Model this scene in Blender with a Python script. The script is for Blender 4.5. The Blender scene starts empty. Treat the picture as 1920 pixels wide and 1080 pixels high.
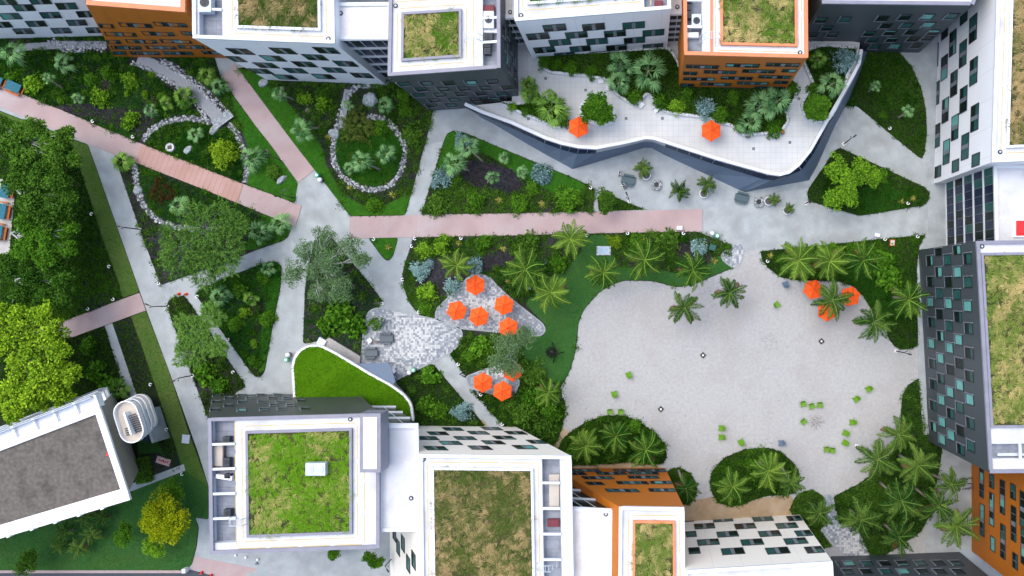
import bpy, bmesh, math, random
import numpy as np
from mathutils import Vector, Matrix

# ------------------------------------------------------------------ camera, sky, sun, exposure
SC = bpy.context.scene
COL = SC.collection
S = 13.5          # image scale: image pixels per metre at ground level
H = 120.0         # flying height in metres
VR = (1205.0, 548.0)   # image point straight under the camera
VL = (430.0, 516.0)    # the western blocks lean away from this image point

cam_d = bpy.data.cameras.new("camera")
cam = bpy.data.objects.new("camera", cam_d)
COL.objects.link(cam)
cam.location = (0, 0, H)
cam.rotation_euler = (0, 0, 0)
cam_d.sensor_width = 36.0
cam_d.lens = S * H * 36.0 / 1920.0
cam_d.shift_x = -(VR[0] - 960.0) / 1920.0
cam_d.shift_y = (VR[1] - 540.0) / 1920.0
cam_d.clip_start = 1.0
cam_d.clip_end = 3000.0
SC.camera = cam

SUN_EL, SUN_AZ = math.radians(66), math.radians(308)
world = bpy.data.worlds.new("World")
SC.world = world
world.use_nodes = True
wn = world.node_tree
bg = wn.nodes["Background"]
sky = wn.nodes.new("ShaderNodeTexSky")
sky.sky_type = 'NISHITA'
sky.sun_disc = False
sky.sun_elevation = SUN_EL
sky.sun_rotation = SUN_AZ
sky.air_density = 1.0
sky.dust_density = 3.5
sky.ozone_density = 2.0
wn.links.new(sky.outputs[0], bg.inputs[0])
bg.inputs[1].default_value = 0.15

sun_d = bpy.data.lights.new("sun", 'SUN')
sun_d.energy = 1.0
sun_d.angle = math.radians(75)
sun_d.color = (1.0, 0.97, 0.92)
sun = bpy.data.objects.new("sun", sun_d)
COL.objects.link(sun)
sun.rotation_euler = (math.pi / 2 - SUN_EL, 0, math.pi - SUN_AZ)
SC.view_settings.view_transform = 'Standard'
SC.view_settings.look = 'None'
SC.view_settings.gamma = 1.0
SC.view_settings.exposure = 0.97
SC.cycles.max_bounces = 5
SC.cycles.transparent_max_bounces = 4

RNG = np.random.default_rng(7)
random.seed(7)


def P(px, py, z=0.0):
    """image pixel of a point at height z -> world point"""
    f = (1 - z / H) / S
    return Vector(((px - VR[0]) * f, (VR[1] - py) * f, z))


def W2(px, py):
    return ((px - VR[0]) / S, (VR[1] - py) / S)


# ------------------------------------------------------------------ materials
MATS = {}


def nmat(name, c1, c2=None, scale=1.0, rough=0.8, bump=0.0, bscale=None, c3=None, scale3=0.12, amt3=0.5,
         lines=None, spec=0.3, metal=0.0, lo=0.35, hi=0.65):
    """surface with two noise octaves of colour, broad stains (c3), optional joint lines and bump"""
    m = bpy.data.materials.new(name)
    MATS[name] = m
    m.use_nodes = True
    nt = m.node_tree
    N, L = nt.nodes, nt.links
    b = N["Principled BSDF"]
    b.inputs["Roughness"].default_value = rough
    b.inputs["Specular IOR Level"].default_value = spec
    b.inputs["Metallic"].default_value = metal
    c1 = (*c1, 1)
    c2 = (*(c2 or [x * 0.8 for x in c1[:3]]), 1)
    tc = N.new("ShaderNodeTexCoord")

    def noise(sc, det=5.0):
        n = N.new("ShaderNodeTexNoise")
        n.inputs["Scale"].default_value = sc
        n.inputs["Detail"].default_value = det
        L.new(tc.outputs["Object"], n.inputs["Vector"])
        return n

    def ramp(src, a, bb):
        r = N.new("ShaderNodeMapRange")
        r.inputs[1].default_value = a
        r.inputs[2].default_value = bb
        L.new(src, r.inputs[0])
        return r.outputs[0]

    def mix(f, a, bb):
        x = N.new("ShaderNodeMix")
        x.data_type = 'RGBA'
        if isinstance(f, float):
            x.inputs[0].default_value = f
        else:
            L.new(f, x.inputs[0])
        for i, v in ((6, a), (7, bb)):
            if isinstance(v, tuple):
                x.inputs[i].default_value = v
            else:
                L.new(v, x.inputs[i])
        return x.outputs[2]

    n1 = noise(scale)
    col = mix(ramp(n1.outputs[0], lo, hi), c1, c2)
    if c3:
        n3 = noise(scale3, 9)
        n3.inputs["Roughness"].default_value = 0.68
        f3 = N.new("ShaderNodeMath")
        f3.operation = 'MULTIPLY'
        f3.inputs[1].default_value = amt3
        L.new(ramp(n3.outputs[0], 0.48, 0.68), f3.inputs[0])
        col = mix(f3.outputs[0], col, (*c3, 1))
    if lines:
        bw, bh, mort, lc, off = lines[:5]
        br = N.new("ShaderNodeTexBrick")
        br.offset = off
        br.inputs["Color1"].default_value = (0, 0, 0, 1)
        br.inputs["Color2"].default_value = (lines[5] if len(lines) > 5 else 0,) * 3 + (1,)
        br.inputs["Mortar"].default_value = (1, 1, 1, 1)
        br.inputs["Scale"].default_value = 1.0
        br.inputs["Mortar Size"].default_value = mort
        br.inputs["Brick Width"].default_value = bw
        br.inputs["Row Height"].default_value = bh
        src = tc.outputs["UV"] if (len(lines) > 6 and lines[6]) else tc.outputs["Object"]
        L.new(src, br.inputs["Vector"])
        rgb = N.new("ShaderNodeRGBToBW")
        L.new(br.outputs["Color"], rgb.inputs[0])
        col = mix(rgb.outputs[0], col, (*lc, 1))
    L.new(col, b.inputs["Base Color"])
    if bump:
        n2 = noise(bscale or scale * 3, 4)
        bp = N.new("ShaderNodeBump")
        bp.inputs["Strength"].default_value = bump
        bp.inputs["Distance"].default_value = 0.1
        L.new(n2.outputs[0], bp.inputs["Height"])
        L.new(bp.outputs[0], b.inputs["Normal"])
    return m


def leafmat(name, dark, light, trans=0.12, gloss=0.0):
    """foliage colour runs from dark to light by the leaf's own tint and by the plant"""
    m = bpy.data.materials.new(name)
    MATS[name] = m
    m.use_nodes = True
    nt = m.node_tree
    N, L = nt.nodes, nt.links
    N.remove(N["Principled BSDF"])
    out = N["Material Output"]
    at = N.new("ShaderNodeAttribute")
    at.attribute_name = "tint"
    oi = N.new("ShaderNodeObjectInfo")
    ad = N.new("ShaderNodeMath")
    ad.operation = 'MULTIPLY_ADD'
    ad.inputs[1].default_value = 0.3
    L.new(oi.outputs["Random"], ad.inputs[0])
    L.new(at.outputs["Fac"], ad.inputs[2])
    sb = N.new("ShaderNodeMath")
    sb.operation = 'SUBTRACT'
    sb.use_clamp = True
    L.new(ad.outputs[0], sb.inputs[0])
    sb.inputs[1].default_value = 0.15
    mx = N.new("ShaderNodeMix")
    mx.data_type = 'RGBA'
    mx.inputs[6].default_value = (*dark, 1)
    mx.inputs[7].default_value = (*light, 1)
    L.new(sb.outputs[0], mx.inputs[0])
    d = N.new("ShaderNodeBsdfDiffuse")
    t = N.new("ShaderNodeBsdfTranslucent")
    L.new(mx.outputs[2], d.inputs[0])
    L.new(mx.outputs[2], t.inputs[0])
    ms = N.new("ShaderNodeMixShader")
    ms.inputs[0].default_value = trans
    L.new(d.outputs[0], ms.inputs[1])
    L.new(t.outputs[0], ms.inputs[2])
    L.new(ms.outputs[0], out.inputs[0])
    return m


def pavermat(name, cell, centre, spread):
    """pixel pavers: dark, mid and pale blocks, paler ones thicker towards the middle of the patio"""
    m = bpy.data.materials.new(name)
    MATS[name] = m
    m.use_nodes = True
    nt = m.node_tree
    N, L = nt.nodes, nt.links
    b = N["Principled BSDF"]
    b.inputs["Roughness"].default_value = 0.8
    tc = N.new("ShaderNodeTexCoord")
    sc = N.new("ShaderNodeVectorMath")
    sc.operation = 'SNAP'
    sc.inputs[1].default_value = (cell, cell, 10)
    L.new(tc.outputs["Object"], sc.inputs[0])
    wnz = N.new("ShaderNodeTexWhiteNoise")
    wnz.noise_dimensions = '2D'
    L.new(sc.outputs[0], wnz.inputs["Vector"])
    ds = N.new("ShaderNodeVectorMath")
    ds.operation = 'DISTANCE'
    ds.inputs[1].default_value = (centre[0], centre[1], 0)
    L.new(sc.outputs[0], ds.inputs[0])
    mr = N.new("ShaderNodeMapRange")
    mr.inputs[1].default_value = spread * 0.2
    mr.inputs[2].default_value = spread
    mr.inputs[3].default_value = 0.26
    mr.inputs[4].default_value = -0.33
    L.new(ds.outputs["Value"], mr.inputs[0])
    ad = N.new("ShaderNodeMath")
    L.new(wnz.outputs[0], ad.inputs[0])
    L.new(mr.outputs[0], ad.inputs[1])
    cr = N.new("ShaderNodeValToRGB")
    cr.color_ramp.interpolation = 'CONSTANT'
    e = cr.color_ramp.elements
    e[0].position = 0.0
    e[0].color = (0.215, 0.245, 0.285, 1)
    e[1].position = 0.3
    e[1].color = (0.295, 0.325, 0.355, 1)
    x = e.new(0.58)
    x.color = (0.46, 0.485, 0.495, 1)
    x = e.new(0.9)
    x.color = (0.56, 0.575, 0.58, 1)
    L.new(ad.outputs[0], cr.inputs[0])
    br = N.new("ShaderNodeTexBrick")
    br.offset = 0.0
    br.inputs["Scale"].default_value = 1.0
    br.inputs["Mortar Size"].default_value = 0.012
    br.inputs["Brick Width"].default_value = cell
    br.inputs["Row Height"].default_value = cell
    br.inputs["Color1"].default_value = (1, 1, 1, 1)
    br.inputs["Color2"].default_value = (0.9, 0.9, 0.9, 1)
    br.inputs["Mortar"].default_value = (0.6, 0.6, 0.6, 1)
    L.new(tc.outputs["Object"], br.inputs["Vector"])
    mx = N.new("ShaderNodeMix")
    mx.data_type = 'RGBA'
    mx.blend_type = 'MULTIPLY'
    mx.inputs[0].default_value = 1.0
    L.new(cr.outputs[0], mx.inputs[6])
    L.new(br.outputs[0], mx.inputs[7])
    L.new(mx.outputs[2], b.inputs["Base Color"])
    return m


JL = (0.33, 0.34, 0.34)
M_CONC = nmat("concrete", (0.361, 0.400, 0.413), (0.288, 0.323, 0.335), 0.5, 0.85, 0.25, 8, (0.232, 0.249, 0.249), 0.2, 0.7)
M_CONCJ = nmat("jointed_concrete", (0.374, 0.412, 0.420), (0.298, 0.332, 0.340), 0.55, 0.85, 0.2, 9, (0.252, 0.265, 0.260), 0.25, 0.65,
               lines=(3.9, 30.0, 0.032, (0.33, 0.34, 0.34), 0.0))
M_CONCD = nmat("pad_concrete", (0.423, 0.419, 0.396), (0.360, 0.351, 0.333), 0.8, 0.85, 0.15, 8, (0.252, 0.243, 0.216), 0.3, 0.6)
M_PINK = nmat("pink_concrete", (0.408, 0.308, 0.300), (0.344, 0.256, 0.252), 0.25, 0.85, 0.1, 9, (0.400, 0.344, 0.344), 0.14, 0.8,
              lines=(4.6, 30.0, 0.03, (0.36, 0.27, 0.27), 0.0))
M_BOARD = nmat("pink_boards", (0.385, 0.242, 0.209), (0.426, 0.283, 0.250), 0.35, 0.8, 0.1, 6, (0.361, 0.205, 0.164), 0.2, 0.6,
               lines=(0.72, 30.0, 0.022, (0.25, 0.14, 0.12), 0.0))
M_SAND = nmat("pale_sand", (0.388, 0.396, 0.392), (0.340, 0.346, 0.344), 2.6, 0.95, 0.5, 7.0, (0.308, 0.292, 0.276), 0.11, 0.6)
M_TAN = nmat("tan_soil", (0.370, 0.273, 0.167), (0.308, 0.220, 0.132), 0.9, 0.95, 0.4, 6, (0.405, 0.352, 0.264), 0.3, 0.6)
M_MULCH = nmat("dark_mulch", (0.014, 0.012, 0.009), (0.03, 0.027, 0.028), 2.2, 0.95, 0.6, 14, (0.055, 0.055, 0.07), 0.22, 0.7)
M_SOIL = nmat("green_soil", (0.007, 0.016, 0.004), (0.013, 0.024, 0.007), 1.4, 0.95, 0.6, 9, (0.02, 0.016, 0.011), 0.25, 0.6)
M_LAWN = nmat("lawn_turf", (0.024, 0.10, 0.02), (0.034, 0.115, 0.022), 1.2, 0.95, 0.6, 30, (0.05, 0.10, 0.02), 0.18, 0.6)
M_LAWN2 = nmat("olive_turf", (0.06, 0.125, 0.018), (0.075, 0.13, 0.026), 0.5, 0.95, 0.5, 30, (0.11, 0.135, 0.035), 0.15, 0.7)
M_LAWN3 = nmat("vivid_turf", (0.014, 0.10, 0.004), (0.03, 0.13, 0.005), 1.5, 0.95, 0.6, 25, (0.02, 0.08, 0.004), 0.25, 0.6)
M_WHITE = nmat("white_panel", (0.88, 0.895, 0.905), (0.86, 0.875, 0.885), 0.3, 0.5, 0.0, None, None,
               lines=(3.4, 50.0, 0.012, (0.48, 0.50, 0.53), 0.0, 0, True))
M_WHITESUN = nmat("sunlit_white_panel", (0.92, 0.875, 0.78), (0.90, 0.855, 0.76), 0.3, 0.5, 0.0, None, None,
               lines=(3.4, 50.0, 0.012, (0.55, 0.52, 0.47), 0.0, 0, True))  # white panel again, with warm sunlight mixed into its colour
M_ORANGE = nmat("ochre_panel", (0.47, 0.145, 0.010), (0.42, 0.125, 0.009), 4.0, 0.6, 0.15, 20, (0.40, 0.115, 0.012), 0.3, 0.5)
M_CHAR = nmat("charcoal_panel", (0.058, 0.074, 0.082), (0.048, 0.062, 0.07), 6.0, 0.45, 0.12, 25, (0.065, 0.08, 0.09), 0.15, 0.5,
              lines=(40.0, 0.8, 0.010, (0.035, 0.042, 0.05), 0.0, 0, True))
M_CHARG = nmat("olive_charcoal_panel", (0.075, 0.085, 0.075), (0.062, 0.07, 0.062), 3.0, 0.45, 0.1, 20, None,
               lines=(40.0, 0.8, 0.010, (0.045, 0.05, 0.045), 0.0, 0, True))
M_SLATE = nmat("slate_wall", (0.115, 0.165, 0.235), (0.13, 0.18, 0.25), 0.5, 0.6, 0.1, 12)
M_ROOFW = nmat("white_membrane", (0.60, 0.62, 0.64), (0.54, 0.56, 0.59), 0.5, 0.6, 0.05, 8, (0.40, 0.38, 0.35), 0.24, 0.6, lines=(8.2, 5.3, 0.02, (0.52, 0.53, 0.55), 0.5))
M_ROOFC = nmat("stained_membrane", (0.74, 0.725, 0.70), (0.66, 0.65, 0.63), 0.6, 0.6, 0.05, 8, (0.48, 0.40, 0.33), 0.35, 0.5, lines=(5.2, 9.0, 0.018, (0.55, 0.54, 0.52), 0.5))
M_COPEW = nmat("white_coping", (0.66, 0.69, 0.72), (0.58, 0.61, 0.64), 0.5, 0.45)
M_COPEC = nmat("slate_coping", (0.235, 0.235, 0.285), (0.20, 0.205, 0.25), 0.8, 0.4)
M_COPEO = nmat("salmon_coping", (0.68, 0.235, 0.105), (0.62, 0.20, 0.085), 0.8, 0.5)
M_WELL = nmat("grey_roofing", (0.26, 0.285, 0.33), (0.21, 0.235, 0.28), 0.8, 0.8, 0.1, 6, (0.12, 0.13, 0.14), 0.4, 0.5,
              lines=(3.0, 1.1, 0.02, (0.13, 0.14, 0.16), 0.5))
M_DUSTROOF = nmat("weathered_roofing", (0.145, 0.13, 0.113), (0.10, 0.088, 0.076), 2.2, 0.9, 0.3, 12, (0.025, 0.022, 0.02), 0.45, 0.55)
M_YEL = nmat("yellow_line", (0.50, 0.38, 0.15), (0.56, 0.45, 0.22), 2.0, 0.7)
M_FRAME = nmat("window_frame", (0.018, 0.022, 0.028), (0.012, 0.015, 0.02), 2.0, 0.4)
M_FIN = nmat("grey_metal", (0.20, 0.22, 0.25), (0.16, 0.18, 0.21), 2.0, 0.4)
M_GD = nmat("dark_glass", (0.006, 0.012, 0.012), (0.012, 0.022, 0.02), 1.2, 0.2, spec=0.06)
M_GT = nmat("teal_glass", (0.02, 0.085, 0.075), (0.035, 0.11, 0.10), 1.0, 0.2, spec=0.06)
M_GL = nmat("blind_glass", (0.12, 0.36, 0.32), (0.16, 0.42, 0.38), 0.8, 0.2, spec=0.06)
M_GB = nmat("blue_glass", (0.015, 0.02, 0.05), (0.03, 0.045, 0.075), 0.5, 0.2, spec=0.06)
M_BLACK = nmat("black_metal", (0.012, 0.012, 0.014), (0.02, 0.02, 0.022), 3.0, 0.45)
M_DGREY = nmat("dark_plastic", (0.035, 0.042, 0.052), (0.05, 0.058, 0.07), 2.0, 0.6)
M_LGREY = nmat("light_metal", (0.52, 0.57, 0.63), (0.46, 0.51, 0.57), 2.0, 0.4)
M_WHITEP = nmat("white_paint", (0.80, 0.81, 0.82), (0.76, 0.77, 0.78), 2.0, 0.5)
M_OUMB = nmat("orange_fabric", (0.86, 0.112, 0.012), (0.80, 0.098, 0.010), 3.0, 0.75, 0.05, 30)
M_GCHAIR = nmat("green_plastic", (0.12, 0.28, 0.010), (0.10, 0.24, 0.008), 3.0, 0.5)
M_BCHAIR = nmat("blue_plastic", (0.09, 0.15, 0.22), (0.12, 0.18, 0.25), 3.0, 0.5)
M_SOFA = nmat("grey_green_fabric", (0.085, 0.13, 0.145), (0.07, 0.11, 0.125), 6.0, 0.9, 0.2, 30)
M_SOFA2 = nmat("grey_fabric", (0.13, 0.155, 0.17), (0.11, 0.135, 0.15), 6.0, 0.9, 0.2, 30)
M_STONE = nmat("white_stone", (0.60, 0.62, 0.63), (0.30, 0.32, 0.34), 3.0, 0.85, 0.3, 9)
M_STONED = nmat("grey_stone", (0.16, 0.18, 0.19), (0.26, 0.28, 0.29), 3.0, 0.85, 0.3, 9)
M_ROCK = nmat("pale_rock", (0.36, 0.40, 0.42), (0.17, 0.20, 0.21), 2.2, 0.9, 1.0, 5, (0.47, 0.52, 0.54), 0.9, 0.6)
M_GRAVEL = nmat("pale_gravel", (0.306, 0.323, 0.348), (0.246, 0.264, 0.281), 8.0, 0.9, 0.3, 20)
M_GRAVELD = nmat("stream_bed", (0.11, 0.12, 0.125), (0.06, 0.065, 0.07), 8.0, 0.9, 0.3, 20)
M_BARK = nmat("grey_bark", (0.20, 0.185, 0.165), (0.12, 0.11, 0.10), 5.0, 0.9, 0.4, 12)
M_BARKP = nmat("pale_bark", (0.42, 0.43, 0.42), (0.30, 0.31, 0.31), 5.0, 0.9, 0.4, 12)
M_PALMB = nmat("palm_bark", (0.33, 0.29, 0.23), (0.22, 0.19, 0.16), 6.0, 0.9, 0.4, 14)
M_BROWN = nmat("brown_bin", (0.17, 0.13, 0.12), (0.14, 0.11, 0.10), 2.0, 0.5)
M_GBIN = nmat("green_bin", (0.08, 0.40, 0.24), (0.07, 0.35, 0.21), 2.0, 0.5)
M_TEAL = nmat("teal_boards", (0.012, 0.11, 0.155), (0.018, 0.14, 0.19), 2.5, 0.7, 0.1, 8,
              lines=(1.6, 0.22, 0.012, (0.006, 0.06, 0.09), 0.5))
M_WOODO = nmat("orange_wood", (0.42, 0.12, 0.02), (0.30, 0.08, 0.015), 3.0, 0.7)
M_RED = nmat("red_paint", (0.70, 0.03, 0.035), (0.60, 0.025, 0.03), 3.0, 0.5)
M_ORED = nmat("cone_orange", (0.80, 0.07, 0.02), (0.72, 0.06, 0.02), 3.0, 0.5)
M_MAROON = nmat("maroon_sheet", (0.16, 0.03, 0.04), (0.13, 0.025, 0.035), 3.0, 0.6)
M_ASPH = nmat("asphalt", (0.05, 0.06, 0.075), (0.06, 0.07, 0.085), 2.0, 0.9, 0.2, 15)
M_PAVE = nmat("terrace_pavers", (0.585, 0.602, 0.593), (0.516, 0.533, 0.525), 0.5, 0.8, 0.05, 9, (0.447, 0.464, 0.464), 0.18, 0.4,
              lines=(0.72, 0.72, 0.016, (0.40, 0.42, 0.43), 0.0, 0.08))
M_SKIN = nmat("skin", (0.45, 0.25, 0.17), (0.40, 0.22, 0.15), 4.0, 0.6)
M_HAIR = nmat("dark_hair", (0.012, 0.01, 0.01), (0.02, 0.016, 0.014), 6.0, 0.6)
M_DENIM = nmat("dark_denim", (0.03, 0.035, 0.06), (0.04, 0.045, 0.07), 6.0, 0.9)
M_PINKB = nmat("pink_board", (0.62, 0.43, 0.40), (0.58, 0.40, 0.37), 2.0, 0.7)
M_DKGREENBOX = nmat("green_box", (0.02, 0.09, 0.075), (0.03, 0.11, 0.09), 2.0, 0.6)
M_PALEBLUE = nmat("pale_blue_slab", (0.30, 0.42, 0.52), (0.38, 0.49, 0.58), 2.5, 0.7, 0.2, 8)
M_TANP = nmat("tan_plaster", (0.50, 0.45, 0.38), (0.44, 0.39, 0.33), 0.8, 0.8, 0.05, 9, (0.36, 0.35, 0.33), 0.3, 0.5)

L_DARK = leafmat("leaf_dark", (0.007, 0.036, 0.004), (0.12, 0.26, 0.03))
L_DARK2 = leafmat("leaf_darker", (0.007, 0.032, 0.004), (0.085, 0.21, 0.024))  # a somewhat darker green than the one above
L_MID = leafmat("leaf_mid", (0.008, 0.05, 0.004), (0.12, 0.29, 0.022))
L_LIME = leafmat("leaf_lime", (0.02, 0.09, 0.006), (0.24, 0.46, 0.03))
L_YEL = leafmat("leaf_yellow_green", (0.02, 0.08, 0.004), (0.33, 0.53, 0.03))
L_GOLD = leafmat("leaf_gold", (0.05, 0.11, 0.004), (0.46, 0.52, 0.014))
L_OLIVE = leafmat("leaf_olive", (0.03, 0.07, 0.012), (0.17, 0.22, 0.045))
L_FEATH = leafmat("leaf_feather", (0.015, 0.075, 0.014), (0.23, 0.43, 0.075))
L_OAK = leafmat("leaf_oak", (0.012, 0.042, 0.016), (0.17, 0.29, 0.12))
L_SILV = leafmat("leaf_silver", (0.03, 0.085, 0.085), (0.36, 0.56, 0.54), 0.1)
L_FAN = leafmat("leaf_fan_palm", (0.014, 0.07, 0.008), (0.26, 0.46, 0.08), 0.15)
L_FANB = leafmat("leaf_fan_blue", (0.012, 0.065, 0.02), (0.24, 0.45, 0.17), 0.15)
L_COCO = leafmat("leaf_coconut", (0.01, 0.058, 0.008), (0.25, 0.39, 0.055), 0.15)
L_COCOD = leafmat("leaf_coconut_deep", (0.007, 0.04, 0.008), (0.22, 0.35, 0.06), 0.15)
L_MAR = leafmat("leaf_maroon", (0.015, 0.010, 0.006), (0.10, 0.055, 0.018))
L_PURP = leafmat("leaf_purple_grey", (0.014, 0.02, 0.022), (0.13, 0.13, 0.17), 0.12)
L_SPIKE = leafmat("leaf_spike", (0.09, 0.13, 0.01), (0.5, 0.48, 0.12), 0.15)
L_GRASSR = leafmat("roof_grass_blades", (0.05, 0.12, 0.012), (0.52, 0.39, 0.19), 0.25)
L_GRASSV = leafmat("roof_green_blades", (0.085, 0.22, 0.012), (0.62, 0.5, 0.22), 0.25)
L_GRASSL = leafmat("roof_lime_blades", (0.15, 0.34, 0.016), (0.62, 0.50, 0.22), 0.25)
L_DEAD = leafmat("dry_frond", (0.10, 0.06, 0.025), (0.32, 0.22, 0.10), 0.1)
L_TURF = leafmat("turf_blades", (0.04, 0.17, 0.005), (0.20, 0.44, 0.016), 0.25)
L_LIRI = leafmat("border_grass", (0.005, 0.036, 0.006), (0.055, 0.22, 0.022), 0.15)

# ------------------------------------------------------------------ object helpers


def tag(o, label=None, cat=None, group=None, kind=None):
    if label:
        o["label"] = label
    if cat:
        o["category"] = cat
    if group:
        o["group"] = group
    if kind:
        o["kind"] = kind
    return o


def thing(name, label, cat, loc=(0, 0, 0), rz=0.0, group=None):
    o = bpy.data.objects.new(name, None)
    o.empty_display_size = 0.3
    COL.objects.link(o)
    o.location = loc
    o.rotation_euler = (0, 0, rz)
    return tag(o, label, cat, group)


class MB:
    """collects faces for ONE mesh object"""

    def __init__(s):
        s.v, s.f, s.m, s.uv = [], [], [], {}

    def face(s, pts, mi=0, uv=None):
        i = len(s.v)
        s.v.extend([tuple(p) for p in pts])
        if uv:
            s.uv[len(s.f)] = uv
        s.f.append(list(range(i, i + len(pts))))
        s.m.append(mi)

    def prism(s, poly, z0, z1, mi=0, top=True, bottom=False, side_mi=None):
        """closed plan outline (xy) raised from z0 to z1"""
        a = sum(poly[i][0] * poly[(i + 1) % len(poly)][1] - poly[(i + 1) % len(poly)][0] * poly[i][1] for i in range(len(poly)))
        p = list(poly) if a > 0 else list(poly)[::-1]
        if top:
            s.face([(x, y, z1) for x, y in p], mi)
        if bottom:
            s.face([(x, y, z0) for x, y in p[::-1]], mi)
        sm = mi if side_mi is None else side_mi
        n = len(p)
        for i in range(n):
            (x0, y0), (x1, y1) = p[i], p[(i + 1) % n]
            s.face([(x0, y0, z0), (x1, y1, z0), (x1, y1, z1), (x0, y0, z1)], sm)

    def box(s, c, d, mi=0, rz=0.0, ry=0.0, rx=0.0):
        """box with centre c, size d"""
        R = Matrix.Rotation(rz, 3, 'Z') @ Matrix.Rotation(ry, 3, 'Y') @ Matrix.Rotation(rx, 3, 'X')
        c = Vector(c)
        q = [c + R @ Vector((sx * d[0] / 2, sy * d[1] / 2, sz * d[2] / 2)) for sx, sy, sz in
             ((-1, -1, -1), (1, -1, -1), (1, 1, -1), (-1, 1, -1), (-1, -1, 1), (1, -1, 1), (1, 1, 1), (-1, 1, 1))]
        for f in ((3, 2, 1, 0), (4, 5, 6, 7), (0, 1, 5, 4), (1, 2, 6, 5), (2, 3, 7, 6), (3, 0, 4, 7)):
            s.face([q[k] for k in f], mi)

    def slab(s, q, n, d0, d1, mi=0):
        """quad q pushed along n from d0 to d1"""
        n = Vector(n)
        a = [Vector(p) + n * d0 for p in q]
        b = [Vector(p) + n * d1 for p in q]
        s.face(b, mi)
        for i in range(4):
            j = (i + 1) % 4
            s.face([a[i], a[j], b[j], b[i]], mi)

    def tube(s, pts, rad, n=7, mi=0, cap=True):
        pts = [Vector(p) for p in pts]
        if not hasattr(rad, '__len__'):
            rad = [rad] * len(pts)
        rings = []
        for i, p in enumerate(pts):
            d = (pts[min(i + 1, len(pts) - 1)] - pts[max(i - 1, 0)])
            d = d.normalized() if d.length > 1e-9 else Vector((0, 0, 1))
            a = d.cross(Vector((0, 0, 1)))
            if a.length < 0.05:
                a = d.cross(Vector((1, 0, 0)))
            a.normalize()
            b = d.cross(a).normalized()
            rings.append([p + (a * math.cos(2 * math.pi * k / n) + b * math.sin(2 * math.pi * k / n)) * rad[i] for k in range(n)])
        base = len(s.v)
        for r in rings:
            s.v.extend([tuple(x) for x in r])
        for i in range(len(rings) - 1):
            for k in range(n):
                k2 = (k + 1) % n
                s.f.append([base + i * n + k, base + (i + 1) * n + k, base + (i + 1) * n + k2, base + i * n + k2])
                s.m.append(mi)
        if cap:
            s.f.append([base + k for k in range(n)])
            s.m.append(mi)
            s.f.append([base + (len(rings) - 1) * n + k for k in range(n)][::-1])
            s.m.append(mi)

    def cyl(s, c, r, z0, z1, n=16, mi=0, r2=None, top_mi=None):
        r2 = r if r2 is None else r2
        a = [(c[0] + r * math.cos(2 * math.pi * k / n), c[1] + r * math.sin(2 * math.pi * k / n), z0) for k in range(n)]
        b = [(c[0] + r2 * math.cos(2 * math.pi * k / n), c[1] + r2 * math.sin(2 * math.pi * k / n), z1) for k in range(n)]
        for k in range(n):
            j = (k + 1) % n
            s.face([a[k], a[j], b[j], b[k]], mi)
        s.face(b, mi if top_mi is None else top_mi)
        s.face(a[::-1], mi)

    def build(s, name, mats, parent=None, origin=(0, 0, 0), smooth=False, label=None):
        me = bpy.data.meshes.new(name)
        ox, oy, oz = origin
        me.from_pydata([(x - ox, y - oy, z - oz) for x, y, z in s.v], [], s.f)
        mats = mats if isinstance(mats, (list, tuple)) else [mats]
        for m in mats:
            me.materials.append(m)
        if len(mats) > 1:
            me.polygons.foreach_set("material_index", s.m)
        if s.uv:
            ul = me.uv_layers.new(name="UVMap")
            for fi, uvs in s.uv.items():
                li = me.polygons[fi].loop_start
                for k, u in enumerate(uvs):
                    ul.data[li + k].uv = u
        if smooth:
            me.polygons.foreach_set("use_smooth", [True] * len(me.polygons))
        me.update()
        o = bpy.data.objects.new(name, me)
        COL.objects.link(o)
        if parent:
            o.parent = parent
            if tuple(origin) == (0, 0, 0):
                pass
        else:
            o.location = origin
        if label:
            o["label"] = label
        return o


def np_mesh(name, V, F, mat, tint=None, mats=None, mi=None):
    """mesh data from arrays: V (n,3), F (m,k)"""
    me = bpy.data.meshes.new(name)
    V = np.asarray(V, np.float32)
    F = np.asarray(F, np.int32)
    k = F.shape[1]
    me.vertices.add(len(V))
    me.vertices.foreach_set("co", V.ravel())
    me.loops.add(F.size)
    me.loops.foreach_set("vertex_index", F.ravel())
    me.polygons.add(len(F))
    me.polygons.foreach_set("loop_start", np.arange(0, F.size, k, dtype=np.int32))
    me.polygons.foreach_set("loop_total", np.full(len(F), k, np.int32))
    for m in (mats or [mat]):
        me.materials.append(m)
    if mi is not None:
        me.polygons.foreach_set("material_index", np.asarray(mi, np.int32))
    me.update(calc_edges=True)
    if tint is not None:
        a = me.attributes.new("tint", 'FLOAT', 'POINT')
        a.data.foreach_set("value", np.clip(np.asarray(tint, np.float32), 0, 1))
    return me


def link_mesh(name, me, parent=None, loc=(0, 0, 0), rz=0.0, sc=1.0):
    o = bpy.data.objects.new(name, me)
    COL.objects.link(o)
    if parent:
        o.parent = parent
    o.location = loc
    o.rotation_euler = (0, 0, rz)
    o.scale = (sc, sc, sc) if not hasattr(sc, '__len__') else sc
    return o


def round_poly(poly, r):
    """cut each corner back by up to r and ease it"""
    out = []
    n = len(poly)
    for i in range(n):
        p0, p1, p2 = (Vector(poly[(i + k) % n]) for k in (-1, 0, 1))
        a, b = (p0 - p1), (p2 - p1)
        la, lb = a.length, b.length
        if la < 1e-6 or lb < 1e-6:
            continue
        ca, cb = min(r, la * 0.4), min(r, lb * 0.4)
        q0, q2 = p1 + a / la * ca, p1 + b / lb * cb
        for t in (0, 0.5, 1.0):
            out.append(tuple(q0 * (1 - t) ** 2 + p1 * 2 * t * (1 - t) + q2 * t * t))
    return out


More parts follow.
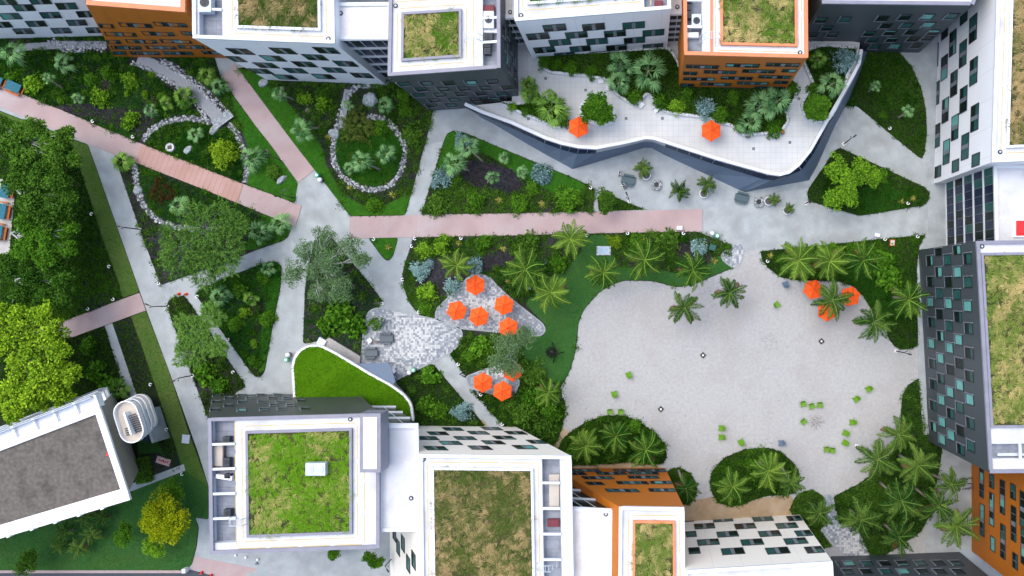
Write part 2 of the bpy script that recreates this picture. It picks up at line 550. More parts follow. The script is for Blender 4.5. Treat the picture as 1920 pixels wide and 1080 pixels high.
def sheet(name, px, z0, z1, mat, r=0.0, kind="structure", rot_along=None, mats=None, side_mi=None):
    """ground layer: an outline in image pixels raised from z0 to z1; rot_along turns its own axes along two image points"""
    poly = [W2(*p) for p in (round_poly(px, r) if r else px)]
    b = MB()
    ang, org = 0.0, (0.0, 0.0)
    if rot_along:
        (ax, ay), (bx, by) = (W2(*p) for p in rot_along)
        ang = math.atan2(by - ay, bx - ax)
        org = (ax, ay)
        c, s_ = math.cos(-ang), math.sin(-ang)
        poly = [((x - ax) * c - (y - ay) * s_, (x - ax) * s_ + (y - ay) * c) for x, y in poly]
    b.prism(poly, z0, z1, 0, side_mi=side_mi)
    o = b.build(name, mats or mat)
    o.location = (org[0], org[1], 0)
    o.rotation_euler = (0, 0, ang)
    if kind:
        o["kind"] = kind
    return o


def inside(px, py, poly):
    poly = np.asarray(poly, float)
    x0, y0 = poly[:, 0], poly[:, 1]
    x1, y1 = np.roll(x0, -1), np.roll(y0, -1)
    res = np.zeros(len(px), bool)
    for a, b, c, d in zip(x0, y0, x1, y1):
        cond = ((b > py) != (d > py))
        if cond.any():
            xi = (c - a) * (py - b) / (d - b + 1e-12) + a
            res ^= cond & (px < xi)
    return res


def wav(x, y, seed, s=1.0):
    """smooth 0..1 plan noise"""
    r = np.random.default_rng(seed)
    v = np.zeros_like(x)
    for k in range(5):
        a = r.uniform(0, 2 * np.pi)
        f = s * r.uniform(0.6, 1.9)
        v += np.sin((x * np.cos(a) + y * np.sin(a)) * f + r.uniform(0, 6.28)) + 0.6 * np.sin((x * np.sin(a * 1.7) - y * np.cos(a * 1.3)) * f * 2.3 + r.uniform(0, 6.28))
    return np.clip(0.5 + v / 8.5, 0, 1)


def unit(a):
    return a / (np.linalg.norm(a, axis=1, keepdims=True) + 1e-9)


def leaf_quads(C, D, Ln, Wd, rng, droop=0.0, wide_at=0.45, up=None):
    """one rhombic leaf per row"""
    n = len(C)
    Ln = np.broadcast_to(Ln, (n,))[:, None]
    Wd = np.broadcast_to(Wd, (n,))[:, None]
    D = unit(D)
    ref = unit(np.array([[0, 0, 1.0]]) + rng.normal(0, 0.45, (n, 3))) if up is None else up
    Sd = unit(np.cross(D, ref))
    dz = np.array([[0, 0, 1.0]])
    mid = C + D * Ln * wide_at
    tip = C + D * Ln - dz * Ln * droop
    V = np.stack([C, mid + Sd * Wd / 2, tip, mid - Sd * Wd / 2], 1).reshape(-1, 3)
    F = np.arange(n * 4).reshape(n, 4)
    return V, F


KEEP_CLEAR = []   # stone streams that planting leaves open


def scatter(poly, dens, rng, excl=()):
    """random image points (px) inside an outline, dens per square metre"""
    p = np.asarray(poly, float)
    lo, hi = p.min(0), p.max(0)
    lo = np.maximum(lo, (-20, -20))
    hi = np.minimum(hi, (1940, 1100))
    n = int((hi - lo).prod() / S / S * dens)
    x = rng.uniform(lo[0], hi[0], n)
    y = rng.uniform(lo[1], hi[1], n)
    k = inside(x, y, p)
    for e in excl:
        k &= ~inside(x, y, e)
    x, y = x[k], y[k]
    k = np.ones(len(x), bool)
    for path, w in KEEP_CLEAR:
        for (ax, ay), (bx, by) in zip(path[:-1], path[1:]):
            if min(ax, bx) - w > hi[0] or max(ax, bx) + w < lo[0] or min(ay, by) - w > hi[1] or max(ay, by) + w < lo[1]:
                continue
            dx, dy = bx - ax, by - ay
            t = np.clip(((x - ax) * dx + (y - ay) * dy) / (dx * dx + dy * dy), 0, 1)
            k &= np.hypot(x - ax - t * dx, y - ay - t * dy) > w / 2 + 1.5
    return x[k], y[k]


def ground_cover(name, poly, dens, blades, ln, wd, mat, seed, excl=(), z=0.05, elev=(25, 75), patch=0.25, gap=0.0, gap_s=0.6, tint=(0.1, 0.8), flow=None, hvar=0.4, parent=None, jit=0.18, lift=0.0):
    """low planting: tufts of small leaves over an outline, one object"""
    rng = np.random.default_rng(seed)
    x, y = scatter(poly, dens, rng, excl)
    wx, wy = (x - VR[0]) / S * (1 - z / H), (VR[1] - y) / S * (1 - z / H)
    if gap > 0:
        k = wav(wx, wy, seed + 5, gap_s) > gap
        wx, wy = wx[k], wy[k]
    n = len(wx)
    if n == 0:
        return None
    t0 = tint[0] + (tint[1] - tint[0]) * np.clip(wav(wx, wy, seed + 9, patch) * 0.6 + rng.uniform(0, 0.55, n) - 0.1, 0, 1)
    bx = np.repeat(np.stack([wx, wy, np.full(n, z)], 1), blades, 0)
    N = n * blades
    bx[:, :2] += rng.normal(0, ln * jit, (N, 2))
    if lift:
        bx[:, 2] += rng.uniform(0, lift, N) * np.exp(-((bx[:, :2] - np.repeat(np.stack([wx, wy], 1), blades, 0)) ** 2).sum(1) / (ln * jit) ** 2 / 2)
    az = rng.uniform(0, 2 * np.pi, N)
    if flow is not None:
        az = flow(bx[:, 0], bx[:, 1]) + rng.normal(0, 0.55, N)
    el = np.radians(rng.uniform(*elev, N))
    D = np.stack([np.cos(az) * np.cos(el), np.sin(az) * np.cos(el), np.sin(el)], 1)
    L = ln * rng.uniform(1 - hvar, 1 + hvar, N)
    V, F = leaf_quads(bx, D, L, wd, rng, droop=0.12)
    T = np.repeat(np.clip(np.repeat(t0, blades) + rng.uniform(-0.15, 0.15, N), 0, 1), 4)
    me = np_mesh(name, V, F, mat, T)
    return link_mesh(name, me, parent)

# ------------------------------------------------------------------ ground, paths, beds (outlines in image pixels)
SB = [(-900, -500), (2900, -500), (2900, 1600), (-900, 1600)]
sheet("ground", [(-6000, -5000), (8000, -5000), (8000, 6000), (-6000, 6000)], -0.6, -0.02, M_LAWN)
sheet("plaza_paving", SB, -0.02, 0.0, M_CONC)

P1 = [(-120, 108), (267, 270), (457, 345), (566, 386), (554, 425), (480, 395), (385, 356), (255, 305), (165, 270), (-120, 150)]
P2 = [(414, 145), (440, 119), (480, 174), (552, 270), (590, 319), (560, 342), (507, 270), (480, 236)]
P3 = [(656, 406), (960, 400), (1112, 397), (1317, 392), (1317, 434), (1090, 438), (960, 441.5), (655, 447)]
P4 = [(60, 622), (125, 600), (262, 549), (274, 582), (142, 630), (60, 661)]
sheet("pink_path", [(-120, 108), (267, 270), (255, 305), (165, 270), (-120, 150)], 0, 0.09, M_PINK, rot_along=((-120, 108), (267, 270)))
sheet("pink_boardwalk", [(267, 270), (457, 345), (446, 381), (385, 356), (255, 305)], 0, 0.14, M_BOARD, rot_along=((267, 270), (457, 345)))
sheet("pink_path", [(457, 345), (566, 386), (554, 425), (480, 395), (446, 381)], 0, 0.09, M_PINK, rot_along=((457, 345), (566, 386)))
sheet("pink_path", P2, 0, 0.07, M_PINK, rot_along=((440, 119), (590, 319)))
sheet("pink_path", P3, 0, 0.07, M_PINK, rot_along=((656, 406), (1317, 392)))
sheet("pink_path", P4, 0, 0.075, M_PINK, rot_along=((60, 622), (262, 549)))
sheet("pink_path", [(365, 1043), (480, 1066), (484, 1069), (463, 1076), (455, 1110), (330, 1110), (345, 1080), (358, 1067)], 0, 0.012, M_PINK, rot_along=((365, 1043), (480, 1066)))
# jointed concrete runs
PA = [(166, 271), (216, 291), (300, 534), (313, 566), (350, 668), (388, 772), (400, 815), (400, 920), (372, 855), (315, 690), (275, 583), (262, 545)]
sheet("path", PA, 0, 0.010, M_CONCJ, rot_along=((190, 281), (394, 860)))
sheet("path", [(545, 446), (572, 480), (569, 642), (552, 668), (545, 700), (545, 735), (470, 735), (497, 697), (528, 499)], 0, 0.006, M_CONCJ, rot_along=((545, 446), (520, 735)))
sheet("path", [(811, 680), (843, 662), (943, 797), (910, 797)], 0, 0.008, M_CONCJ, rot_along=((825, 670), (926, 797)))
sheet("path", [(797, 270), (830, 266), (790, 402), (760, 404)], 0, 0.008, M_CONCJ, rot_along=((812, 268), (775, 403)))
sheet("path", [(593, 319), (657, 406), (655, 448), (720, 560), (690, 520), (560, 430), (554, 425), (566, 386), (556, 345)], 0, 0.009, M_CONCJ, rot_along=((573, 330), (650, 480)))
sheet("path", [(1320, 392), (1392, 372), (1515, 352), (1514, 380), (1612, 407), (1740, 385), (1740, 438), (1425, 470), (1394, 470), (1372, 458), (1320, 435)], 0, 0.006, M_CONCJ, rot_along=((1320, 470), (1420, 360)))
sheet("path", [(1585, 200), (1605, 198), (1620, 210), (1692, 270), (1728, 298), (1742, 350), (1732, 350), (1575, 277)], 0, 0.006, M_CONCJ, rot_along=((1600, 200), (1735, 330)))
sheet("path", [(390, 975), (366, 970), (373, 990), (370, 1015), (365, 1043), (482, 1066), (620, 1110), (800, 1110), (780, 1075), (640, 1028), (620, 1000)], 0, 0.004, M_CONC)
sheet("path_kerb", [(546, 735), (546, 690), (551, 670), (562, 652), (580, 642), (600, 643), (640, 670), (640, 735)], 0, 0.014, M_CONCD)

# beach
SAND = [(1372, 503), (1391, 472), (1425, 468), (1500, 470), (1735, 480), (1735, 1050), (1540, 1050), (1480, 960), (1300, 960), (1040, 880), (1040, 720), (1067, 700), (1077, 670), (1082, 640), (1085, 605), (1095, 580), (1125, 547), (1150, 533), (1172, 526), (1222, 527), (1272, 539), (1305, 532)]
sheet("sand", SAND, 0, 0.03, M_SAND, r=18)
sheet("tan_ground", [(1036, 795), (1066, 805), (1075, 868), (1180, 866), (1235, 871), (1262, 905), (1300, 938), (1345, 930), (1420, 934), (1485, 928), (1510, 1000), (1560, 1050), (1250, 1050), (1036, 880)], 0.0, 0.036, M_TAN, r=10)
sheet("tan_ground", [(870, 800), (905, 786), (915, 800)], 0, 0.05, M_TAN)

# planting beds and lawns
B_WEST = [(-60, 178), (-20, 200), (165, 271), (262, 546), (275, 583), (315, 690), (372, 850), (391, 912), (391, 974), (366, 970), (373, 988), (369, 1025), (360, 1058), (346, 1072), (-60, 1072)]
B_NW = [(-60, 70), (195, 60), (215, 90), (270, 95), (400, 100), (414, 146), (480, 237), (507, 271), (559, 343), (555, 362), (553, 381), (457, 345), (267, 270), (-60, 133)]
B_RING = [(216, 291), (255, 305), (385, 356), (480, 395), (546, 422), (545, 432), (540, 445), (530, 452), (480, 469), (425, 492), (303, 534), (299, 528), (262, 430), (225, 322)]
B_FORK = [(372, 543), (425, 520), (480, 499), (505, 490), (519, 491), (528, 499), (526, 540), (510, 620), (497, 695), (490, 706), (479, 707), (470, 697), (372, 560), (368, 550)]
B_SLIV = [(313, 572), (318, 561), (345, 554), (352, 562), (462, 725), (440, 737), (440, 790), (392, 790), (360, 703), (322, 600)]
B_RING2 = [(443, 128), (520, 120), (740, 130), (820, 195), (810, 212), (808, 230), (797, 270), (760, 404), (657, 406), (590, 319), (552, 270), (480, 173)]
B_MID = [(790, 402), (832, 265), (838, 250), (850, 245), (870, 248), (960, 286), (1072, 332), (1115, 353), (1112, 397), (960, 400)]
B_MID2 = [(1122, 396), (1121, 368), (1140, 357), (1151, 368), (1177, 380), (1212, 393)]
B_TRI = [(690, 446), (747, 445), (737, 481), (728, 490), (719, 485)]
B_BIG = [(775, 445), (960, 441), (1090, 438), (1307, 434), (1371, 460), (1375, 502), (1305, 532), (1272, 539), (1222, 527), (1172, 526), (1150, 533), (1125, 547), (1095, 580), (1085, 605), (1082, 640), (1077, 670), (1067, 700), (1050, 727), (1059, 752), (1060, 768), (1054, 805), (1040, 835), (942, 800), (895, 731), (870, 702), (842, 662), (862, 640), (816, 597), (786, 591), (767, 567), (757, 540), (754, 516), (757, 502)]
B_OAK = [(578, 500), (590, 452), (600, 441), (612, 439), (625, 448), (700, 540), (720, 568), (690, 587), (680, 672), (612, 637), (568, 645), (572, 540)]
B_SOUTH = [(811, 681), (909, 797), (905, 830), (775, 830), (772, 750), (740, 715)]
B_EAST = [(1575, 277), (1565, 282), (1517, 352), (1513, 363), (1516, 377), (1612, 405), (1732, 385), (1742, 374), (1743, 360), (1732, 350)]
B_NE = [(1600, 85), (1685, 95), (1710, 127), (1727, 165), (1736, 207), (1738, 250), (1733, 290), (1727, 298), (1692, 270), (1620, 210), (1605, 198), (1583, 200), (1585, 160)]
B_E2 = [(1425, 471), (1735, 440), (1724, 460), (1719, 500), (1721, 649), (1695, 656), (1680, 652), (1665, 635), (1661, 615), (1640, 590), (1620, 557), (1602, 538), (1575, 528), (1490, 525), (1462, 520), (1442, 504), (1430, 490)]
B_E3 = [(1722, 709), (1702, 722), (1692, 740), (1689, 770), (1688, 810), (1675, 845), (1637, 887), (1610, 907), (1562, 931), (1571, 982), (1605, 990), (1630, 1042), (1657, 1042), (1690, 1022), (1727, 997), (1741, 970), (1761, 880), (1767, 840), (1738, 812)]
B_P1 = [(1045, 842), (1056, 822), (1072, 809), (1100, 790), (1135, 779), (1172, 779), (1200, 792), (1230, 812), (1245, 832), (1251, 855), (1245, 867), (1235, 871), (1177, 866), (1110, 871), (1060, 872)]
B_P2 = [(1332, 917), (1331, 900), (1337, 880), (1360, 857), (1397, 842), (1440, 839), (1465, 847), (1487, 867), (1497, 882), (1500, 903), (1490, 925), (1440, 930), (1420, 934), (1390, 947), (1370, 950), (1345, 942)]
B_P3 = [(1247, 887), (1260, 878), (1275, 876), (1295, 887), (1307, 910), (1306, 930), (1292, 947), (1262, 945)]
B_P4 = [(1480, 955), (1492, 930), (1507, 920), (1525, 919), (1545, 930), (1549, 985), (1538, 993), (1560, 1024), (1540, 1030), (1500, 990)]
BEDS = dict(west=B_WEST, nw=B_NW, ring=B_RING, fork=B_FORK, sliv=B_SLIV, ring2=B_RING2, mid=B_MID, mid2=B_MID2, tri=B_TRI, big=B_BIG, oak=B_OAK, south=B_SOUTH, east=B_EAST, ne=B_NE, e2=B_E2, e3=B_E3, p1=B_P1, p2=B_P2, p3=B_P3, p4=B_P4)
for k, p in BEDS.items():
    rr = {"fork": 3, "west": 4, "ring": 3}.get(k, 6)
    sheet("planting_bed", p, 0, 0.05, M_MULCH if k in ("nw", "ring2", "mid", "big", "oak", "sliv", "ring") else M_SOIL, r=rr)

LW_N = [(-60, 182), (-20, 201), (165, 272), (262, 547), (229, 559), (226, 540), (190, 440), (160, 345), (134, 270), (100, 262), (-60, 222)]
LW_S = [(274, 583), (315, 690), (354, 810), (391, 914), (391, 973), (366, 969), (372, 988), (368, 1025), (359, 1058), (345, 1071), (-60, 1071), (-60, 1000), (240, 930), (262, 905), (342, 880), (325, 822), (317, 802), (292, 725), (267, 652), (246, 594)]
LW_S2 = [(262, 905), (258, 830), (285, 812), (300, 835), (318, 872), (325, 885)]
LW_P2A = [(432, 172), (480, 237), (507, 271), (559, 343), (555, 362), (552, 380), (462, 346), (470, 310), (462, 265), (440, 215)]
LW_P2B = [(446, 128), (480, 173), (552, 270), (590, 319), (657, 405), (759, 403), (772, 360), (700, 395), (640, 360), (612, 310), (600, 262), (560, 215), (520, 170), (490, 140)]
LW_FORK = [(505, 491), (519, 492), (527, 499), (525, 540), (509, 620), (496, 694), (485, 700), (492, 620), (505, 540)]
LW_JUNC = [(452, 470), (480, 468), (530, 451), (540, 444), (545, 431), (545, 422), (490, 400), (470, 440)]
LW_MID = [(832, 268), (838, 251), (850, 246), (870, 249), (960, 287), (1072, 333), (1100, 347), (1090, 385), (1000, 345), (930, 300), (870, 268), (838, 345), (820, 310)]
LW_TRI = [(692, 447), (746, 446), (736, 481), (728, 488), (720, 484)]
LW_BIG = [(1096, 441), (1136, 441), (1145, 470), (1160, 500), (1240, 505), (1300, 520), (1345, 480), (1372, 480), (1374, 501), (1305, 531), (1272, 538), (1222, 526), (1172, 525), (1150, 532), (1125, 546), (1095, 579), (1084, 605), (1081, 640), (1076, 670), (1066, 700), (1050, 725), (1020, 705), (985, 690), (970, 650), (985, 632), (1020, 630), (1024, 610), (985, 570), (1010, 530), (1060, 505), (1090, 470)]
LAWNS = [(LW_N, M_LAWN2), (LW_S, M_LAWN), (LW_S2, M_LAWN), (LW_P2A, M_LAWN3), (LW_P2B, M_LAWN3), (LW_FORK, M_LAWN3), (LW_JUNC, M_LAWN3), (LW_MID, M_LAWN3), (LW_TRI, M_LAWN3), (LW_BIG, M_LAWN)]
for p, m in LAWNS:
    sheet("lawn", p, 0.04, 0.062, m, r=5)
sheet("lawn", [(273, 583), (246, 594), (267, 652), (292, 725), (317, 802), (325, 822), (345, 880), (391, 912), (354, 810), (315, 690)], 0.04, 0.068, M_LAWN2)
sheet("path", [(197, 611), (211, 606), (263, 758), (244, 765)], 0.0, 0.074, M_CONCJ, rot_along=((204, 608), (254, 762)))
sheet("path", [(225, 915), (345, 870), (348, 882), (228, 928)], 0.0, 0.074, M_CONCJ, rot_along=((225, 921), (346, 876)))
sheet("path", [(-30, 330), (24, 338), (30, 345), (18, 475), (-30, 480)], 0.0, 0.07, M_CONCD)
sheet("road", [(-60, 1073), (346, 1073), (358, 1068), (420, 1085), (420, 1130), (-60, 1130)], 0.0, 0.014, M_ASPH)
sheet("kerb", [(-60, 1069), (345, 1069), (345, 1074), (-60, 1074)], 0.0, 0.13, M_PINK)

# paver patios
def patio(px, cell, spread, r, cen):
    c = W2(*cen)
    o = sheet("paver_patio", px, 0, 0.085, pavermat("pixel_pavers", cell, c, spread), r=r)
    edge = MB()
    q = [Vector(W2(*p)) for p in round_poly(px, r)]
    for i in range(len(q)):
        a, b_ = q[i], q[(i + 1) % len(q)]
        d = (b_ - a)
        if d.length < 1e-4:
            continue
        n = Vector((-d.y, d.x)).normalized() * 0.09
        edge.prism([tuple(a - n), tuple(b_ - n), tuple(b_ + n), tuple(a + n)], 0.0, 0.092)
    e = edge.build("patio_kerb", M_CONC)
    e["kind"] = "structure"


patio([(816, 598), (818, 580), (862, 537), (880, 517), (898, 513), (918, 519), (932, 536), (967, 567), (1019, 608), (1023, 620), (1014, 630), (1000, 629), (864, 616)], 0.26, 5.5, 7, (903, 578))
patio([(690, 586), (700, 579), (715, 577), (730, 580), (786, 592), (816, 598), (850, 607), (864, 617), (868, 630), (862, 646), (845, 661), (740, 714), (700, 690), (677, 680), (682, 620)], 0.27, 7.5, 6, (770, 640))
patio([(872, 707), (925, 686), (958, 672), (977, 690), (973, 722), (965, 740), (952, 747), (930, 741), (880, 726)], 0.31, 3.5, 6, (935, 706))
patio([(1375, 503), (1355, 488), (1352, 478), (1360, 469), (1378, 457), (1391, 456), (1395, 465), (1393, 482), (1387, 496)], 0.31, 1.6, 5, (1375, 480))
patio([(1544, 932), (1551, 927), (1558, 927), (1562, 933), (1572, 982), (1606, 989), (1632, 1046), (1588, 1046), (1538, 994), (1549, 985)], 0.31, 5.0, 4, (1590, 1022))

# dry streams of river stones
def stones(name, path, w, seed, size=0.135, mat=None, dens=21, label=None, z=0.06):
    """loose cobbles along a winding line"""
    KEEP_CLEAR.append((path, w))
    rng = np.random.default_rng(seed)
    q = np.array([W2(*p) for p in path])
    seg = np.diff(q, axis=0)
    ln = np.hypot(seg[:, 0], seg[:, 1])
    n = int(ln.sum() * w / S * dens)
    i = rng.choice(len(ln), n, p=ln / ln.sum())
    t = rng.uniform(0, 1, n)[:, None]
    nrm = np.stack([-seg[i, 1], seg[i, 0]], 1) / ln[i][:, None]
    c = q[i] + seg[i] * t + nrm * rng.uniform(-0.5, 0.5, n)[:, None] * w / S
    s = size * rng.uniform(0.55, 1.35, n)
    # small eight-point lumps
    base = np.array([[-1, -.6, -.4], [.9, -.8, -.4], [1, .7, -.4], [-.7, .9, -.4], [-.6, -.5, .6], [.6, -.5, .75], [.55, .5, .6], [-.5, .55, .7]])
    a = rng.uniform(0, 6.28, n)
    ca, sa = np.cos(a)[:, None], np.sin(a)[:, None]
    B = base[None] * (s[:, None, None] * rng.uniform(0.7, 1.2, (n, 1, 3)))
    X = B[:, :, 0] * ca - B[:, :, 1] * sa + c[:, None, 0]
    Y = B[:, :, 0] * sa + B[:, :, 1] * ca + c[:, None, 1]
    Z = B[:, :, 2] + z + s[:, None] * rng.uniform(0.1, 0.5, (n, 1))
    V = np.stack([X, Y, Z], 2).reshape(-1, 3)
    fb = np.array([[4, 5, 6, 7], [0, 1, 5, 4], [1, 2, 6, 5], [2, 3, 7, 6], [3, 0, 4, 7]])
    F = (fb[None] + (np.arange(n) * 8)[:, None, None]).reshape(-1, 4)
    mi = np.repeat((rng.uniform(0, 1, n) < 0.38).astype(int), 5)
    me = np_mesh(name, V, F, None, None, [mat or M_STONE, M_STONED], mi)
    o = link_mesh(name, me)
    tag(o, label, "stones", None, "stuff")
    return o


def ribbon(name, path, w, z0, z1, mat):
    KEEP_CLEAR.append((path, w))
    q = [Vector(W2(*p)) for p in path]
    b = MB()
    L, R_ = [], []
    for i, p in enumerate(q):
        d = (q[min(i + 1, len(q) - 1)] - q[max(i - 1, 0)]).normalized()
        n = Vector((-d.y, d.x)) * w / S / 2
        L.append(p + n)
        R_.append(p - n)
    b.prism([tuple(p) for p in L] + [tuple(p) for p in R_[::-1]], z0, z1)
    o = b.build(name, mat)
    o["kind"] = "structure"


RING_A = [(268, 264), (280, 248), (302, 233), (326, 225), (350, 222), (376, 224), (396, 230)]
RING_B = [(430, 232), (441, 244), (452, 266), (459, 290), (463, 316), (460, 343)]
RING_C = [(255, 308), (254, 330), (258, 352), (267, 378), (283, 402), (306, 418), (332, 427), (365, 430), (402, 430), (430, 420)]
for i, (pth, lab) in enumerate(((RING_A, "white river stones curving along the top of the large ring bed"), (RING_B, "white river stones down the right side of the large ring bed"), (RING_C, "white river stones round the lower left of the large ring bed"))):
    ribbon("stream_bed", pth, 9, 0.0, 0.066, M_GRAVELD)
    stones("river_stones", pth, 11, 20 + i, label=lab)
CRK = [(258, 112), (285, 122), (312, 136), (338, 152), (362, 170), (384, 192), (402, 212), (414, 226)]
ribbon("gravel_path", CRK, 24, 0.0, 0.07, M_GRAVEL)
stones("river_stones", [(246, 117), (270, 126), (300, 143), (326, 158), (350, 178), (374, 203), (390, 226)], 8, 31, label="white river stones on the lower edge of the grey gravel stream by the ochre building")
stones("river_stones", [(300, 112), (330, 128), (356, 148), (384, 170), (408, 194), (426, 214)], 13, 32, label="white river stones on the upper edge of the grey gravel stream by the ochre building")
R2 = [(668, 163), (652, 180), (642, 205), (634, 232), (627, 262), (625, 292), (629, 312), (642, 330), (664, 347), (690, 356), (712, 355), (734, 345), (750, 326), (759, 300), (760, 278), (752, 258), (738, 238), (718, 223), (700, 219), (684, 222)]
ribbon("stream_bed", R2, 8, 0.0, 0.066, M_GRAVELD)
stones("river_stones", R2, 11, 33, label="white river stones in a closed loop round the smaller ring bed")
ribbon("gravel_path", [(652, 168), (648, 190), (644, 215), (641, 240)], 12, 0.0, 0.07, M_GRAVEL)
stones("river_stones", [(90, 83), (104, 80), (125, 92), (150, 92), (178, 88), (200, 92)], 14, 34, label="white river stones along the foot of the white building at top left")
ribbon("gravel_path", [(30, 90), (60, 88), (120, 84), (200, 84)], 14, 0.0, 0.066, M_GRAVEL)
sheet("path", [(690, 150), (740, 147), (742, 156), (720, 162), (690, 166), (660, 165)], 0.0, 0.07, M_CONC)
sheet("path", [(1680, 90), (1745, 85), (1745, 350), (1738, 300), (1739, 250), (1737, 207), (1728, 165), (1711, 127), (1686, 98)], 0.0, 0.055, M_CONC)


# ------------------------------------------------------------------ buildings
def homog(px):
    """image quad (SW,SE,NE,NW) -> unit square"""
    A, B = [], []
    for (x, y), (u, v) in zip(px, ((0, 0), (1, 0), (1, 1), (0, 1))):
        A.append([x, y, 1, 0, 0, 0, -u * x, -u * y])
        B.append(u)
        A.append([0, 0, 0, x, y, 1, -v * x, -v * y])
        B.append(v)
    h = np.linalg.solve(np.array(A, float), np.array(B, float))
    Hm = np.append(h, 1).reshape(3, 3)

    def f(x, y):
        q = Hm @ np.array([x, y, 1.0])
        return q[0] / q[2], q[1] / q[2]
    return f


def lerp(a, b, t):
    return a + (b - a) * t


class Quad:
    def __init__(s, a, b, c, d):
        s.a, s.b, s.c, s.d = (Vector(p) for p in (a, b, c, d))

    def __call__(s, u, v):
        return lerp(lerp(s.a, s.b, u), lerp(s.d, s.c, u), v)


ALL_BLD = []


class Building:
    def __init__(s, name, label, roof, z, V, wall, cope, zb=0.0, cat="building", group=None):
        s.roof, s.z, s.zb, s.V, s.wall, s.cope = [tuple(p) for p in roof], z, zb, V, wall, cope
        c = P(*s.ground(((roof[0][0] + roof[2][0]) / 2, (roof[0][1] + roof[2][1]) / 2)), zb)
        s.o = tuple(c)
        s.root = thing(name, label, cat, c, 0, group)
        s.nw = 0
        s.done = set()
        ALL_BLD.append(s)

    def ground(s, r):
        """where the foot of roof corner r shows in the image"""
        k = (1 - s.z / H) / (1 - s.zb / H)
        return (s.V[0] + (r[0] - s.V[0]) * k, s.V[1] + (r[1] - s.V[1]) * k)

    def part(s, mb, name, mats, parent=None):
        p = parent or s.root
        o = mb.build(name, mats)
        for v in o.data.vertices:
            v.co -= Vector(s.o)
        o.parent = p
        return o

    def facade(s, A, B, wins=(), bA=None, bB=None, wall=None, zt=None):
        """wall from roof point A to roof point B; wins = list of (x, y, w, h, kind) seen at image points"""
        s.done.add(frozenset((tuple(A), tuple(B))))
        zt = s.z if zt is None else zt
        bA = bA or s.ground(A)
        bB = bB or s.ground(B)
        q = Quad(P(*bA, s.zb), P(*bB, s.zb), P(*B, zt), P(*A, zt))
        cen = Vector(s.o)
        n = (q.b - q.a).cross(q.d - q.a).normalized()
        mid = q(0.5, 0.3)
        if n.dot(Vector((mid.x - cen.x, mid.y - cen.y, 0))) < 0:
            n = -n
        mb = MB()
        L0, L1 = (q.b - q.a).length, (q.c - q.d).length
        hh = zt - s.zb
        nu = 6
        for i in range(nu):
            u0, u1 = i / nu, (i + 1) / nu
            mb.face([q(u0, 0), q(u1, 0), q(u1, 1), q(u0, 1)], 0, [(u0 * L1, 0), (u1 * L1, 0), (u1 * L1, hh), (u0 * L1, hh)])
        s.part(mb, "wall", wall or s.wall)
        if wins:
            f = homog([bA, bB, B, A])
            for (x, y, w, h, k) in wins:
                u, v = f(x, y)
                s.window(q, n, u, v, w, h, k)
        return q, n

    def window(s, q, n, u, v, w, h, kind):
        row = (lerp(q.d, q.c, u) - lerp(q.a, q.b, u))
        V_ = row / max(row.z, 0.1)
        U_ = (lerp(q.b, q.c, v) - lerp(q.a, q.d, v))
        Lw = U_.length
        U_ = U_.normalized()
        # keep inside the wall
        u0, u1 = u - w / 2 / Lw, u + w / 2 / Lw
        u0, u1 = max(u0, 0.006), min(u1, 0.994)
        if (u1 - u0) * Lw < 0.3:
            return
        c0 = lerp(lerp(q.a, q.b, u0), lerp(q.d, q.c, u0), v) - V_ * h / 2
        ww = (u1 - u0) * Lw
        pt = lambda a, b_: c0 + U_ * (a * ww) + V_ * (b_ * h)
        fr = MB()
        t, d = 0.09, 0.085
        ta, tb = t / ww, t / h
        rect = lambda a0, a1, b0, b1: [pt(a0, b0), pt(a1, b0), pt(a1, b1), pt(a0, b1)]
        fr.slab(rect(0, 1, 0, tb), n, -0.02, d)
        fr.slab(rect(0, 1, 1 - tb, 1), n, -0.02, d)
        fr.slab(rect(0, ta, tb, 1 - tb), n, -0.02, d)
        fr.slab(rect(1 - ta, 1, tb, 1 - tb), n, -0.02, d)
        gl = MB()
        lites = {"one": [(0, 1)], "two": [(0, .42), (.58, 1)], "four": [(0, .22), (.22, .44), (.56, .78), (.78, 1)], "half": [(0, .5), (.5, 1)], "fin": [(0, 1)], "pair": [(0, .5), (.5, 1)]}[kind]
        if kind in ("two", "four"):
            a0, a1 = (.42, .58) if kind == "two" else (.44, .56)
            fr.slab(rect(a0, a1, tb, 1 - tb), n, -0.02, 0.05, 1)
        for (a0, a1) in lites:
            if a0 > 0.02 and kind != "two":
                fr.slab(rect(a0 - ta * .3, a0 + ta * .3, tb, 1 - tb), n, -0.02, 0.07, 1)
        if kind == "fin":
            fr.slab(rect(-ta * 1.2, 0, -tb, 1 + tb), n, -0.02, 0.16, 1)
            fr.slab(rect(0, 1, -tb * 1.2, 0), n, -0.02, 0.12, 1)
        pal = s.palette
        blind = random.random()
        for (a0, a1) in lites:
            mi = random.choices(range(3), pal)[0]
            if random.random() < 0.35:
                cut = random.uniform(.35, .75)
                gl.slab(rect(max(a0, ta), min(a1, 1 - ta), tb, cut), n, 0.0, 0.02, 0)
                gl.slab(rect(max(a0, ta), min(a1, 1 - ta), cut, 1 - tb), n, 0.0, 0.022, max(mi, 1) if pal[1] else mi)
            else:
                gl.slab(rect(max(a0, ta), min(a1, 1 - ta), tb, 1 - tb), n, 0.0, 0.02, mi)
        fo = s.part(fr, "window", [M_FRAME, M_FIN])
        s.part(gl, "pane", [M_GD, M_GT, M_GL], fo)

    palette = (5, 4, 1)

    def rect_st(s, px, py, w, h):
        pass

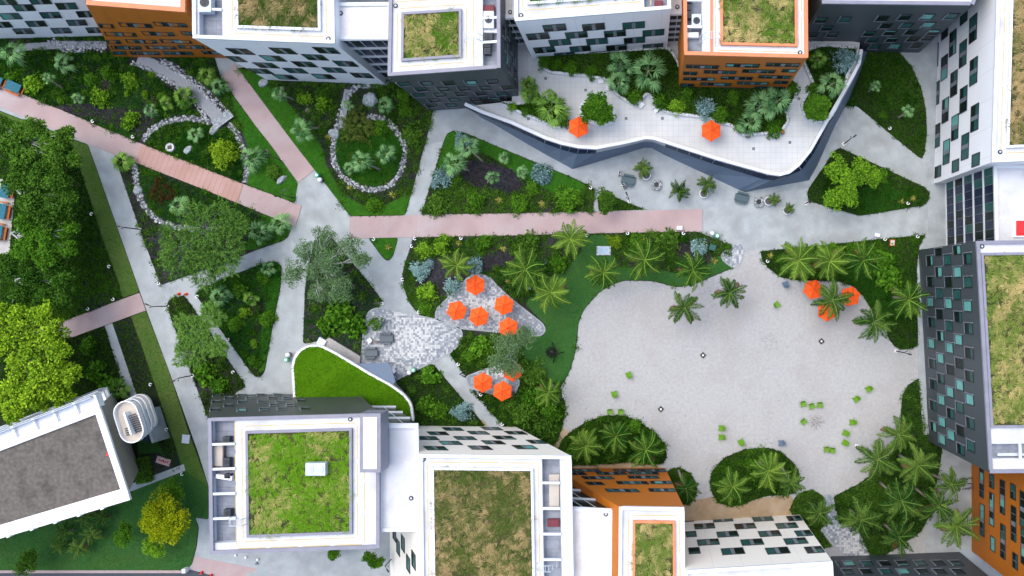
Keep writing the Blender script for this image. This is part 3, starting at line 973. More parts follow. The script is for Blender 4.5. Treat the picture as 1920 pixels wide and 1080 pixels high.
    def roofdeck(s, grass=None, strip=None, seed=1, deck=M_ROOFW, grass_mat=None, lines=True, pw=0.38, gm=L_GRASSV, gsoil=None, beams=0, kerb=None, green=0.5, strip2=None):
        """deck with coping, an optional planted square and a sunken equipment well; rects are image quads (x0,y0,x1,y1)"""
        z = s.z
        R_ = Quad(*[P(*p, z) for p in s.roof])
        f = homog(s.roof)
        LU, LV = (R_.b - R_.a).length, (R_.d - R_.a).length

        def st(rc):
            x0, y0, x1, y1 = rc
            a, b_ = f(x0, max(y0, y1)), f(x1, min(y0, y1))
            lo_u, hi_u = sorted((a[0], b_[0]))
            lo_v, hi_v = sorted((a[1], b_[1]))
            return [max(lo_u, 0.0), min(hi_u, 1.0), max(lo_v, 0.0), min(hi_v, 1.0)]
        zones = []
        if grass:
            zones.append(("g", st(grass)))
        if strip:
            zones.append(("s", st(strip)))
        us = sorted({0.0, 1.0, *[q for _, r in zones for q in r[:2]]})
        vs = sorted({0.0, 1.0, *[q for _, r in zones for q in r[2:]]})
        dk, well = MB(), MB()
        dz = Vector((0, 0, 1))
        WD = 1.3
        for i in range(len(us) - 1):
            for j in range(len(vs) - 1):
                if us[i + 1] - us[i] < 1e-6 or vs[j + 1] - vs[j] < 1e-6:
                    continue
                uc, vc = (us[i] + us[i + 1]) / 2, (vs[j] + vs[j + 1]) / 2
                zn = [k for k, r in zones if r[0] - 1e-6 < uc < r[1] + 1e-6 and r[2] - 1e-6 < vc < r[3] + 1e-6]
                qd = [R_(us[i], vs[j]), R_(us[i + 1], vs[j]), R_(us[i + 1], vs[j + 1]), R_(us[i], vs[j + 1])]
                if "s" in zn:
                    continue
                dk.face([p - dz * 0.30 for p in qd])
        for k, r in zones:
            if k == "s":
                q4 = [R_(r[0], r[2]), R_(r[1], r[2]), R_(r[1], r[3]), R_(r[0], r[3])]
                well.face([p - dz * WD for p in q4], 0)
                for a in range(4):
                    p, q_ = q4[a], q4[(a + 1) % 4]
                    well.face([p - dz * WD, q_ - dz * WD, q_ - dz * 0.3, p - dz * 0.3], 1)
                if beams:
                    for t in range(1, beams + 1):
                        v = r[2] + (r[3] - r[2]) * t / (beams + 1)
                        a, b_ = R_(r[0], v), R_(r[1], v)
                        if abs(r[1] - r[0]) * LU > abs(r[3] - r[2]) * LV:
                            u = r[0] + (r[1] - r[0]) * t / (beams + 1)
                            a, b_ = R_(u, r[2]), R_(u, r[3])
                        d = (b_ - a).normalized()
                        nn = Vector((-d.y, d.x, 0)) * 0.14
                        bm = MB()
                        bm.slab([a - nn, b_ - nn, b_ + nn, a + nn], (0, 0, 1), -0.32, -0.06)
                        s.part(bm, "cross_beam", M_COPEW)
                s.part(well, "equipment_well", [M_WELL, M_COPEW])
        if lines:
            for k, r in zones:
                if k != "g":
                    continue
                for off in (0.55, 1.35):
                    for side in range(4):
                        u0, u1, v0, v1 = r[0] - off / LU, r[1] + off / LU, r[2] - off / LV, r[3] + off / LV
                        A, B = [((u0, v0), (u1, v0)), ((u1, v0), (u1, v1)), ((u1, v1), (u0, v1)), ((u0, v1), (u0, v0))][side]
                        if not (0.01 < min(A[0], B[0]) and max(A[0], B[0]) < 0.99 and 0.01 < min(A[1], B[1]) and max(A[1], B[1]) < 0.99):
                            continue
                        a, b_ = R_(*A), R_(*B)
                        ln = (b_ - a).length
                        m = max(1, int(ln / 3.6))
                        d = (b_ - a).normalized()
                        nn = Vector((-d.y, d.x, 0)) * 0.055
                        for t in range(m):
                            p0, p1 = a + (b_ - a) * ((t + 0.06) / m), a + (b_ - a) * ((t + 0.92) / m)
                            dk.face([p + dz * -0.292 for p in (p0 - nn, p1 - nn, p1 + nn, p0 + nn)], 1)
        s.part(dk, "roof_deck", [deck, M_YEL])
        # coping
        cp = MB()
        for a in range(4):
            p, q_ = [R_(0, 0), R_(1, 0), R_(1, 1), R_(0, 1)][a], [R_(0, 0), R_(1, 0), R_(1, 1), R_(0, 1)][(a + 1) % 4]
            d = (q_ - p).normalized()
            inn = Vector((-d.y, d.x, 0))
            if inn.dot(R_(.5, .5) - p) < 0:
                inn = -inn
            cp.slab([p + d * 0.0 - inn * 0.03, q_ - d * pw - inn * 0.03, q_ - d * pw + inn * pw, p + inn * pw - d * 0.0], (0, 0, 1), -0.34, 0.0)
        s.part(cp, "coping", s.cope)
        for k, r in zones:
            if k == "g":
                s.planting(R_, r, LU, LV, seed, gm, gsoil, kerb or s.cope, green)
        s.R_, s.f = R_, f

    def planting(s, R_, r, LU, LV, seed, gm, gsoil, kerbm, green):
        dz = Vector((0, 0, 1))
        q4 = [R_(r[0], r[2]), R_(r[1], r[2]), R_(r[1], r[3]), R_(r[0], r[3])]
        kb = MB()
        for a in range(4):
            p, q_ = q4[a], q4[(a + 1) % 4]
            d = (q_ - p).normalized()
            inn = Vector((-d.y, d.x, 0))
            if inn.dot(R_((r[0] + r[1]) / 2, (r[2] + r[3]) / 2) - p) < 0:
                inn = -inn
            kb.slab([p, q_ - d * 0.3, q_ - d * 0.3 + inn * 0.3, p + inn * 0.3], dz, -0.31, 0.06)
        s.part(kb, "planter_kerb", kerbm)
        so = MB()
        so.face([p - dz * 0.12 for p in q4])
        s.part(so, "roof_soil", M_RSOIL)
        rng = np.random.default_rng(seed)
        area = (r[1] - r[0]) * LU * (r[3] - r[2]) * LV
        nt = int(area * 9)
        u, v = rng.uniform(r[0] + .35 / LU, r[1] - .35 / LU, nt), rng.uniform(r[2] + .35 / LV, r[3] - .35 / LV, nt)
        a, b_, c, d = (np.array(p) for p in (R_.a, R_.b, R_.c, R_.d))
        pts = (a[None] * ((1 - u) * (1 - v))[:, None] + b_[None] * (u * (1 - v))[:, None] + c[None] * (u * v)[:, None] + d[None] * ((1 - u) * v)[:, None])
        x, y = pts[:, 0], pts[:, 1]
        mixv = .38 * wav(x, y, seed + 1, .5) + .32 * wav(x, y, seed + 2, 1.3) + .30 * wav(x, y, seed + 4, 3.2)
        tt = np.clip((mixv - .5) * 2.3 + (.82 - green) + rng.normal(0, .2, nt), 0, 1)
        ang = 2 * np.pi * wav(x, y, seed + 3, .3) * 1.5 + rng.normal(0, .45, nt)
        m = 22
        N = nt * m
        base = np.repeat(pts, m, 0)
        base[:, :2] += rng.normal(0, .13, (N, 2))
        base[:, 2] -= .12
        aa = np.repeat(ang, m) + rng.normal(0, .38, N)
        el = np.radians(rng.uniform(4, 42, N))
        D = np.stack([np.cos(aa) * np.cos(el), np.sin(aa) * np.cos(el), np.sin(el)], 1)
        V, F = leaf_quads(base, D, np.repeat(rng.uniform(.35, .8, nt), m) * rng.uniform(.6, 1.2, N), rng.uniform(.035, .07, N), rng, droop=.3)
        T = np.clip(np.repeat(tt, m) + rng.normal(0, .17, N), 0.0, 1)
        me = np_mesh("roof_grass", V - np.array(s.o)[None], F, gm, np.repeat(T, 4))
        o = link_mesh("roof_grass", me, s.root)
        o["kind"] = "stuff"


M_RSOIL = nmat("roof_soil", (0.035, 0.045, 0.012), (0.07, 0.065, 0.02), 0.6, 0.95, 0.5, 8, (0.085, 0.06, 0.035), 0.3, 0.8)


def drain(bd, px, py, z):
    b = MB()
    c = P(px, py, z)
    b.cyl((c.x, c.y), 0.27, z - 0.02, z + 0.07, 14, 0)
    b.cyl((c.x, c.y), 0.13, z + 0.07, z + 0.12, 10, 1)
    bd.part(b, "roof_drain", [M_BLACK, M_LGREY])


def wlist(pts, w, h, kind, half=None):
    out = []
    for p in pts:
        if len(p) == 3:
            out.append((p[0], p[1], half, h, "half" if kind == "four" else "one"))
        else:
            out.append((p[0], p[1], w, h, kind))
    return out


AC_N = [0]


def ac_unit(px, py, z, w, l, label, h=1.0, dark=False, fans=1, rz=0.0):
    c = P(px, py, z)
    t = thing("air_conditioner", label, "air conditioner", c, rz, "rooftop equipment")
    b = MB()
    b.box((0, 0, h / 2 + 0.06), (w, l, h), 0)
    for sx in (-1, 1):
        for sy in (-1, 1):
            b.box((sx * w * .42, sy * l * .42, 0.04), (0.1, 0.1, 0.08), 1)
    b.build("casing", [M_DGREY if dark else M_LGREY, M_BLACK], t)
    for k in range(fans):
        f = MB()
        cx = 0 if fans == 1 else (k - (fans - 1) / 2) * w / fans
        r = min(w / fans, l) * 0.36
        f.cyl((cx, 0), r, h + 0.06, h + 0.12, 18, 0, top_mi=1)
        f.cyl((cx, 0), r * .25, h + 0.12, h + 0.16, 10, 0)
        for a in range(4):
            f.box((cx, 0, h + 0.135), (r * 1.9, 0.04, 0.02), 0, rz=a * math.pi / 4)
        f.build("fan", [M_LGREY if fans > 1 else M_BLACK, M_LGREY if fans > 1 else M_DGREY], t)
    return t


def curtain(bd, A, B, rows, cols, glass=M_GB, zt=None, mull=M_COPEW, bA=None, bB=None, vcols=None, vertical=False, tw=0.28):
    """glazed wall with rows of white transoms"""
    zt = zt or bd.z
    bA, bB = bA or bd.ground(A), bB or bd.ground(B)
    q = Quad(P(*bA, bd.zb), P(*bB, bd.zb), P(*B, zt - 0.3), P(*A, zt - 0.3))
    n = (q.b - q.a).cross(q.d - q.a).normalized()
    if n.dot(q(0.5, 0.5) - Vector(bd.o)) < 0:
        n = -n
    g = MB()
    for i in range(rows):
        for j in range(cols):
            v0, v1, u0, u1 = i / rows, (i + 1) / rows, j / cols, (j + 1) / cols
            g.face([q(u0, v0), q(u1, v0), q(u1, v1), q(u0, v1)], random.choices((0, 1, 2), (6, 5, 1))[0])
    go = bd.part(g, "glass_wall", [glass, M_GD, M_GT])
    hh = (q.d - q.a).length
    ww = (q.b - q.a).length
    for i in range(rows + 1):
        v = i / rows
        b = MB()
        e = tw / 2 / hh
        b.slab([q(0, v - e), q(1, v - e), q(1, v + e), q(0, v + e)], n, 0.0, 0.22 if not vertical else 0.10)
        bd.part(b, "transom", mull)
    for j in range(1, cols):
        u = j / cols
        b = MB()
        e = (0.022 if vertical else 0.04) / ww
        b.slab([q(u - e, 0), q(u + e, 0), q(u + e, 1), q(u - e, 1)], n, 0.0, 0.06)
        bd.part(b, "mullion", M_FIN if vertical else mull)

GRP = "student housing blocks round the garden"
# white block, top, second from left of the towers
b = Building("apartment_block", "white checker-windowed block with a green roof, left of the charcoal tower at the top", [(361, 71), (627, 81), (624, -150), (359, -150)], 20, VR, M_WHITE, M_COPEW, group=GRP)
b.palette = (4, 5, 0.6)
b.roofdeck(grass=(440, 52, 599, -40), strip=(371, 68, 411, -140), seed=11, beams=3, green=0.55, gm=L_GRASSR)
b.facade((361, 71), (627, 81), wlist([(451, 96), (531, 95), (612, 94), (512, 109), (591, 107), (437, 110), (499, 122), (571, 120), (648, 119), (489, 133), (554, 132), (627, 131), (535, 144), (607, 143), (679, 141)], 2.55, 2.5, "two"))
b.facade((627, 81), (624, -150))
b.facade((361, 71), (359, -150))
drain(b, 616, 73, 19.7)
drain(b, 376, 60, 18.9)
# white link between it and the charcoal tower
b = Building("link_building", "low white roofed glass link between the white block and the charcoal tower at the top", [(629, 73), (733, 72), (733, 4), (629, 5)], 18.3, VR, M_WHITE, M_COPEW, group="glass links between the blocks")
b.roofdeck(deck=M_ROOFC, lines=False)
curtain(b, (629, 73), (733, 72), 5, 5)
b.facade((629, 73), (629, 5))
drain(b, 639, 25, 18.0)
# charcoal tower at the top
b = Building("apartment_block", "charcoal tower with small square windows at the top, left of the paved terrace", [(727, 142), (938, 127), (936, -140), (731, -130)], 19.5, VR, M_CHAR, M_COPEC, group=GRP)
b.palette = (5, 4, 2)
b.roofdeck(grass=(752, 114, 866, 14), strip=(905, 124, 933, -60), seed=12, beams=3, green=0.52)
b.facade((727, 142), (938, 127), wlist([(758, 157), (800, 156), (842, 155.5), (884, 154.5), (924, 153), (790, 167), (832, 167), (870, 166), (910, 165), (951, 164), (785, 178), (825, 177.5), (864, 176), (902, 175), (940, 175), (814, 188), (852, 187), (891, 186), (929, 185), (960, 184), (809, 197.5), (846, 197), (883, 196), (917, 195), (952, 194)], 1.35, 1.85, "fin"))
b.facade((938, 127), (936, -140), wlist([(951, 110), (956, 128), (948, 88), (958, 90), (963, 112), (944, 60), (952, 62), (966, 140), (968, 160)], 1.35, 1.85, "fin"))
b.facade((727, 142), (731, -130))
drain(b, 742, 11, 19.2)
# dark link
b = Building("link_building", "narrow white roofed dark glass link right of the charcoal tower", [(940, 34), (966, 33), (966, -140), (940, -140)], 15.5, VR, M_WHITE, M_COPEW, zb=5, group="glass links between the blocks")
b.roofdeck(deck=M_ROOFC, lines=False)
curtain(b, (938, 34), (966, 33), 4, 2, M_GD)
b.facade((966, 33), (966, -140))
drain(b, 957, 23, 15.2)
# white block on the terrace
b = Building("apartment_block", "long white checker-windowed block standing on the terrace behind the palms", [(965, 39), (1258, 16), (1252, -160), (963, -150)], 21, VR, M_WHITE, M_COPEW, zb=5, group=GRP)
b.palette = (4, 5, 0.4)
b.roofdeck(grass=(990, 8, 1200, -40), strip=(1211, 13, 1252, -100), seed=13, beams=1, green=0.45)
b.facade((965, 39), (1258, 16), wlist([(1040, 51.5), (1113, 50), (1188, 47), (1009, 67.5), (1081, 65), (1153, 62.5), (1225, 61), (1050, 79), (1119.5, 77), (1189.5, 75), (1021, 93), (1088, 91), (1156, 89), (1224, 87), (1059, 103), (1125, 101), (1190, 99)], 2.7, 2.45, "two"))
b.facade((1258, 16), (1252, -160))
b.facade((965, 39), (963, -150))
drain(b, 977, 29, 20.7)
# glass link white-orange
b = Building("link_building", "narrow glass link between the long white block and the ochre tower on the terrace", [(1257, 26), (1284, 25), (1284, -120), (1257, -120)], 16.5, VR, M_WHITE, M_COPEW, zb=5, group="glass links between the blocks")
b.roofdeck(deck=M_ROOFC, lines=False)
curtain(b, (1257, 26), (1284, 25), 5, 2, M_GD)
drain(b, 1270, 13, 16.2)
# ochre tower on the terrace
b = Building("apartment_block", "ochre tower with ribbon windows standing on the terrace, salmon roof edge", [(1283, 102), (1515, 108), (1513, -140), (1280, -140)], 21, VR, M_ORANGE, M_COPEO, zb=5, group=GRP)
b.palette = (5, 4, 1.5)
b.roofdeck(grass=(1350, 84, 1494, -40), strip=(1286, 99, 1314, -100), seed=14, beams=3, green=0.5)
T7 = lambda x, y: (1270 + x / 5.143, 90 + y / 5.143)
b.facade((1283, 102), (1515, 108), wlist([T7(240, 178), T7(630, 166), T7(1018, 160), (*T7(123, 242), 1), T7(412, 230), T7(785, 222), (*T7(1078, 216), 1), T7(208, 297), T7(573, 288), T7(938, 277), (*T7(95, 355), 1), T7(370, 347), T7(725, 337), (*T7(1000, 328), 1), T7(160, 402), T7(540, 394), T7(890, 384)], 4.0, 1.45, "four", 1.8))
b.facade((1515, 108), (1513, -140))
b.facade((1283, 102), (1280, -140))
drain(b, 1500, 99, 20.7)
tmp = MB()
a_, c_ = P(1331, 100, 20.7), P(1332, -120, 20.7)
tmp.box(((a_.x + c_.x) / 2 + .15, (a_.y + c_.y) / 2, 20.74), (0.3, (c_ - a_).length, 0.16))
b.part(tmp, "roof_divider", M_COPEO)
# charcoal block top right
b = Building("apartment_block", "long charcoal block at the top right between the ochre tower and the tall white block", [(1541, 6), (1826, 9), (1900, -170), (1500, -170)], 20, VR, M_CHAR, M_COPEC, group=GRP)
b.palette = (5, 4, 2)
b.roofdeck(seed=15)
b.facade((1541, 6), (1826, 9), wlist([(1539, 37), (1584, 36), (1654, 34), (1696, 32), (1739, 31), (1784, 30), (1550, 52), (1660, 48), (1700, 47), (1741, 46), (1522, 65), (1560, 64.5), (1629, 62.5), (1668, 61), (1707, 60), (1750, 60), (1530, 79), (1635, 75), (1672, 74), (1711, 73), (1739, 71), (1640, 87), (1678, 86), (1717, 85)], 1.45, 2.0, "fin"))
b.facade((1541, 6), (1500, -170))
# tall white block right
b = Building("apartment_block", "tall white checker-windowed block along the right edge, upper", [(1860, 304), (2180, 290), (2180, -260), (1877, -260)], 20, VR, M_WHITE, M_COPEW, group=GRP)
b.palette = (3, 5, 0.8)
b.roofdeck(grass=(1888, 276, 1990, -40), seed=16, green=0.3, gm=L_GRASSR)
b.facade((1877, -260), (1860, 304), wlist([(1825, 54), (1826, 134), (1828, 221), (1830, 300, 1), (1806, 101), (1807, 187), (1810, 275), (1787, 81), (1789, 157), (1791, 239), (1792, 311, 1), (1771, 127), (1773, 207), (1775, 285), (1754, 106), (1756, 176), (1757, 255), (1759, 322, 1), (1808, 20), (1789, 8), (1772, 50)], 3.25, 2.5, "two", 1.6))
b.facade((1860, 304), (2180, 290))
drain(b, 1875, 285, 19.7)
# glass link right
b = Building("link_building", "white roofed glass link with tall white fins at the right edge", [(1867, 462), (2100, 462), (2100, 310), (1864, 310)], 16.5, VR, M_WHITE, M_COPEW, group="glass links between the blocks")
b.palette = (3, 5, 1)
b.roofdeck(deck=M_ROOFW, lines=False)
curtain(b, (1864, 310), (1867, 462), 5, 9, M_GB, vertical=True, tw=0.34)
t = thing("roof_hatch", "red roof hatch cover on the white roof at the right edge", "hatch", P(1917, 428, 16.2))
m_ = MB(); m_.box((0, 0, .15), (2.2, 2.2, .3)); m_.build("hatch_kerb", M_WHITEP, t)
m_ = MB(); m_.box((0, 0, .34), (1.8, 1.8, .1)); m_.box((0, 0, .41), (1.3, 1.3, .05)); m_.build("hatch_lid", M_RED, t)
# charcoal tower right
b = Building("apartment_block", "charcoal tower with staggered square windows on the right side of the sand beach", [(1856, 887), (2140, 885), (2140, 448), (1831, 452)], 21, VR, M_CHAR, M_COPEC, group=GRP)
b.palette = (3, 3, 6)
b.roofdeck(grass=(1858, 808, 1990, 474), strip=(1863, 863, 2120, 835), seed=17, green=0.55, beams=4)
cols_ = [(1815, 485), (1816, 529), (1795, 467), (1796, 510), (1777, 487), (1779, 529), (1760, 470), (1761, 510), (1744, 489), (1745, 528), (1795, 552), (1797, 594), (1798, 637), (1799, 681), (1800, 722), (1800, 764), (1801, 807), (1815, 574), (1817, 616), (1818, 662), (1818, 705), (1819, 749), (1820, 793), (1779, 569), (1780, 611), (1781, 652), (1782, 693), (1782, 735), (1783, 775), (1784, 816), (1762, 550), (1762, 589), (1764, 630), (1764, 672), (1765, 710), (1766, 750), (1767, 791), (1767, 824), (1745, 566), (1747, 604), (1747, 644), (1749, 682), (1750, 720), (1750, 760), (1751, 800), (1802, 842), (1821, 836)]
b.facade((1831, 452), (1856, 887), wlist(cols_, 1.35, 2.5, "fin"))
b.facade((1831, 452), (2140, 448))
b.facade((1856, 887), (2140, 885))
drain(b, 1841, 462, 20.7)
sheet("path", [(1724, 460), (1732, 458), (1738, 815), (1731, 815), (1722, 709), (1721, 649), (1719, 500)], 0.0, 0.12, M_CONC)
# ochre tower right
b = Building("apartment_block", "ochre block with tall ribbon windows in the bottom right corner", [(1945, 1130), (2200, 1130), (2200, 880), (1945, 892)], 20, VR, M_ORANGE, M_COPEO, group=GRP)
b.palette = (5, 3, 2)
b.roofdeck(seed=18)
b.facade((1945, 892), (1945, 1130), wlist([(1841, 903), (1842, 975), (1860, 902, 1), (1860, 955), (1862, 1020, 1), (1880, 932), (1881, 1015), (1900, 922, 1), (1901, 982), (1904, 1052, 1), (1918, 955), (1920, 1025)], 4.3, 1.5, "four", 1.9))
# charcoal bottom right
b = Building("apartment_block", "charcoal block along the bottom edge below the checkered paver path", [(1628, 1300), (1920, 1300), (1918, 1132), (1628, 1142)], 20, VR, M_CHAR, M_COPEC, group=GRP)
b.palette = (5, 5, 2)
b.roofdeck(seed=19)
b.facade((1628, 1142), (1918, 1132), wlist([(1592, 1057), (1626, 1057), (1659, 1057), (1692, 1056), (1726, 1056), (1760, 1056), (1793, 1056), (1565, 1058), (1590, 1072), (1624, 1072), (1661, 1072), (1694, 1072), (1730, 1072), (1762, 1072), (1797, 1072)], 1.45, 2.0, "fin"))
b.facade((1918, 1132), (1920, 1300))
b.facade((1628, 1142), (1628, 1300))
# white block bottom right
b = Building("apartment_block", "cream white checker-windowed block at the bottom, right of the ochre roof", [(1290, 1300), (1575, 1300), (1561, 1053), (1284, 1070)], 21, VR, M_WHITESUN, M_COPEW, group=GRP)
b.palette = (3, 6, 0.5)
b.roofdeck(seed=20)
b.facade((1284, 1070), (1561, 1053), wlist([(1291, 974, 1), (1355, 974), (1430, 973), (1495, 972), (1321, 987), (1397, 987), (1475, 986), (1296, 1002, 1), (1364, 1002), (1443, 1001), (1512, 1000), (1328, 1017), (1410, 1017), (1492, 1015), (1302, 1033, 1), (1374, 1034), (1458, 1033), (1532, 1031)], 2.75, 2.5, "two", 1.4))
b.facade((1561, 1053), (1575, 1300))
b.facade((1284, 1070), (1290, 1300))

# ---- western blocks, leaning as in the photograph
b = Building("apartment_block", "white checker-windowed block in the top left corner", [(-120, -15), (158, -22), (150, -160), (-120, -160)], 20, VL, M_WHITE, M_COPEW, group=GRP)
b.palette = (4, 5, 0.5)
b.roofdeck(seed=21)
b.facade((-120, -15), (158, -22), wlist([(45, 14), (125, 11), (20, 30), (95, 28), (163, 26), (3, 46), (68, 44), (144, 42), (44, 58), (115, 57), (180, 56), (75, 1), (10, 2)], 2.5, 2.5, "two"))
b = Building("apartment_block", "ochre ribbon-windowed tower at top left, beside the white corner block", [(161, 8), (346, 22), (350, -140), (150, -140)], 20, VL, M_ORANGE, M_COPEO, group=GRP)
b.palette = (5, 4, 1)
b.roofdeck(seed=22, lines=False, pw=0.5)
q_, n_ = b.facade((161, 8), (346, 22), wlist([(196, 39, 1), (255, 39), (319, 39), (224, 54), (297, 54), (350, 54, 1), (210, 69, 1), (266, 68.5), (330, 69), (237, 82), (305, 82), (362, 81), (224, 95, 1), (277, 95.5), (339, 95.5), (405, 94)], 4.0, 1.5, "four", 1.8), bA=(215, 107), bB=(433, 109))
b.facade((161, 8), (150, -140), bA=(215, 107), bB=(205, -60))
b.facade((346, 22), (350, -140), bA=(433, 109), bB=(433, -60))
# weathered roof building, lower left
b = Building("weathered_building", "old white building with a stained dark flat roof at lower left", [(-200, 1056), (240, 925), (186, 762), (-200, 910)], 13.5, VL, M_TANP, M_WHITEP)
R_ = b.roof
b.roofdeck(deck=M_DUSTROOF, lines=False, pw=0.75)
b.facade((186, 762), (240, 925))
b.facade((-200, 910), (186, 762), wall=M_WHITE)
b.facade((-200, 1056), (240, 925), wall=M_WHITE)
# cornice and balcony slabs
q0 = Quad(P(-200, 910, 13.5), P(186, 762, 13.5), P(240, 925, 13.5), P(-200, 1056, 13.5))
dirx = (q0.b - q0.a).normalized()
out_n = Vector((-dirx.y, dirx.x, 0))
lean = Vector((-(VL[0] - VR[0]) / (H * S), (VL[1] - VR[1]) / (H * S), 1.0))
for lv in range(1, 5):
    zz = 13.2 - 2.9 * (lv - 1) - (0 if lv > 1 else 0)
    off = lean * (zz - 13.5)
    m_ = MB()
    a_, b_ = q0.a + off, q0.b + off
    m_.slab([a_, b_, b_ + out_n * 1.3, a_ + out_n * 1.3], (0, 0, 1), -0.3, 0.0)
    b.part(m_, "balcony_slab", M_WHITEP)
    m_ = MB()
    m_.slab([a_ + out_n * 1.22, b_ + out_n * 1.22, b_ + out_n * 1.3, a_ + out_n * 1.3], (0, 0, 1), 0.003, 1.0)
    b.part(m_, "balcony_rail", M_LGREY)
for t_ in range(8):
    u = 0.30 + 0.1 * t_
    p_ = lerp(q0.a, q0.b, u)
    m_ = MB()
    m_.slab([p_ - dirx * .15, p_ + dirx * .15, p_ + dirx * .15 + out_n * 1.5, p_ - dirx * .15 + out_n * 1.5], (0, 0, 1), -0.9, 0.16)
    b.part(m_, "balcony_fin", M_WHITEP)
    p_ = lerp(q0.d, q0.c, 0.38 + 0.125 * t_ * .8)
    if 0.38 + 0.1 * t_ < 0.97:
        m_ = MB()
        m_.slab([p_ - dirx * .2, p_ + dirx * .2, p_ + dirx * .2 - out_n * 1.0, p_ - dirx * .2 - out_n * 1.0], (0, 0, 1), -0.6, 0.12)
        b.part(m_, "roof_bracket", M_WHITEP)
d2 = (q0.c - q0.d).normalized()
m_ = MB()
n2 = Vector((d2.y, -d2.x, 0))
m_.slab([q0.d, q0.c, q0.c + n2 * .85, q0.d + n2 * .85], (0, 0, 1), -0.45, -0.004)
b.part(m_, "roof_ledge", M_WHITEP)
e_dir = (q0.c - q0.b).normalized()
e_out = Vector((-e_dir.y, e_dir.x, 0))
if e_out.x < 0:
    e_out = -e_out
# stair tower: stacked rounded landings
st = thing("stair_tower", "white rounded open stair tower attached to the weathered building", "stair", P(248, 795, 0))
so_ = Vector(st.location)


def stadium(c, l, w, n=10, ang=0.0):
    pts = []
    for k in range(n + 1):
        a = math.pi * k / n
        pts.append((l / 2 * 0 + w / 2 * math.cos(a), l / 2 + w / 2 * math.sin(a)))
    for k in range(n + 1):
        a = math.pi + math.pi * k / n
        pts.append((w / 2 * math.cos(a), -l / 2 + w / 2 * math.sin(a)))
    return [(c[0] + x * math.cos(ang) - y * math.sin(ang), c[1] + x * math.sin(ang) + y * math.cos(ang)) for x, y in pts]


sang = math.radians(18)
for lv in range(4):
    zz = 2.6 + 3.0 * lv
    px = (268 - 7.5 * lv, 775 + 5 * lv)
    c_ = P(*px, zz)
    cc = (c_.x - so_.x, c_.y - so_.y)
    m_ = MB()
    outer, inner = stadium(cc, 2.3, 3.1, ang=sang), stadium(cc, 2.3, 2.84, ang=sang)
    hp = .55 if lv == 3 else .28
    n_ = len(outer)
    for k in range(n_):
        j = (k + 1) % n_
        m_.face([(*outer[k], zz - .2), (*outer[j], zz - .2), (*outer[j], zz + hp), (*outer[k], zz + hp)])
        m_.face([(*inner[k], zz + hp), (*inner[j], zz + hp), (*inner[j], zz), (*inner[k], zz)])
        m_.face([(*outer[k], zz + hp), (*outer[j], zz + hp), (*inner[j], zz + hp), (*inner[k], zz + hp)])
    o_ = m_.build("stair_parapet", M_WHITEP, st)
    m_ = MB()
    if lv in (0, 3):
        m_.prism(inner, zz - .1, zz + .02)
        m_.build("stair_landing", M_TANP, st)
c_ = P(245, 793, 11.9)
for k in range(9):
    m_ = MB()
    for sx in (-1, 1):
        m_.box((c_.x - so_.x + sx * .62 * math.cos(sang) - (k * .27 - 1.3) * math.sin(sang), c_.y - so_.y + sx * .62 * math.sin(sang) + (k * .27 - 1.3) * math.cos(sang), 11.75 + .05 * k * (1 if sx > 0 else -1)), (.95, .16, .1), rz=sang)
    m_.build("stair_tread", M_DGREY, st)
m_ = MB()
m_.box((c_.x - so_.x, c_.y - so_.y, 12.1), (.22, 2.9, 1.0), rz=sang)
m_.build("stair_spine", M_WHITEP, st)
m_ = MB()
p_ = P(277, 800, 4)
m_.box((p_.x - so_.x, p_.y - so_.y, 2.0), (.35, 4.6, 4.0), rz=sang)
m_.box((p_.x - so_.x - .9, p_.y - so_.y, 1.6), (1.3, 4.2, 3.2), 1, rz=sang)
m_.build("stair_side_wall", [M_CONC, M_GB], st)

# charcoal tower bottom left
b = Building("apartment_block", "charcoal tower with a large windswept grass roof and one pale air conditioner", [(394, 1039), (711, 1028), (711, 775), (390, 784)], 19, VL, M_CHARG, M_COPEC, group=GRP)
b.palette = (4, 5, 1)
b.roofdeck(grass=(463, 1008, 660, 803), strip=(397, 1020, 439, 786), seed=23, beams=4, green=0.72, gm=L_GRASSL)
b.facade((390, 784), (711, 775), wlist([(409, 742), (434, 747), (461, 742), (408, 754), (434, 761), (462, 754), (405, 769), (462, 769), (478, 747), (499, 741), (531, 741), (521, 747), (549, 747), (502, 754), (537, 754), (575, 752), (526, 760), (557, 760), (507, 768), (541, 767), (584, 767)], 1.15, 1.9, "fin"), bA=(397, 740), bB=(672, 738))
b.facade((711, 1028), (711, 775))
b.facade((390, 784), (394, 1039), bA=(397, 740), bB=(396, 952))
b.facade((394, 1039), (711, 1028))
drain(b, 657, 786, 18.7)
sh = MB()
a_, c_ = P(673, 887, 22), P(712, 776, 22)
sh.prism([(a_.x, a_.y), (c_.x, a_.y), (c_.x, c_.y), (a_.x, c_.y)], 18.6, 21.7, 1)
b.part(sh, "stair_head", [M_ROOFW, M_COPEC])
sh = MB()
sh.box(((a_.x + c_.x) / 2, (a_.y + c_.y) / 2, 21.72), (c_.x - a_.x - .8, c_.y - a_.y - .8, .06))
b.part(sh, "stair_head_roof", M_ROOFC)
ac_unit(597, 877, 19.1, 2.3, 1.45, "pale blue twin-fan air conditioner standing in the green roof grass", 0.9, fans=2)
# link
b = Building("link_building", "wide white roofed link between the bottom charcoal tower and the white block", [(709, 997), (786, 996), (784, 797), (709, 797)], 18.2, VL, M_WHITE, M_COPEW, group="glass links between the blocks")
b.roofdeck(deck=M_ROOFW, lines=False)
curtain(b, (709, 797), (784, 797), 4, 3, M_GD)
b.facade((709, 997), (786, 996))
drain(b, 771, 934, 17.9)
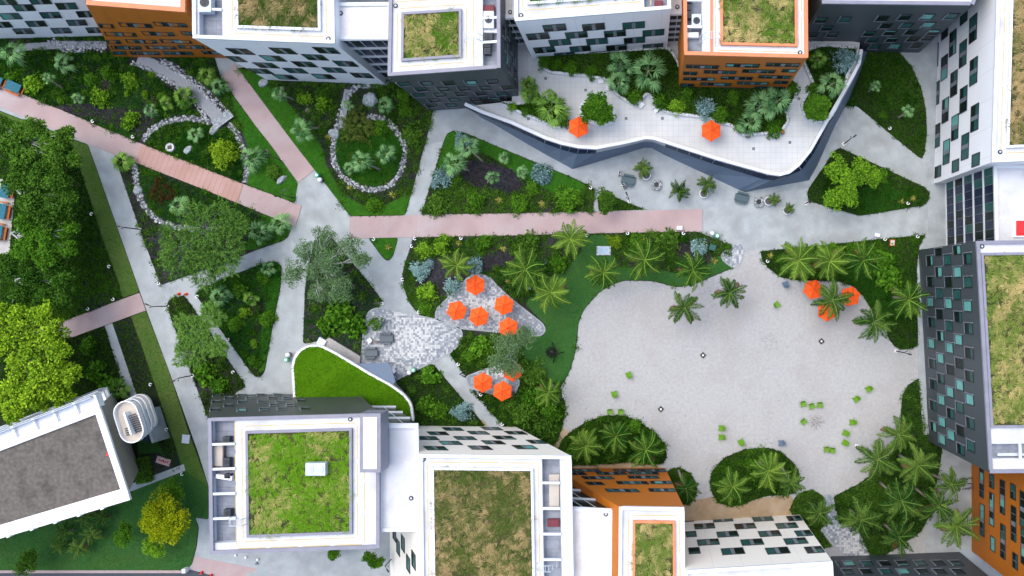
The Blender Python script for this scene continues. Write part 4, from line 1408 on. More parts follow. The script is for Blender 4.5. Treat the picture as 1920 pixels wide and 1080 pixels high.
# white block bottom centre
b = Building("apartment_block", "white checker-windowed block with a brown-green roof at the bottom centre", [(792, 1300), (1079, 1300), (1071, 855), (786, 852)], 19.5, VL, M_WHITESUN, M_COPEW, group=GRP)
b.palette = (4, 5, 0.6)
b.roofdeck(grass=(812, 1112, 1000, 878), strip=(1023, 1290, 1049, 858), seed=24, beams=8, green=0.5, gm=L_GRASSR)
b.facade((786, 852), (1071, 855), wlist([(849, 805), (922, 804), (821, 813), (897, 812), (967, 812), (802, 822), (872, 822), (945, 821), (1010, 829), (845, 831), (925, 830), (817, 841), (900, 840), (984, 839)], 2.5, 2.25, "two"))
b.facade((1071, 855), (1079, 1300))
b.facade((786, 852), (792, 1300), wlist([(740, 1000), (756, 1019), (747, 1026), (776, 1050), (766, 1057)], 1.9, 2.2, "one"))
drain(b, 794, 861, 19.2)
# link 2
b = Building("link_building", "white roofed link between the white block and the ochre roof at the bottom", [(1072, 1300), (1150, 1300), (1149, 957), (1072, 953)], 18.2, VL, M_WHITE, M_COPEW, group="glass links between the blocks")
b.roofdeck(deck=M_ROOFC, lines=False)
curtain(b, (1072, 953), (1149, 957), 4, 3, M_GD)
drain(b, 1136, 964, 17.9)
# ochre bottom
b = Building("apartment_block", "ochre block with a small grass roof at the bottom, facing the palms", [(1158, 1300), (1286, 1300), (1283, 952), (1161, 950)], 20, VL, M_ORANGE, M_COPEW, group=GRP)
b.palette = (5, 4, 1)
b.roofdeck(grass=(1186, 1112, 1266, 976), seed=25, green=0.6, kerb=M_COPEO)
b.facade((1161, 950), (1283, 952), wlist([(1101, 887), (1181, 888), (1231, 888), (1095, 897, 1), (1154, 897), (1211, 896), (1135, 908), (1214, 907), (1134, 920, 1), (1197, 919), (1256, 919), (1180, 932), (1254, 932)], 4.0, 1.5, "four", 2.1), bB=(1247, 877))
b.facade((1161, 950), (1158, 1300))
b.facade((1283, 952), (1286, 1300), bA=(1247, 877), bB=(1250, 1160))

# the sides that face away
for b in ALL_BLD:
    glazed = any(ch.name.startswith("glass_wall") for ch in b.root.children)
    for k_ in range(4):
        A_, B_ = tuple(b.roof[k_]), tuple(b.roof[(k_ + 1) % 4])
        if frozenset((A_, B_)) in b.done or glazed:
            continue
        b.facade(A_, B_)
# rooftop plant
for a in [(392, 10, 19, 1.5, 2.2, "pale air conditioner at the top of the white block's roof well", 1.0, False), (919, 42, 18.3, 1.2, 2.0, "pale single-fan air conditioner in the roof well of the charcoal tower at the top", 1.0, False),
          (1305, 44, 19.8, 1.1, 1.5, "pale single-fan air conditioner in the roof well of the ochre terrace tower", 1.0, False),
          (916, 72, 18.3, 1.2, .8, "long dark condenser below the pale unit in the top charcoal tower's roof well", .8, True), (916, 86, 18.3, .75, .75, "small dark condenser, upper one in the top charcoal tower's roof well", .8, True), (916, 99, 18.3, .75, .75, "small dark condenser, lowest one in the top charcoal tower's roof well", .8, True),
          (430, 823, 17.8, .8, .8, "dark condenser at the top of the bottom charcoal tower's roof well", .8, True), (430, 864, 17.8, .8, .95, "dark condenser beside the taupe sheet in the bottom charcoal tower's roof well", .8, True), (430, 876, 17.8, .8, .6, "flat dark condenser just under the taupe sheet's end in the roof well", .6, True), (431, 891, 17.8, .7, .5, "dark condenser beside the white duct in the bottom charcoal tower's roof well", .6, True), (432, 959, 17.8, .8, .9, "lone dark condenser low in the bottom charcoal tower's roof well", .8, True),
          (1289, 5, 19.8, .8, .9, "dark condenser at the top edge in the ochre terrace tower's roof well", .8, True), (1289, 18, 19.8, .8, .9, "dark condenser below the white beam in the ochre terrace tower's roof well", .8, True), (1289, 31, 19.8, .8, .9, "dark condenser left of the pale unit in the ochre terrace tower's roof well", .8, True)]:
    ac_unit(*a)


def roof_item(name, label, cat, px, py, z, w, l, h, mat, rz=0.0, extra=None):
    t = thing(name, label, cat, P(px, py, z), rz)
    m = MB()
    m.box((0, 0, h / 2), (w, l, h))
    m.build("body", mat, t)
    m = MB()
    m.box((0, 0, h + .03), (w * .86, l * .86, .06))
    m.build("lid", extra or mat, t)


roof_item("roof_cover", "taupe flat cover in the bottom charcoal tower's roof well", "cover", 413, 852, 17.8, 1.25, 2.9, .5, M_BROWN, extra=M_TANP)
roof_item("roof_duct", "white angled duct in the bottom charcoal tower's roof well", "duct", 424, 893, 17.8, 1.9, .5, .6, M_WHITEP, -0.15)
roof_item("roof_cover", "maroon sheet in the roof well of the charcoal tower at the top", "cover", 917, 20, 18.3, 1.4, 1.0, .5, M_MAROON)
roof_item("roof_cover", "maroon sheet in the roof well of the bottom white block", "cover", 1038, 979, 18.3, 1.4, .9, .4, M_MAROON)
roof_item("roof_cover", "long taupe cover in the roof well of the bottom white block", "cover", 1040, 920, 18.3, 1.2, 4.0, .5, M_TANP)
roof_item("roof_cover", "maroon sheet on the long white terrace block's roof well", "cover", 1235, 9, 19.8, 1.0, .8, .4, M_MAROON)
roof_item("roof_duct", "white pipe cluster in the ochre terrace tower's roof well", "duct", 1297, 68, 19.8, 1.5, .6, .5, M_WHITEP)
roof_item("roof_duct", "white pipe cluster in the top charcoal tower's roof well", "duct", 920, 60, 18.3, 1.6, .5, .5, M_WHITEP)
roof_item("roof_duct", "long grey duct in the roof well of the charcoal tower by the beach", "duct", 1900, 851, 19.8, 4.0, .35, .4, M_LGREY)


def roof_ladder(px, py, z, label, ang):
    t = thing("roof_ladder", label, "ladder", P(px, py, z), ang, "roof ladders")
    for s_ in (-1, 1):
        m = MB()
        m.tube([(-1.5, s_ * .35, 0), (-1.2, s_ * .35, 1.3), (.2, s_ * .35, 1.3), (1.0, s_ * .35, -.9)], .04, 6)
        m.build("rail", M_LGREY, t)
    for k in range(6):
        m = MB()
        x = -1.2 + k * .4
        m.tube([(x, -.35, 1.25 - max(0, (x - .2)) * 2.4), (x, .35, 1.25 - max(0, (x - .2)) * 2.4)], .03, 5)
        m.build("rung", M_LGREY, t)


roof_ladder(895, 73, 19.3, "pale ladder over the roof divider of the charcoal tower at the top", 0.0)
roof_ladder(1326, 72, 20.8, "pale ladder over the divider of the ochre terrace tower's roof", math.pi)
roof_ladder(1031, 1060, 19.3, "pale ladder on the roof of the bottom white block", 0.0)
roof_ladder(442, 975, 18.9, "pale ladder beside the grass roof of the bottom charcoal tower", math.pi)

# red cross painted on the weathered roof
t = thing("roof_marker", "small red cross marker on the stained dark roof", "marker", P(204, 852, 13.3))
m_ = MB(); m_.box((0, 0, .05), (.6, .2, .1), rz=.3); m_.build("arm", M_RED, t)
m_ = MB(); m_.box((0, 0, .055), (.2, .6, .11), rz=.3); m_.build("arm", M_RED, t)

# ---- garden pavilion with turf roof
ROOF = [(552, 738), (549, 690), (552, 672), (563, 657), (580, 648), (600, 648), (625, 660), (660, 681), (695, 702), (735, 724), (757, 740), (770, 757), (775, 790), (700, 800), (552, 800)]
pv = thing("turf_pavilion", "low rounded pavilion with a bright green turf roof beside the paver patio", "pavilion", P(640, 720, 0))
o_ = Vector(pv.location)
ZP = 3.4
m_ = MB()
top = [P(*p, ZP) for p in round_poly(ROOF, 6)]
tl = [Vector((p.x - o_.x, p.y - o_.y, ZP - .15)) for p in top]
for i in range(len(tl)):
    a, c_ = tl[i], tl[(i + 1) % len(tl)]
    m_.face([a - lean * (ZP - .15), c_ - lean * (ZP - .15), c_, a])
m_.build("wall", M_WHITE, pv)
m_ = MB()
q = [Vector((p.x - o_.x, p.y - o_.y)) for p in top]
for i in range(len(q)):
    a, c_ = q[i], q[(i + 1) % len(q)]
    d = c_ - a
    if d.length < 1e-4:
        continue
    n_ = Vector((-d.y, d.x)).normalized() * .15
    m_.prism([tuple(a - n_), tuple(c_ - n_), tuple(c_ + n_), tuple(a + n_)], ZP - .4, ZP + .08)
m_.build("roof_rim", M_WHITEP, pv)
m_ = MB()
m_.prism([tuple(p) for p in q], ZP - .2, ZP)
m_.build("turf_deck", M_LAWN3, pv)
tf = ground_cover("turf", [(554, 737), (551, 690), (555, 674), (565, 660), (582, 651), (598, 651), (624, 663), (660, 684), (694, 705), (734, 727), (755, 742), (767, 758), (772, 790), (554, 790)], 70, 5, .34, .055, L_TURF, 61, z=ZP, elev=(8, 50), patch=.5, tint=(.25, 1.0))
for v in [tf]:
    arr = np.empty(len(v.data.vertices) * 3, np.float32)
    v.data.vertices.foreach_get("co", arr)
    arr = arr.reshape(-1, 3) - np.array(o_)[None]
    v.data.vertices.foreach_set("co", arr.ravel())
    v.parent = pv
    v["kind"] = "stuff"
m_ = MB()
ov = [P(*p, 3.0) for p in [(671, 682), (727, 680), (732, 684), (741, 715), (737, 722), (729, 720), (695, 704)]]
m_.prism([(p.x - o_.x, p.y - o_.y) for p in ov], 2.85, 3.0, bottom=True)
m_.build("canopy", M_SLATE, pv)
for p in ((725, 683), (735, 714)):
    m_ = MB()
    w_ = P(*p, 2.8)
    m_.cyl((w_.x - o_.x, w_.y - o_.y), .06, 0, 2.85, 8)
    m_.build("post", M_BLACK, pv)
sheet("path", [(614, 636), (620, 633), (678, 668), (676, 682), (668, 680), (606, 645)], 0.0, 0.5, M_CONCD)

# ---- raised terrace
TOP = [(872, 199), (905, 214), (960, 234), (1022, 262), (1052, 272), (1085, 279), (1119, 281), (1172, 271), (1211, 262), (1225, 263), (1247, 270), (1340, 300), (1440, 328), (1462, 331), (1480, 326), (1498, 312), (1520, 285), (1560, 215), (1600, 145), (1612, 122), (1616, 95)]
FOOT = [(905, 222), (925, 232), (985, 268), (1020, 288), (1048, 303), (1073, 317), (1112, 306), (1165, 290), (1207, 277), (1221, 277), (1247, 291), (1320, 325), (1385, 356), (1397, 360), (1440, 352), (1517, 338), (1532, 311), (1566, 235), (1590, 190), (1615, 130), (1627, 97)]
ZT = 5.0
tr = thing("terrace_podium", "raised pale paved terrace with slate sloping wall and white curving parapet", "terrace", P(1250, 200, 0))
o_ = Vector(tr.location)
T3 = [P(*p, ZT + .25) - o_ for p in TOP]
F3 = [P(*p, 0.0) - o_ for p in FOOT]
m_ = MB()
for i in range(len(T3) - 1):
    a, c_ = T3[i], T3[i + 1]
    mid0, mid1 = lerp(F3[i], a, .80), lerp(F3[i + 1], c_, .80)
    m_.face([F3[i], F3[i + 1], mid1, mid0])
m_.build("slate_wall", M_SLATE, tr)
m_ = MB()
for i in range(len(T3) - 1):
    a, c_ = T3[i], T3[i + 1]
    mid0, mid1 = lerp(F3[i], a, .80), lerp(F3[i + 1], c_, .80)
    m_.face([mid0, mid1, c_, a])
m_.build("white_band", M_WHITE, tr)
m_ = MB()
INN = []
for i in range(len(T3)):
    d = (T3[min(i + 1, len(T3) - 1)] - T3[max(i - 1, 0)])
    n_ = Vector((-d.y, d.x, 0)).normalized()
    INN.append(T3[i] + n_ * .42)
for i in range(len(T3) - 1):
    dz = Vector((0, 0, .55))
    a, c_, e, f = T3[i], T3[i + 1], INN[i + 1], INN[i]
    m_.face([a + dz, c_ + dz, e + dz, f + dz])
    m_.face([a, c_, c_ + dz, a + dz])
    m_.face([f + dz, e + dz, e - dz, f - dz])
m_.build("parapet", M_COPEW, tr)


def strip_panels(i0, i1, per):
    for i in range(i0, i1):
        a, c_ = T3[i], T3[i + 1]
        ln = (c_ - a).length
        k = max(1, round(ln / per))
        for j in range(k):
            t0, t1 = (j + .04) / k, (j + .96) / k
            g = MB()
            p0, p1 = lerp(F3[i], a, .985), lerp(F3[i + 1], c_, .985)
            q0_, q1 = lerp(F3[i], a, .80), lerp(F3[i + 1], c_, .80)
            quad = [lerp(q0_, q1, t0), lerp(q0_, q1, t1), lerp(p0, p1, t1), lerp(p0, p1, t0)]
            n_ = (quad[1] - quad[0]).cross(quad[3] - quad[0]).normalized()
            if n_.z < 0 and n_.y > 0:
                n_ = -n_
            out = Vector((0, -1, 0)) if i < 17 else Vector((1, 0, 0))
            if n_.dot(out) < 0:
                n_ = -n_
            g.slab(quad, n_, -.02, .12)
            g.build("dark_glass_panel", M_GB, tr)


strip_panels(0, 6, 1.5)
strip_panels(10, 17, 1.55)
fl = MB()
flp = [W2(*((VR[0] + (x - VR[0]) * (1 - ZT / H), VR[1] + (y - VR[1]) * (1 - ZT / H)))) for x, y in
       [(876, 199), (905, 212), (960, 232), (1022, 260), (1052, 270), (1085, 276), (1119, 277), (1172, 267), (1211, 257), (1225, 258), (1247, 266), (1340, 296), (1440, 324), (1462, 327), (1478, 322), (1494, 309), (1516, 283), (1556, 214), (1596, 145), (1608, 122), (1612, 80), (1500, 60), (1270, 60), (960, 60), (960, 190)]]
fl.prism([(x - o_.x, y - o_.y) for x, y in flp], ZT - .4, ZT)
fo = fl.build("terrace_floor", M_PAVE, tr)


def T(px, py, dz=0.0):
    return P(px, py, ZT + dz)


TB1 = [(1005, 104), (1010, 114), (1018, 124), (1029, 135), (1074, 139), (1111, 143), (1138, 149), (1147, 156), (1149, 168), (1162, 181), (1189, 196), (1196, 192), (1213, 174), (1231, 190), (1248, 210), (1270, 213), (1310, 218), (1348, 228), (1379, 237), (1381, 248), (1394, 253), (1430, 250), (1464, 247), (1478, 226), (1473, 207), (1490, 187), (1494, 156), (1480, 140), (1280, 140), (1262, 100), (1250, 90)]
TB2 = [(940, 192), (985, 195), (978, 150), (992, 145), (1002, 157), (1016, 183), (1036, 190), (1055, 200), (1065, 213), (1065, 227), (1057, 238), (1036, 238), (1021, 229), (995, 218), (960, 204)]
TB3 = [(1500, 100), (1509, 119), (1529, 166), (1513, 176), (1503, 195), (1511, 222), (1534, 229), (1551, 228), (1565, 207), (1581, 173), (1588, 140), (1607, 107), (1607, 90), (1540, 85)]
for k, tb in enumerate((TB1, TB2, TB3)):
    m_ = MB()
    pts = [T(*p, .5) - o_ for p in round_poly(tb, 6)]
    m_.prism([(p.x, p.y) for p in pts], ZT, ZT + .5)
    m_.build("planter_soil", M_SOIL, tr)
    m_ = MB()
    for i in range(len(pts)):
        a, c_ = Vector(pts[i][:2]), Vector(pts[(i + 1) % len(pts)][:2])
        d = c_ - a
        if d.length < 1e-4:
            continue
        n_ = Vector((-d.y, d.x)).normalized() * .16
        m_.prism([tuple(a - n_), tuple(c_ - n_), tuple(c_ + n_), tuple(a + n_)], ZT, ZT + .62)
    m_.build("planter_kerb", M_COPEW, tr)
pr = thing("ring_planter", "oval white bench planter holding the dense tree on the terrace", "planter", T(1121, 212))
m_ = MB()
for rx, ry, z0, z1, mi in ((2.55, 1.75, 0, .5, 0), (2.0, 1.25, .5, .55, 1)):
    m_.prism([(rx * math.cos(a) * math.cos(-.35) - ry * math.sin(a) * math.sin(-.35), rx * math.cos(a) * math.sin(-.35) + ry * math.sin(a) * math.cos(-.35)) for a in np.linspace(0, 2 * math.pi, 33)[:-1]], z0, z1, mi)
m_.build("planter_bowl", [M_COPEW, M_SOIL], pr)
for (x, y, w_) in ((1023, 147, "in the open paving left of the white seats"), (1098, 169, "in the open paving north of the ring planter"), (1174, 222, "just right of the ring planter"), (1242, 222, "between the ring planter and the right parasol"), (1498, 185, "in the passage right of the ochre tower"), (1413, 279, "right of the right-hand parasol"), (1481, 267, "nearest the right end of the terrace"), (991, 223, "at the left end of the terrace by the parapet")):
    t = thing("floor_grate", "small dark square floor drain " + w_, "drain", T(x, y), 0, "square drains in the terrace paving")
    m_ = MB(); m_.box((0, 0, .02), (.34, .34, .04)); m_.build("grate_frame", M_DGREY, t)
    m_ = MB(); m_.box((0, 0, .045), (.22, .22, .02)); m_.build("grate", M_FIN, t)

# ------------------------------------------------------------------ plants
def merge(parts):
    V, F, T_, off = [], [], [], 0
    for v, f, t in parts:
        V.append(v)
        F.append(f + off)
        T_.append(t)
        off += len(v)
    return np.concatenate(V), np.concatenate(F), np.concatenate(T_)


def crown_mesh(name, mat, R, Hh, nclump, nleaf, ll, lw, seed, lobes=0.28, clump=0.25, tint=(0.1, 0.85), flat=0.5, hollow=0.15, zmin=-0.25):
    """broad-leaved crown: leaf clumps spread through an uneven dome"""
    rng = np.random.default_rng(seed)
    ph = rng.uniform(0, 6.28, 4)
    parts = []
    az = rng.uniform(0, 2 * np.pi, nclump)
    cz = rng.uniform(zmin, 1.0, nclump)
    rr = np.sqrt(np.clip(1 - np.maximum(cz, 0) ** 2 * 0.9, 0.05, 1)) * rng.uniform(hollow, 1.0, nclump) ** 0.6
    lob = 1 + lobes * (np.sin(2 * az + ph[0]) * 0.5 + np.sin(3 * az + ph[1]) * 0.6 + np.sin(5 * az + ph[2]) * 0.5)
    C = np.stack([np.cos(az) * rr * lob * R * 0.82, np.sin(az) * rr * lob * R * 0.82, cz * Hh], 1)
    cs = R * clump * rng.uniform(0.65, 1.3, nclump)
    ct = rng.uniform(tint[0], tint[1], nclump)
    idx = np.repeat(np.arange(nclump), nleaf)
    n = len(idx)
    d = unit(rng.normal(0, 1, (n, 3)) + np.array([[0, 0, 0.35]]))
    pos = C[idx] + d * (cs[idx] * rng.uniform(0.35, 1.0, n) ** 0.5)[:, None] * np.array([[1, 1, flat + 0.35]])
    D = unit(d * np.array([[1, 1, 0.45]]) + rng.normal(0, 0.55, (n, 3)))
    V, F = leaf_quads(pos, D, ll * rng.uniform(0.6, 1.3, n), lw * rng.uniform(0.7, 1.2, n), rng, droop=0.15)
    t = np.clip(ct[idx] * 0.55 + rng.uniform(-.12, 0.62, n), 0, 1)
    return np_mesh(name, V, F, mat, np.repeat(t, 4)), C


def sprig_mesh(name, mat, R, Hh, nspr, per, ll, lw, seed, tint=(0.1, 0.9)):
    """feathery crown: sprays of narrow leaflets along fine twigs"""
    rng = np.random.default_rng(seed)
    az = rng.uniform(0, 2 * np.pi, nspr)
    ph = rng.uniform(0, 6.28, 3)
    lob = 1 + 0.22 * np.sin(3 * az + ph[0]) + 0.14 * np.sin(5 * az + ph[1])
    r = np.sqrt(rng.uniform(0.0, 1.0, nspr)) * lob
    C = np.stack([np.cos(az) * r * R * 0.85, np.sin(az) * r * R * 0.85, Hh * (1 - (r / lob) ** 2 * 0.7) * rng.uniform(0.35, 1.0, nspr)], 1)
    out = np.stack([np.cos(az), np.sin(az), rng.uniform(-0.1, 0.6, nspr)], 1)
    ax = unit(out + rng.normal(0, 0.5, (nspr, 3)))
    sl = R * 0.26 * rng.uniform(0.6, 1.3, nspr)
    idx = np.repeat(np.arange(nspr), per)
    n = len(idx)
    s = rng.uniform(-0.15, 1.0, n)
    pos = C[idx] + ax[idx] * (sl[idx] * s)[:, None] + rng.normal(0, R * 0.012, (n, 3))
    D = unit(ax[idx] * 0.6 + rng.normal(0, 0.75, (n, 3)))
    V, F = leaf_quads(pos, D, ll * rng.uniform(0.6, 1.3, n), lw, rng, droop=0.2)
    ct = rng.uniform(*tint, nspr)
    return np_mesh(name, V, F, mat, np.repeat(np.clip(ct[idx] * .55 + rng.uniform(-.1, .6, n), 0, 1), 4)), C


def fan_mesh(name, mat, R, seed, nleaf=13, dead=0):
    """fan palm head: petioles ending in split, starry blades"""
    rng = np.random.default_rng(seed)
    parts = []
    for k in range(nleaf):
        az = k * 2.399 + rng.uniform(-.3, .3)
        el = math.radians(66 - 88 * (k / nleaf) + rng.uniform(-8, 8))
        d = np.array([math.cos(az) * math.cos(el), math.sin(az) * math.cos(el), math.sin(el)])
        pl = R * rng.uniform(0.42, 0.62)
        end = d * pl
        side = unit(np.cross(d, [[0, 0, 1.0]]))[0] if abs(d[2]) < .98 else np.array([1.0, 0, 0])
        side = unit((side + np.array([0, 0, rng.uniform(-.5, .5)]))[None])[0]
        m = 11
        th = np.radians(np.linspace(-82, 82, m) + rng.uniform(-5, 5, m))
        dn = d * np.array([1, 1, 0.5]) - np.array([0, 0, 0.28])
        D = np.cos(th)[:, None] * dn[None] + np.sin(th)[:, None] * side[None] - np.array([[0, 0, 0.25]]) * np.abs(np.sin(th))[:, None]
        L = R * rng.uniform(0.46, 0.62) * (0.62 + 0.38 * np.cos(th))
        V, F = leaf_quads(np.repeat(end[None], m, 0), D, L, R * 0.075, rng, droop=0.28, wide_at=0.5, up=np.repeat(np.array([[0, 0, 1.0]]), m, 0))
        parts.append((V, F, np.repeat(np.clip(rng.uniform(.05, .95) + rng.uniform(-.25, .25, m), 0, 1), 4)))
        V, F = leaf_quads(np.zeros((1, 3)), d[None], pl * 1.03, R * .035, rng, up=np.array([[.1, .2, 1.0]]))
        parts.append((V, F, np.full(4, 0.75)))
    V, F, T_ = merge(parts)
    return np_mesh(name, V, F, mat, T_)


def coco_mesh(name, mat, R, seed, nf=17, rach=0.95, lt=(0.05, 0.6)):
    """coconut palm head: arching feathered fronds with a pale midrib"""
    rng = np.random.default_rng(seed)
    parts, dry = [], []
    for k in range(nf):
        az = k * 2.399 + rng.uniform(-.3, .3)
        f = k / (nf - 1)
        el0 = math.radians(66 - 62 * f + rng.uniform(-8, 8))
        Lf = R * (1.12 if f < .85 else 1.0) * rng.uniform(0.85, 1.15)
        bend = math.radians(55 + 30 * f + rng.uniform(-10, 20))
        m = 30
        s = np.linspace(0, 1, m)
        el = el0 - bend * s ** 1.3
        st = Lf / m
        hx = np.cumsum(np.cos(el)) * st
        hz = np.cumsum(np.sin(el)) * st
        swirl = rng.uniform(-.35, .35) * s ** 2
        a = az + swirl
        pts = np.stack([np.cos(a) * hx, np.sin(a) * hx, hz], 1)
        tan = unit(np.gradient(pts, axis=0))
        side = unit(np.cross(tan, [[0, 0, 1.0]]))
        shape = np.clip(np.sin(np.pi * (0.16 + 0.80 * s)), 0.15, 1) * R * 0.25 * rng.uniform(.8, 1.2, m)
        ft = rng.uniform(*lt)
        n0 = sum(len(q_[1]) for q_ in parts)
        for sg in (-1, 1):
            for rep in range(2):
                D = unit(tan * 0.62 + sg * side * (0.85 + rng.uniform(-.12, .12, (m, 1))) + np.array([[0, 0, -0.20]]) + rng.normal(0, .09, (m, 3)))
                off = tan * (st * 0.5 * rep)
                V, F = leaf_quads(pts[2:] + off[2:], D[2:], shape[2:] * rng.uniform(.85, 1.15, m - 2), R * 0.021, rng, droop=0.32, wide_at=0.35, up=np.repeat(np.array([[0, 0, 1.0]]), m - 2, 0))
                parts.append((V, F, np.repeat(np.clip(ft + rng.uniform(-.2, .3, m - 2), 0, 1), 4)))
        w = np.linspace(R * .020, R * .007, m)[:, None] * side
        V = np.concatenate([pts - w + [0, 0, .02], pts + w + [0, 0, .02]])
        F = np.stack([np.arange(m - 1), np.arange(1, m), np.arange(1, m) + m, np.arange(m - 1) + m], 1)
        parts.append((V, F, np.full(2 * m, rach * rng.uniform(.75, 1.05))))
        n1 = sum(len(q_[1]) for q_ in parts)
        dry += [1 if (k >= nf - 2 and seed % 4 != 1) else 0] * (n1 - n0)
    V, F, T_ = merge(parts)
    return np_mesh(name, V, F, mat, T_, [mat, L_DEAD], dry)


def rosette_mesh(name, mat, R, seed, n=22):
    rng = np.random.default_rng(seed)
    az = np.arange(n) * 2.399 + rng.uniform(-.2, .2, n)
    el = np.radians(rng.uniform(8, 65, n))
    D = np.stack([np.cos(az) * np.cos(el), np.sin(az) * np.cos(el), np.sin(el)], 1)
    V, F = leaf_quads(np.zeros((n, 3)), D, R * rng.uniform(.8, 1.15, n), R * .16, rng, droop=.15, wide_at=.35)
    return np_mesh(name, V, F, mat, np.repeat(rng.uniform(.3, 1, n), 4))


# one crown per kind and variant, shared by all plants of that kind
COCO = [coco_mesh("palm_crown", L_COCO, 1.0, 100 + i, 17 + i % 3, lt=(0, .34)) for i in range(4)]
COCOD = [coco_mesh("palm_crown", L_COCOD, 1.0, 110 + i, 16 + i % 3, rach=.7, lt=(0, .32)) for i in range(4)]
FAN = [fan_mesh("palm_crown", L_FAN, 1.22, 120 + i, 15) for i in range(4)]
FANB = [fan_mesh("palm_crown", L_FANB, 1.25, 130 + i, 13) for i in range(4)]
SHRUB = {
    "mid": [crown_mesh("foliage", L_MID, 1.0, .75, 30, 34, .24, .10, 140 + i)[0] for i in range(3)],
    "dark": [crown_mesh("foliage", L_DARK, 1.0, .7, 30, 34, .23, .10, 145 + i)[0] for i in range(3)],
    "lime": [crown_mesh("foliage", L_LIME, 1.0, .8, 26, 26, .24, .12, 150 + i, lobes=.35, clump=.24)[0] for i in range(3)],
    "yellow": [crown_mesh("foliage", L_YEL, 1.0, .8, 34, 44, .16, .06, 155 + i)[0] for i in range(2)],
    "grape": [crown_mesh("foliage", L_MID, 1.0, .45, 26, 16, .30, .28, 160 + i, lobes=.35)[0] for i in range(3)],
    "silver": [crown_mesh("foliage", L_SILV, 1.0, .8, 40, 24, .30, .07, 165 + i, clump=.24, lobes=.3)[0] for i in range(3)],
    "maroon": [sprig_mesh("foliage", L_MAR, 1.0, .6, 90, 18, .14, .04, 170)[0]],
    "feather": [sprig_mesh("foliage", L_OLIVE, 1.0, .9, 150, 26, .12, .03, 171)[0]],
    "ball": [crown_mesh("foliage", L_YEL, 1.0, 1.0, 70, 46, .12, .05, 172, lobes=.08, clump=.22)[0]],
    "purple": [sprig_mesh("foliage", L_PURP, 1.0, .5, 70, 14, .14, .04, 173)[0]],
    "spike": [rosette_mesh("foliage", L_SPIKE, 1.0, 174 + i) for i in range(2)],
    "agave": [rosette_mesh("foliage", L_SILV, 1.0, 178, 18)],
}
CNT = [0]


def shrub(kind, px, py, r, label, cat="shrub", z=0.05, name=None, squash=1.0, group=None):
    me = SHRUB[kind][CNT[0] % len(SHRUB[kind])]
    CNT[0] += 1
    R = r / S * 1.08
    hh = R * .45
    c = P(px, py, z + hh)
    nm = name or {"silver": "silver_shrub", "grape": "broadleaf_shrub", "spike": "spiky_plant", "agave": "agave"}.get(kind, "garden_shrub")
    o = link_mesh(nm, me, None, (c.x, c.y, z + .1), random.uniform(0, 6.28), (R, R, R * .9 * squash))
    tag(o, label, cat, group)
    return o


def palm(kind, px, py, r, label, z=6.0, base=None, zb=0.05, cat="palm", group=None, bark=None, rt=None):
    meshes = {"coco": COCO, "cocod": COCOD, "fan": FAN, "fanb": FANB}[kind]
    CNT[0] += 1
    c = P(px, py, z)
    g = P(*base, zb) if base else Vector((c.x + random.uniform(-.3, .3), c.y + random.uniform(-.3, .3), zb))
    nm = "coconut_palm" if kind.startswith("coco") else "fan_palm"
    t = thing(nm, label, cat, g, 0, group)
    d = c - g
    R = r / S * (1 - z / H) * 1.0
    m = MB()
    r0 = rt or (0.16 if kind.startswith("coco") else 0.17)
    pts = [(d.x * (s ** 1.3), d.y * (s ** 1.3), d.z * s) for s in (0, .2, .4, .6, .8, 1.0)]
    m.tube(pts, [r0 * 1.5, r0 * 1.1, r0, r0 * .95, r0 * .95, r0 * 1.15], 8)
    m.build("trunk", bark or M_PALMB, t, smooth=True)
    link_mesh("crown", meshes[CNT[0] % len(meshes)], t, d, random.uniform(0, 6.28), R)
    return t


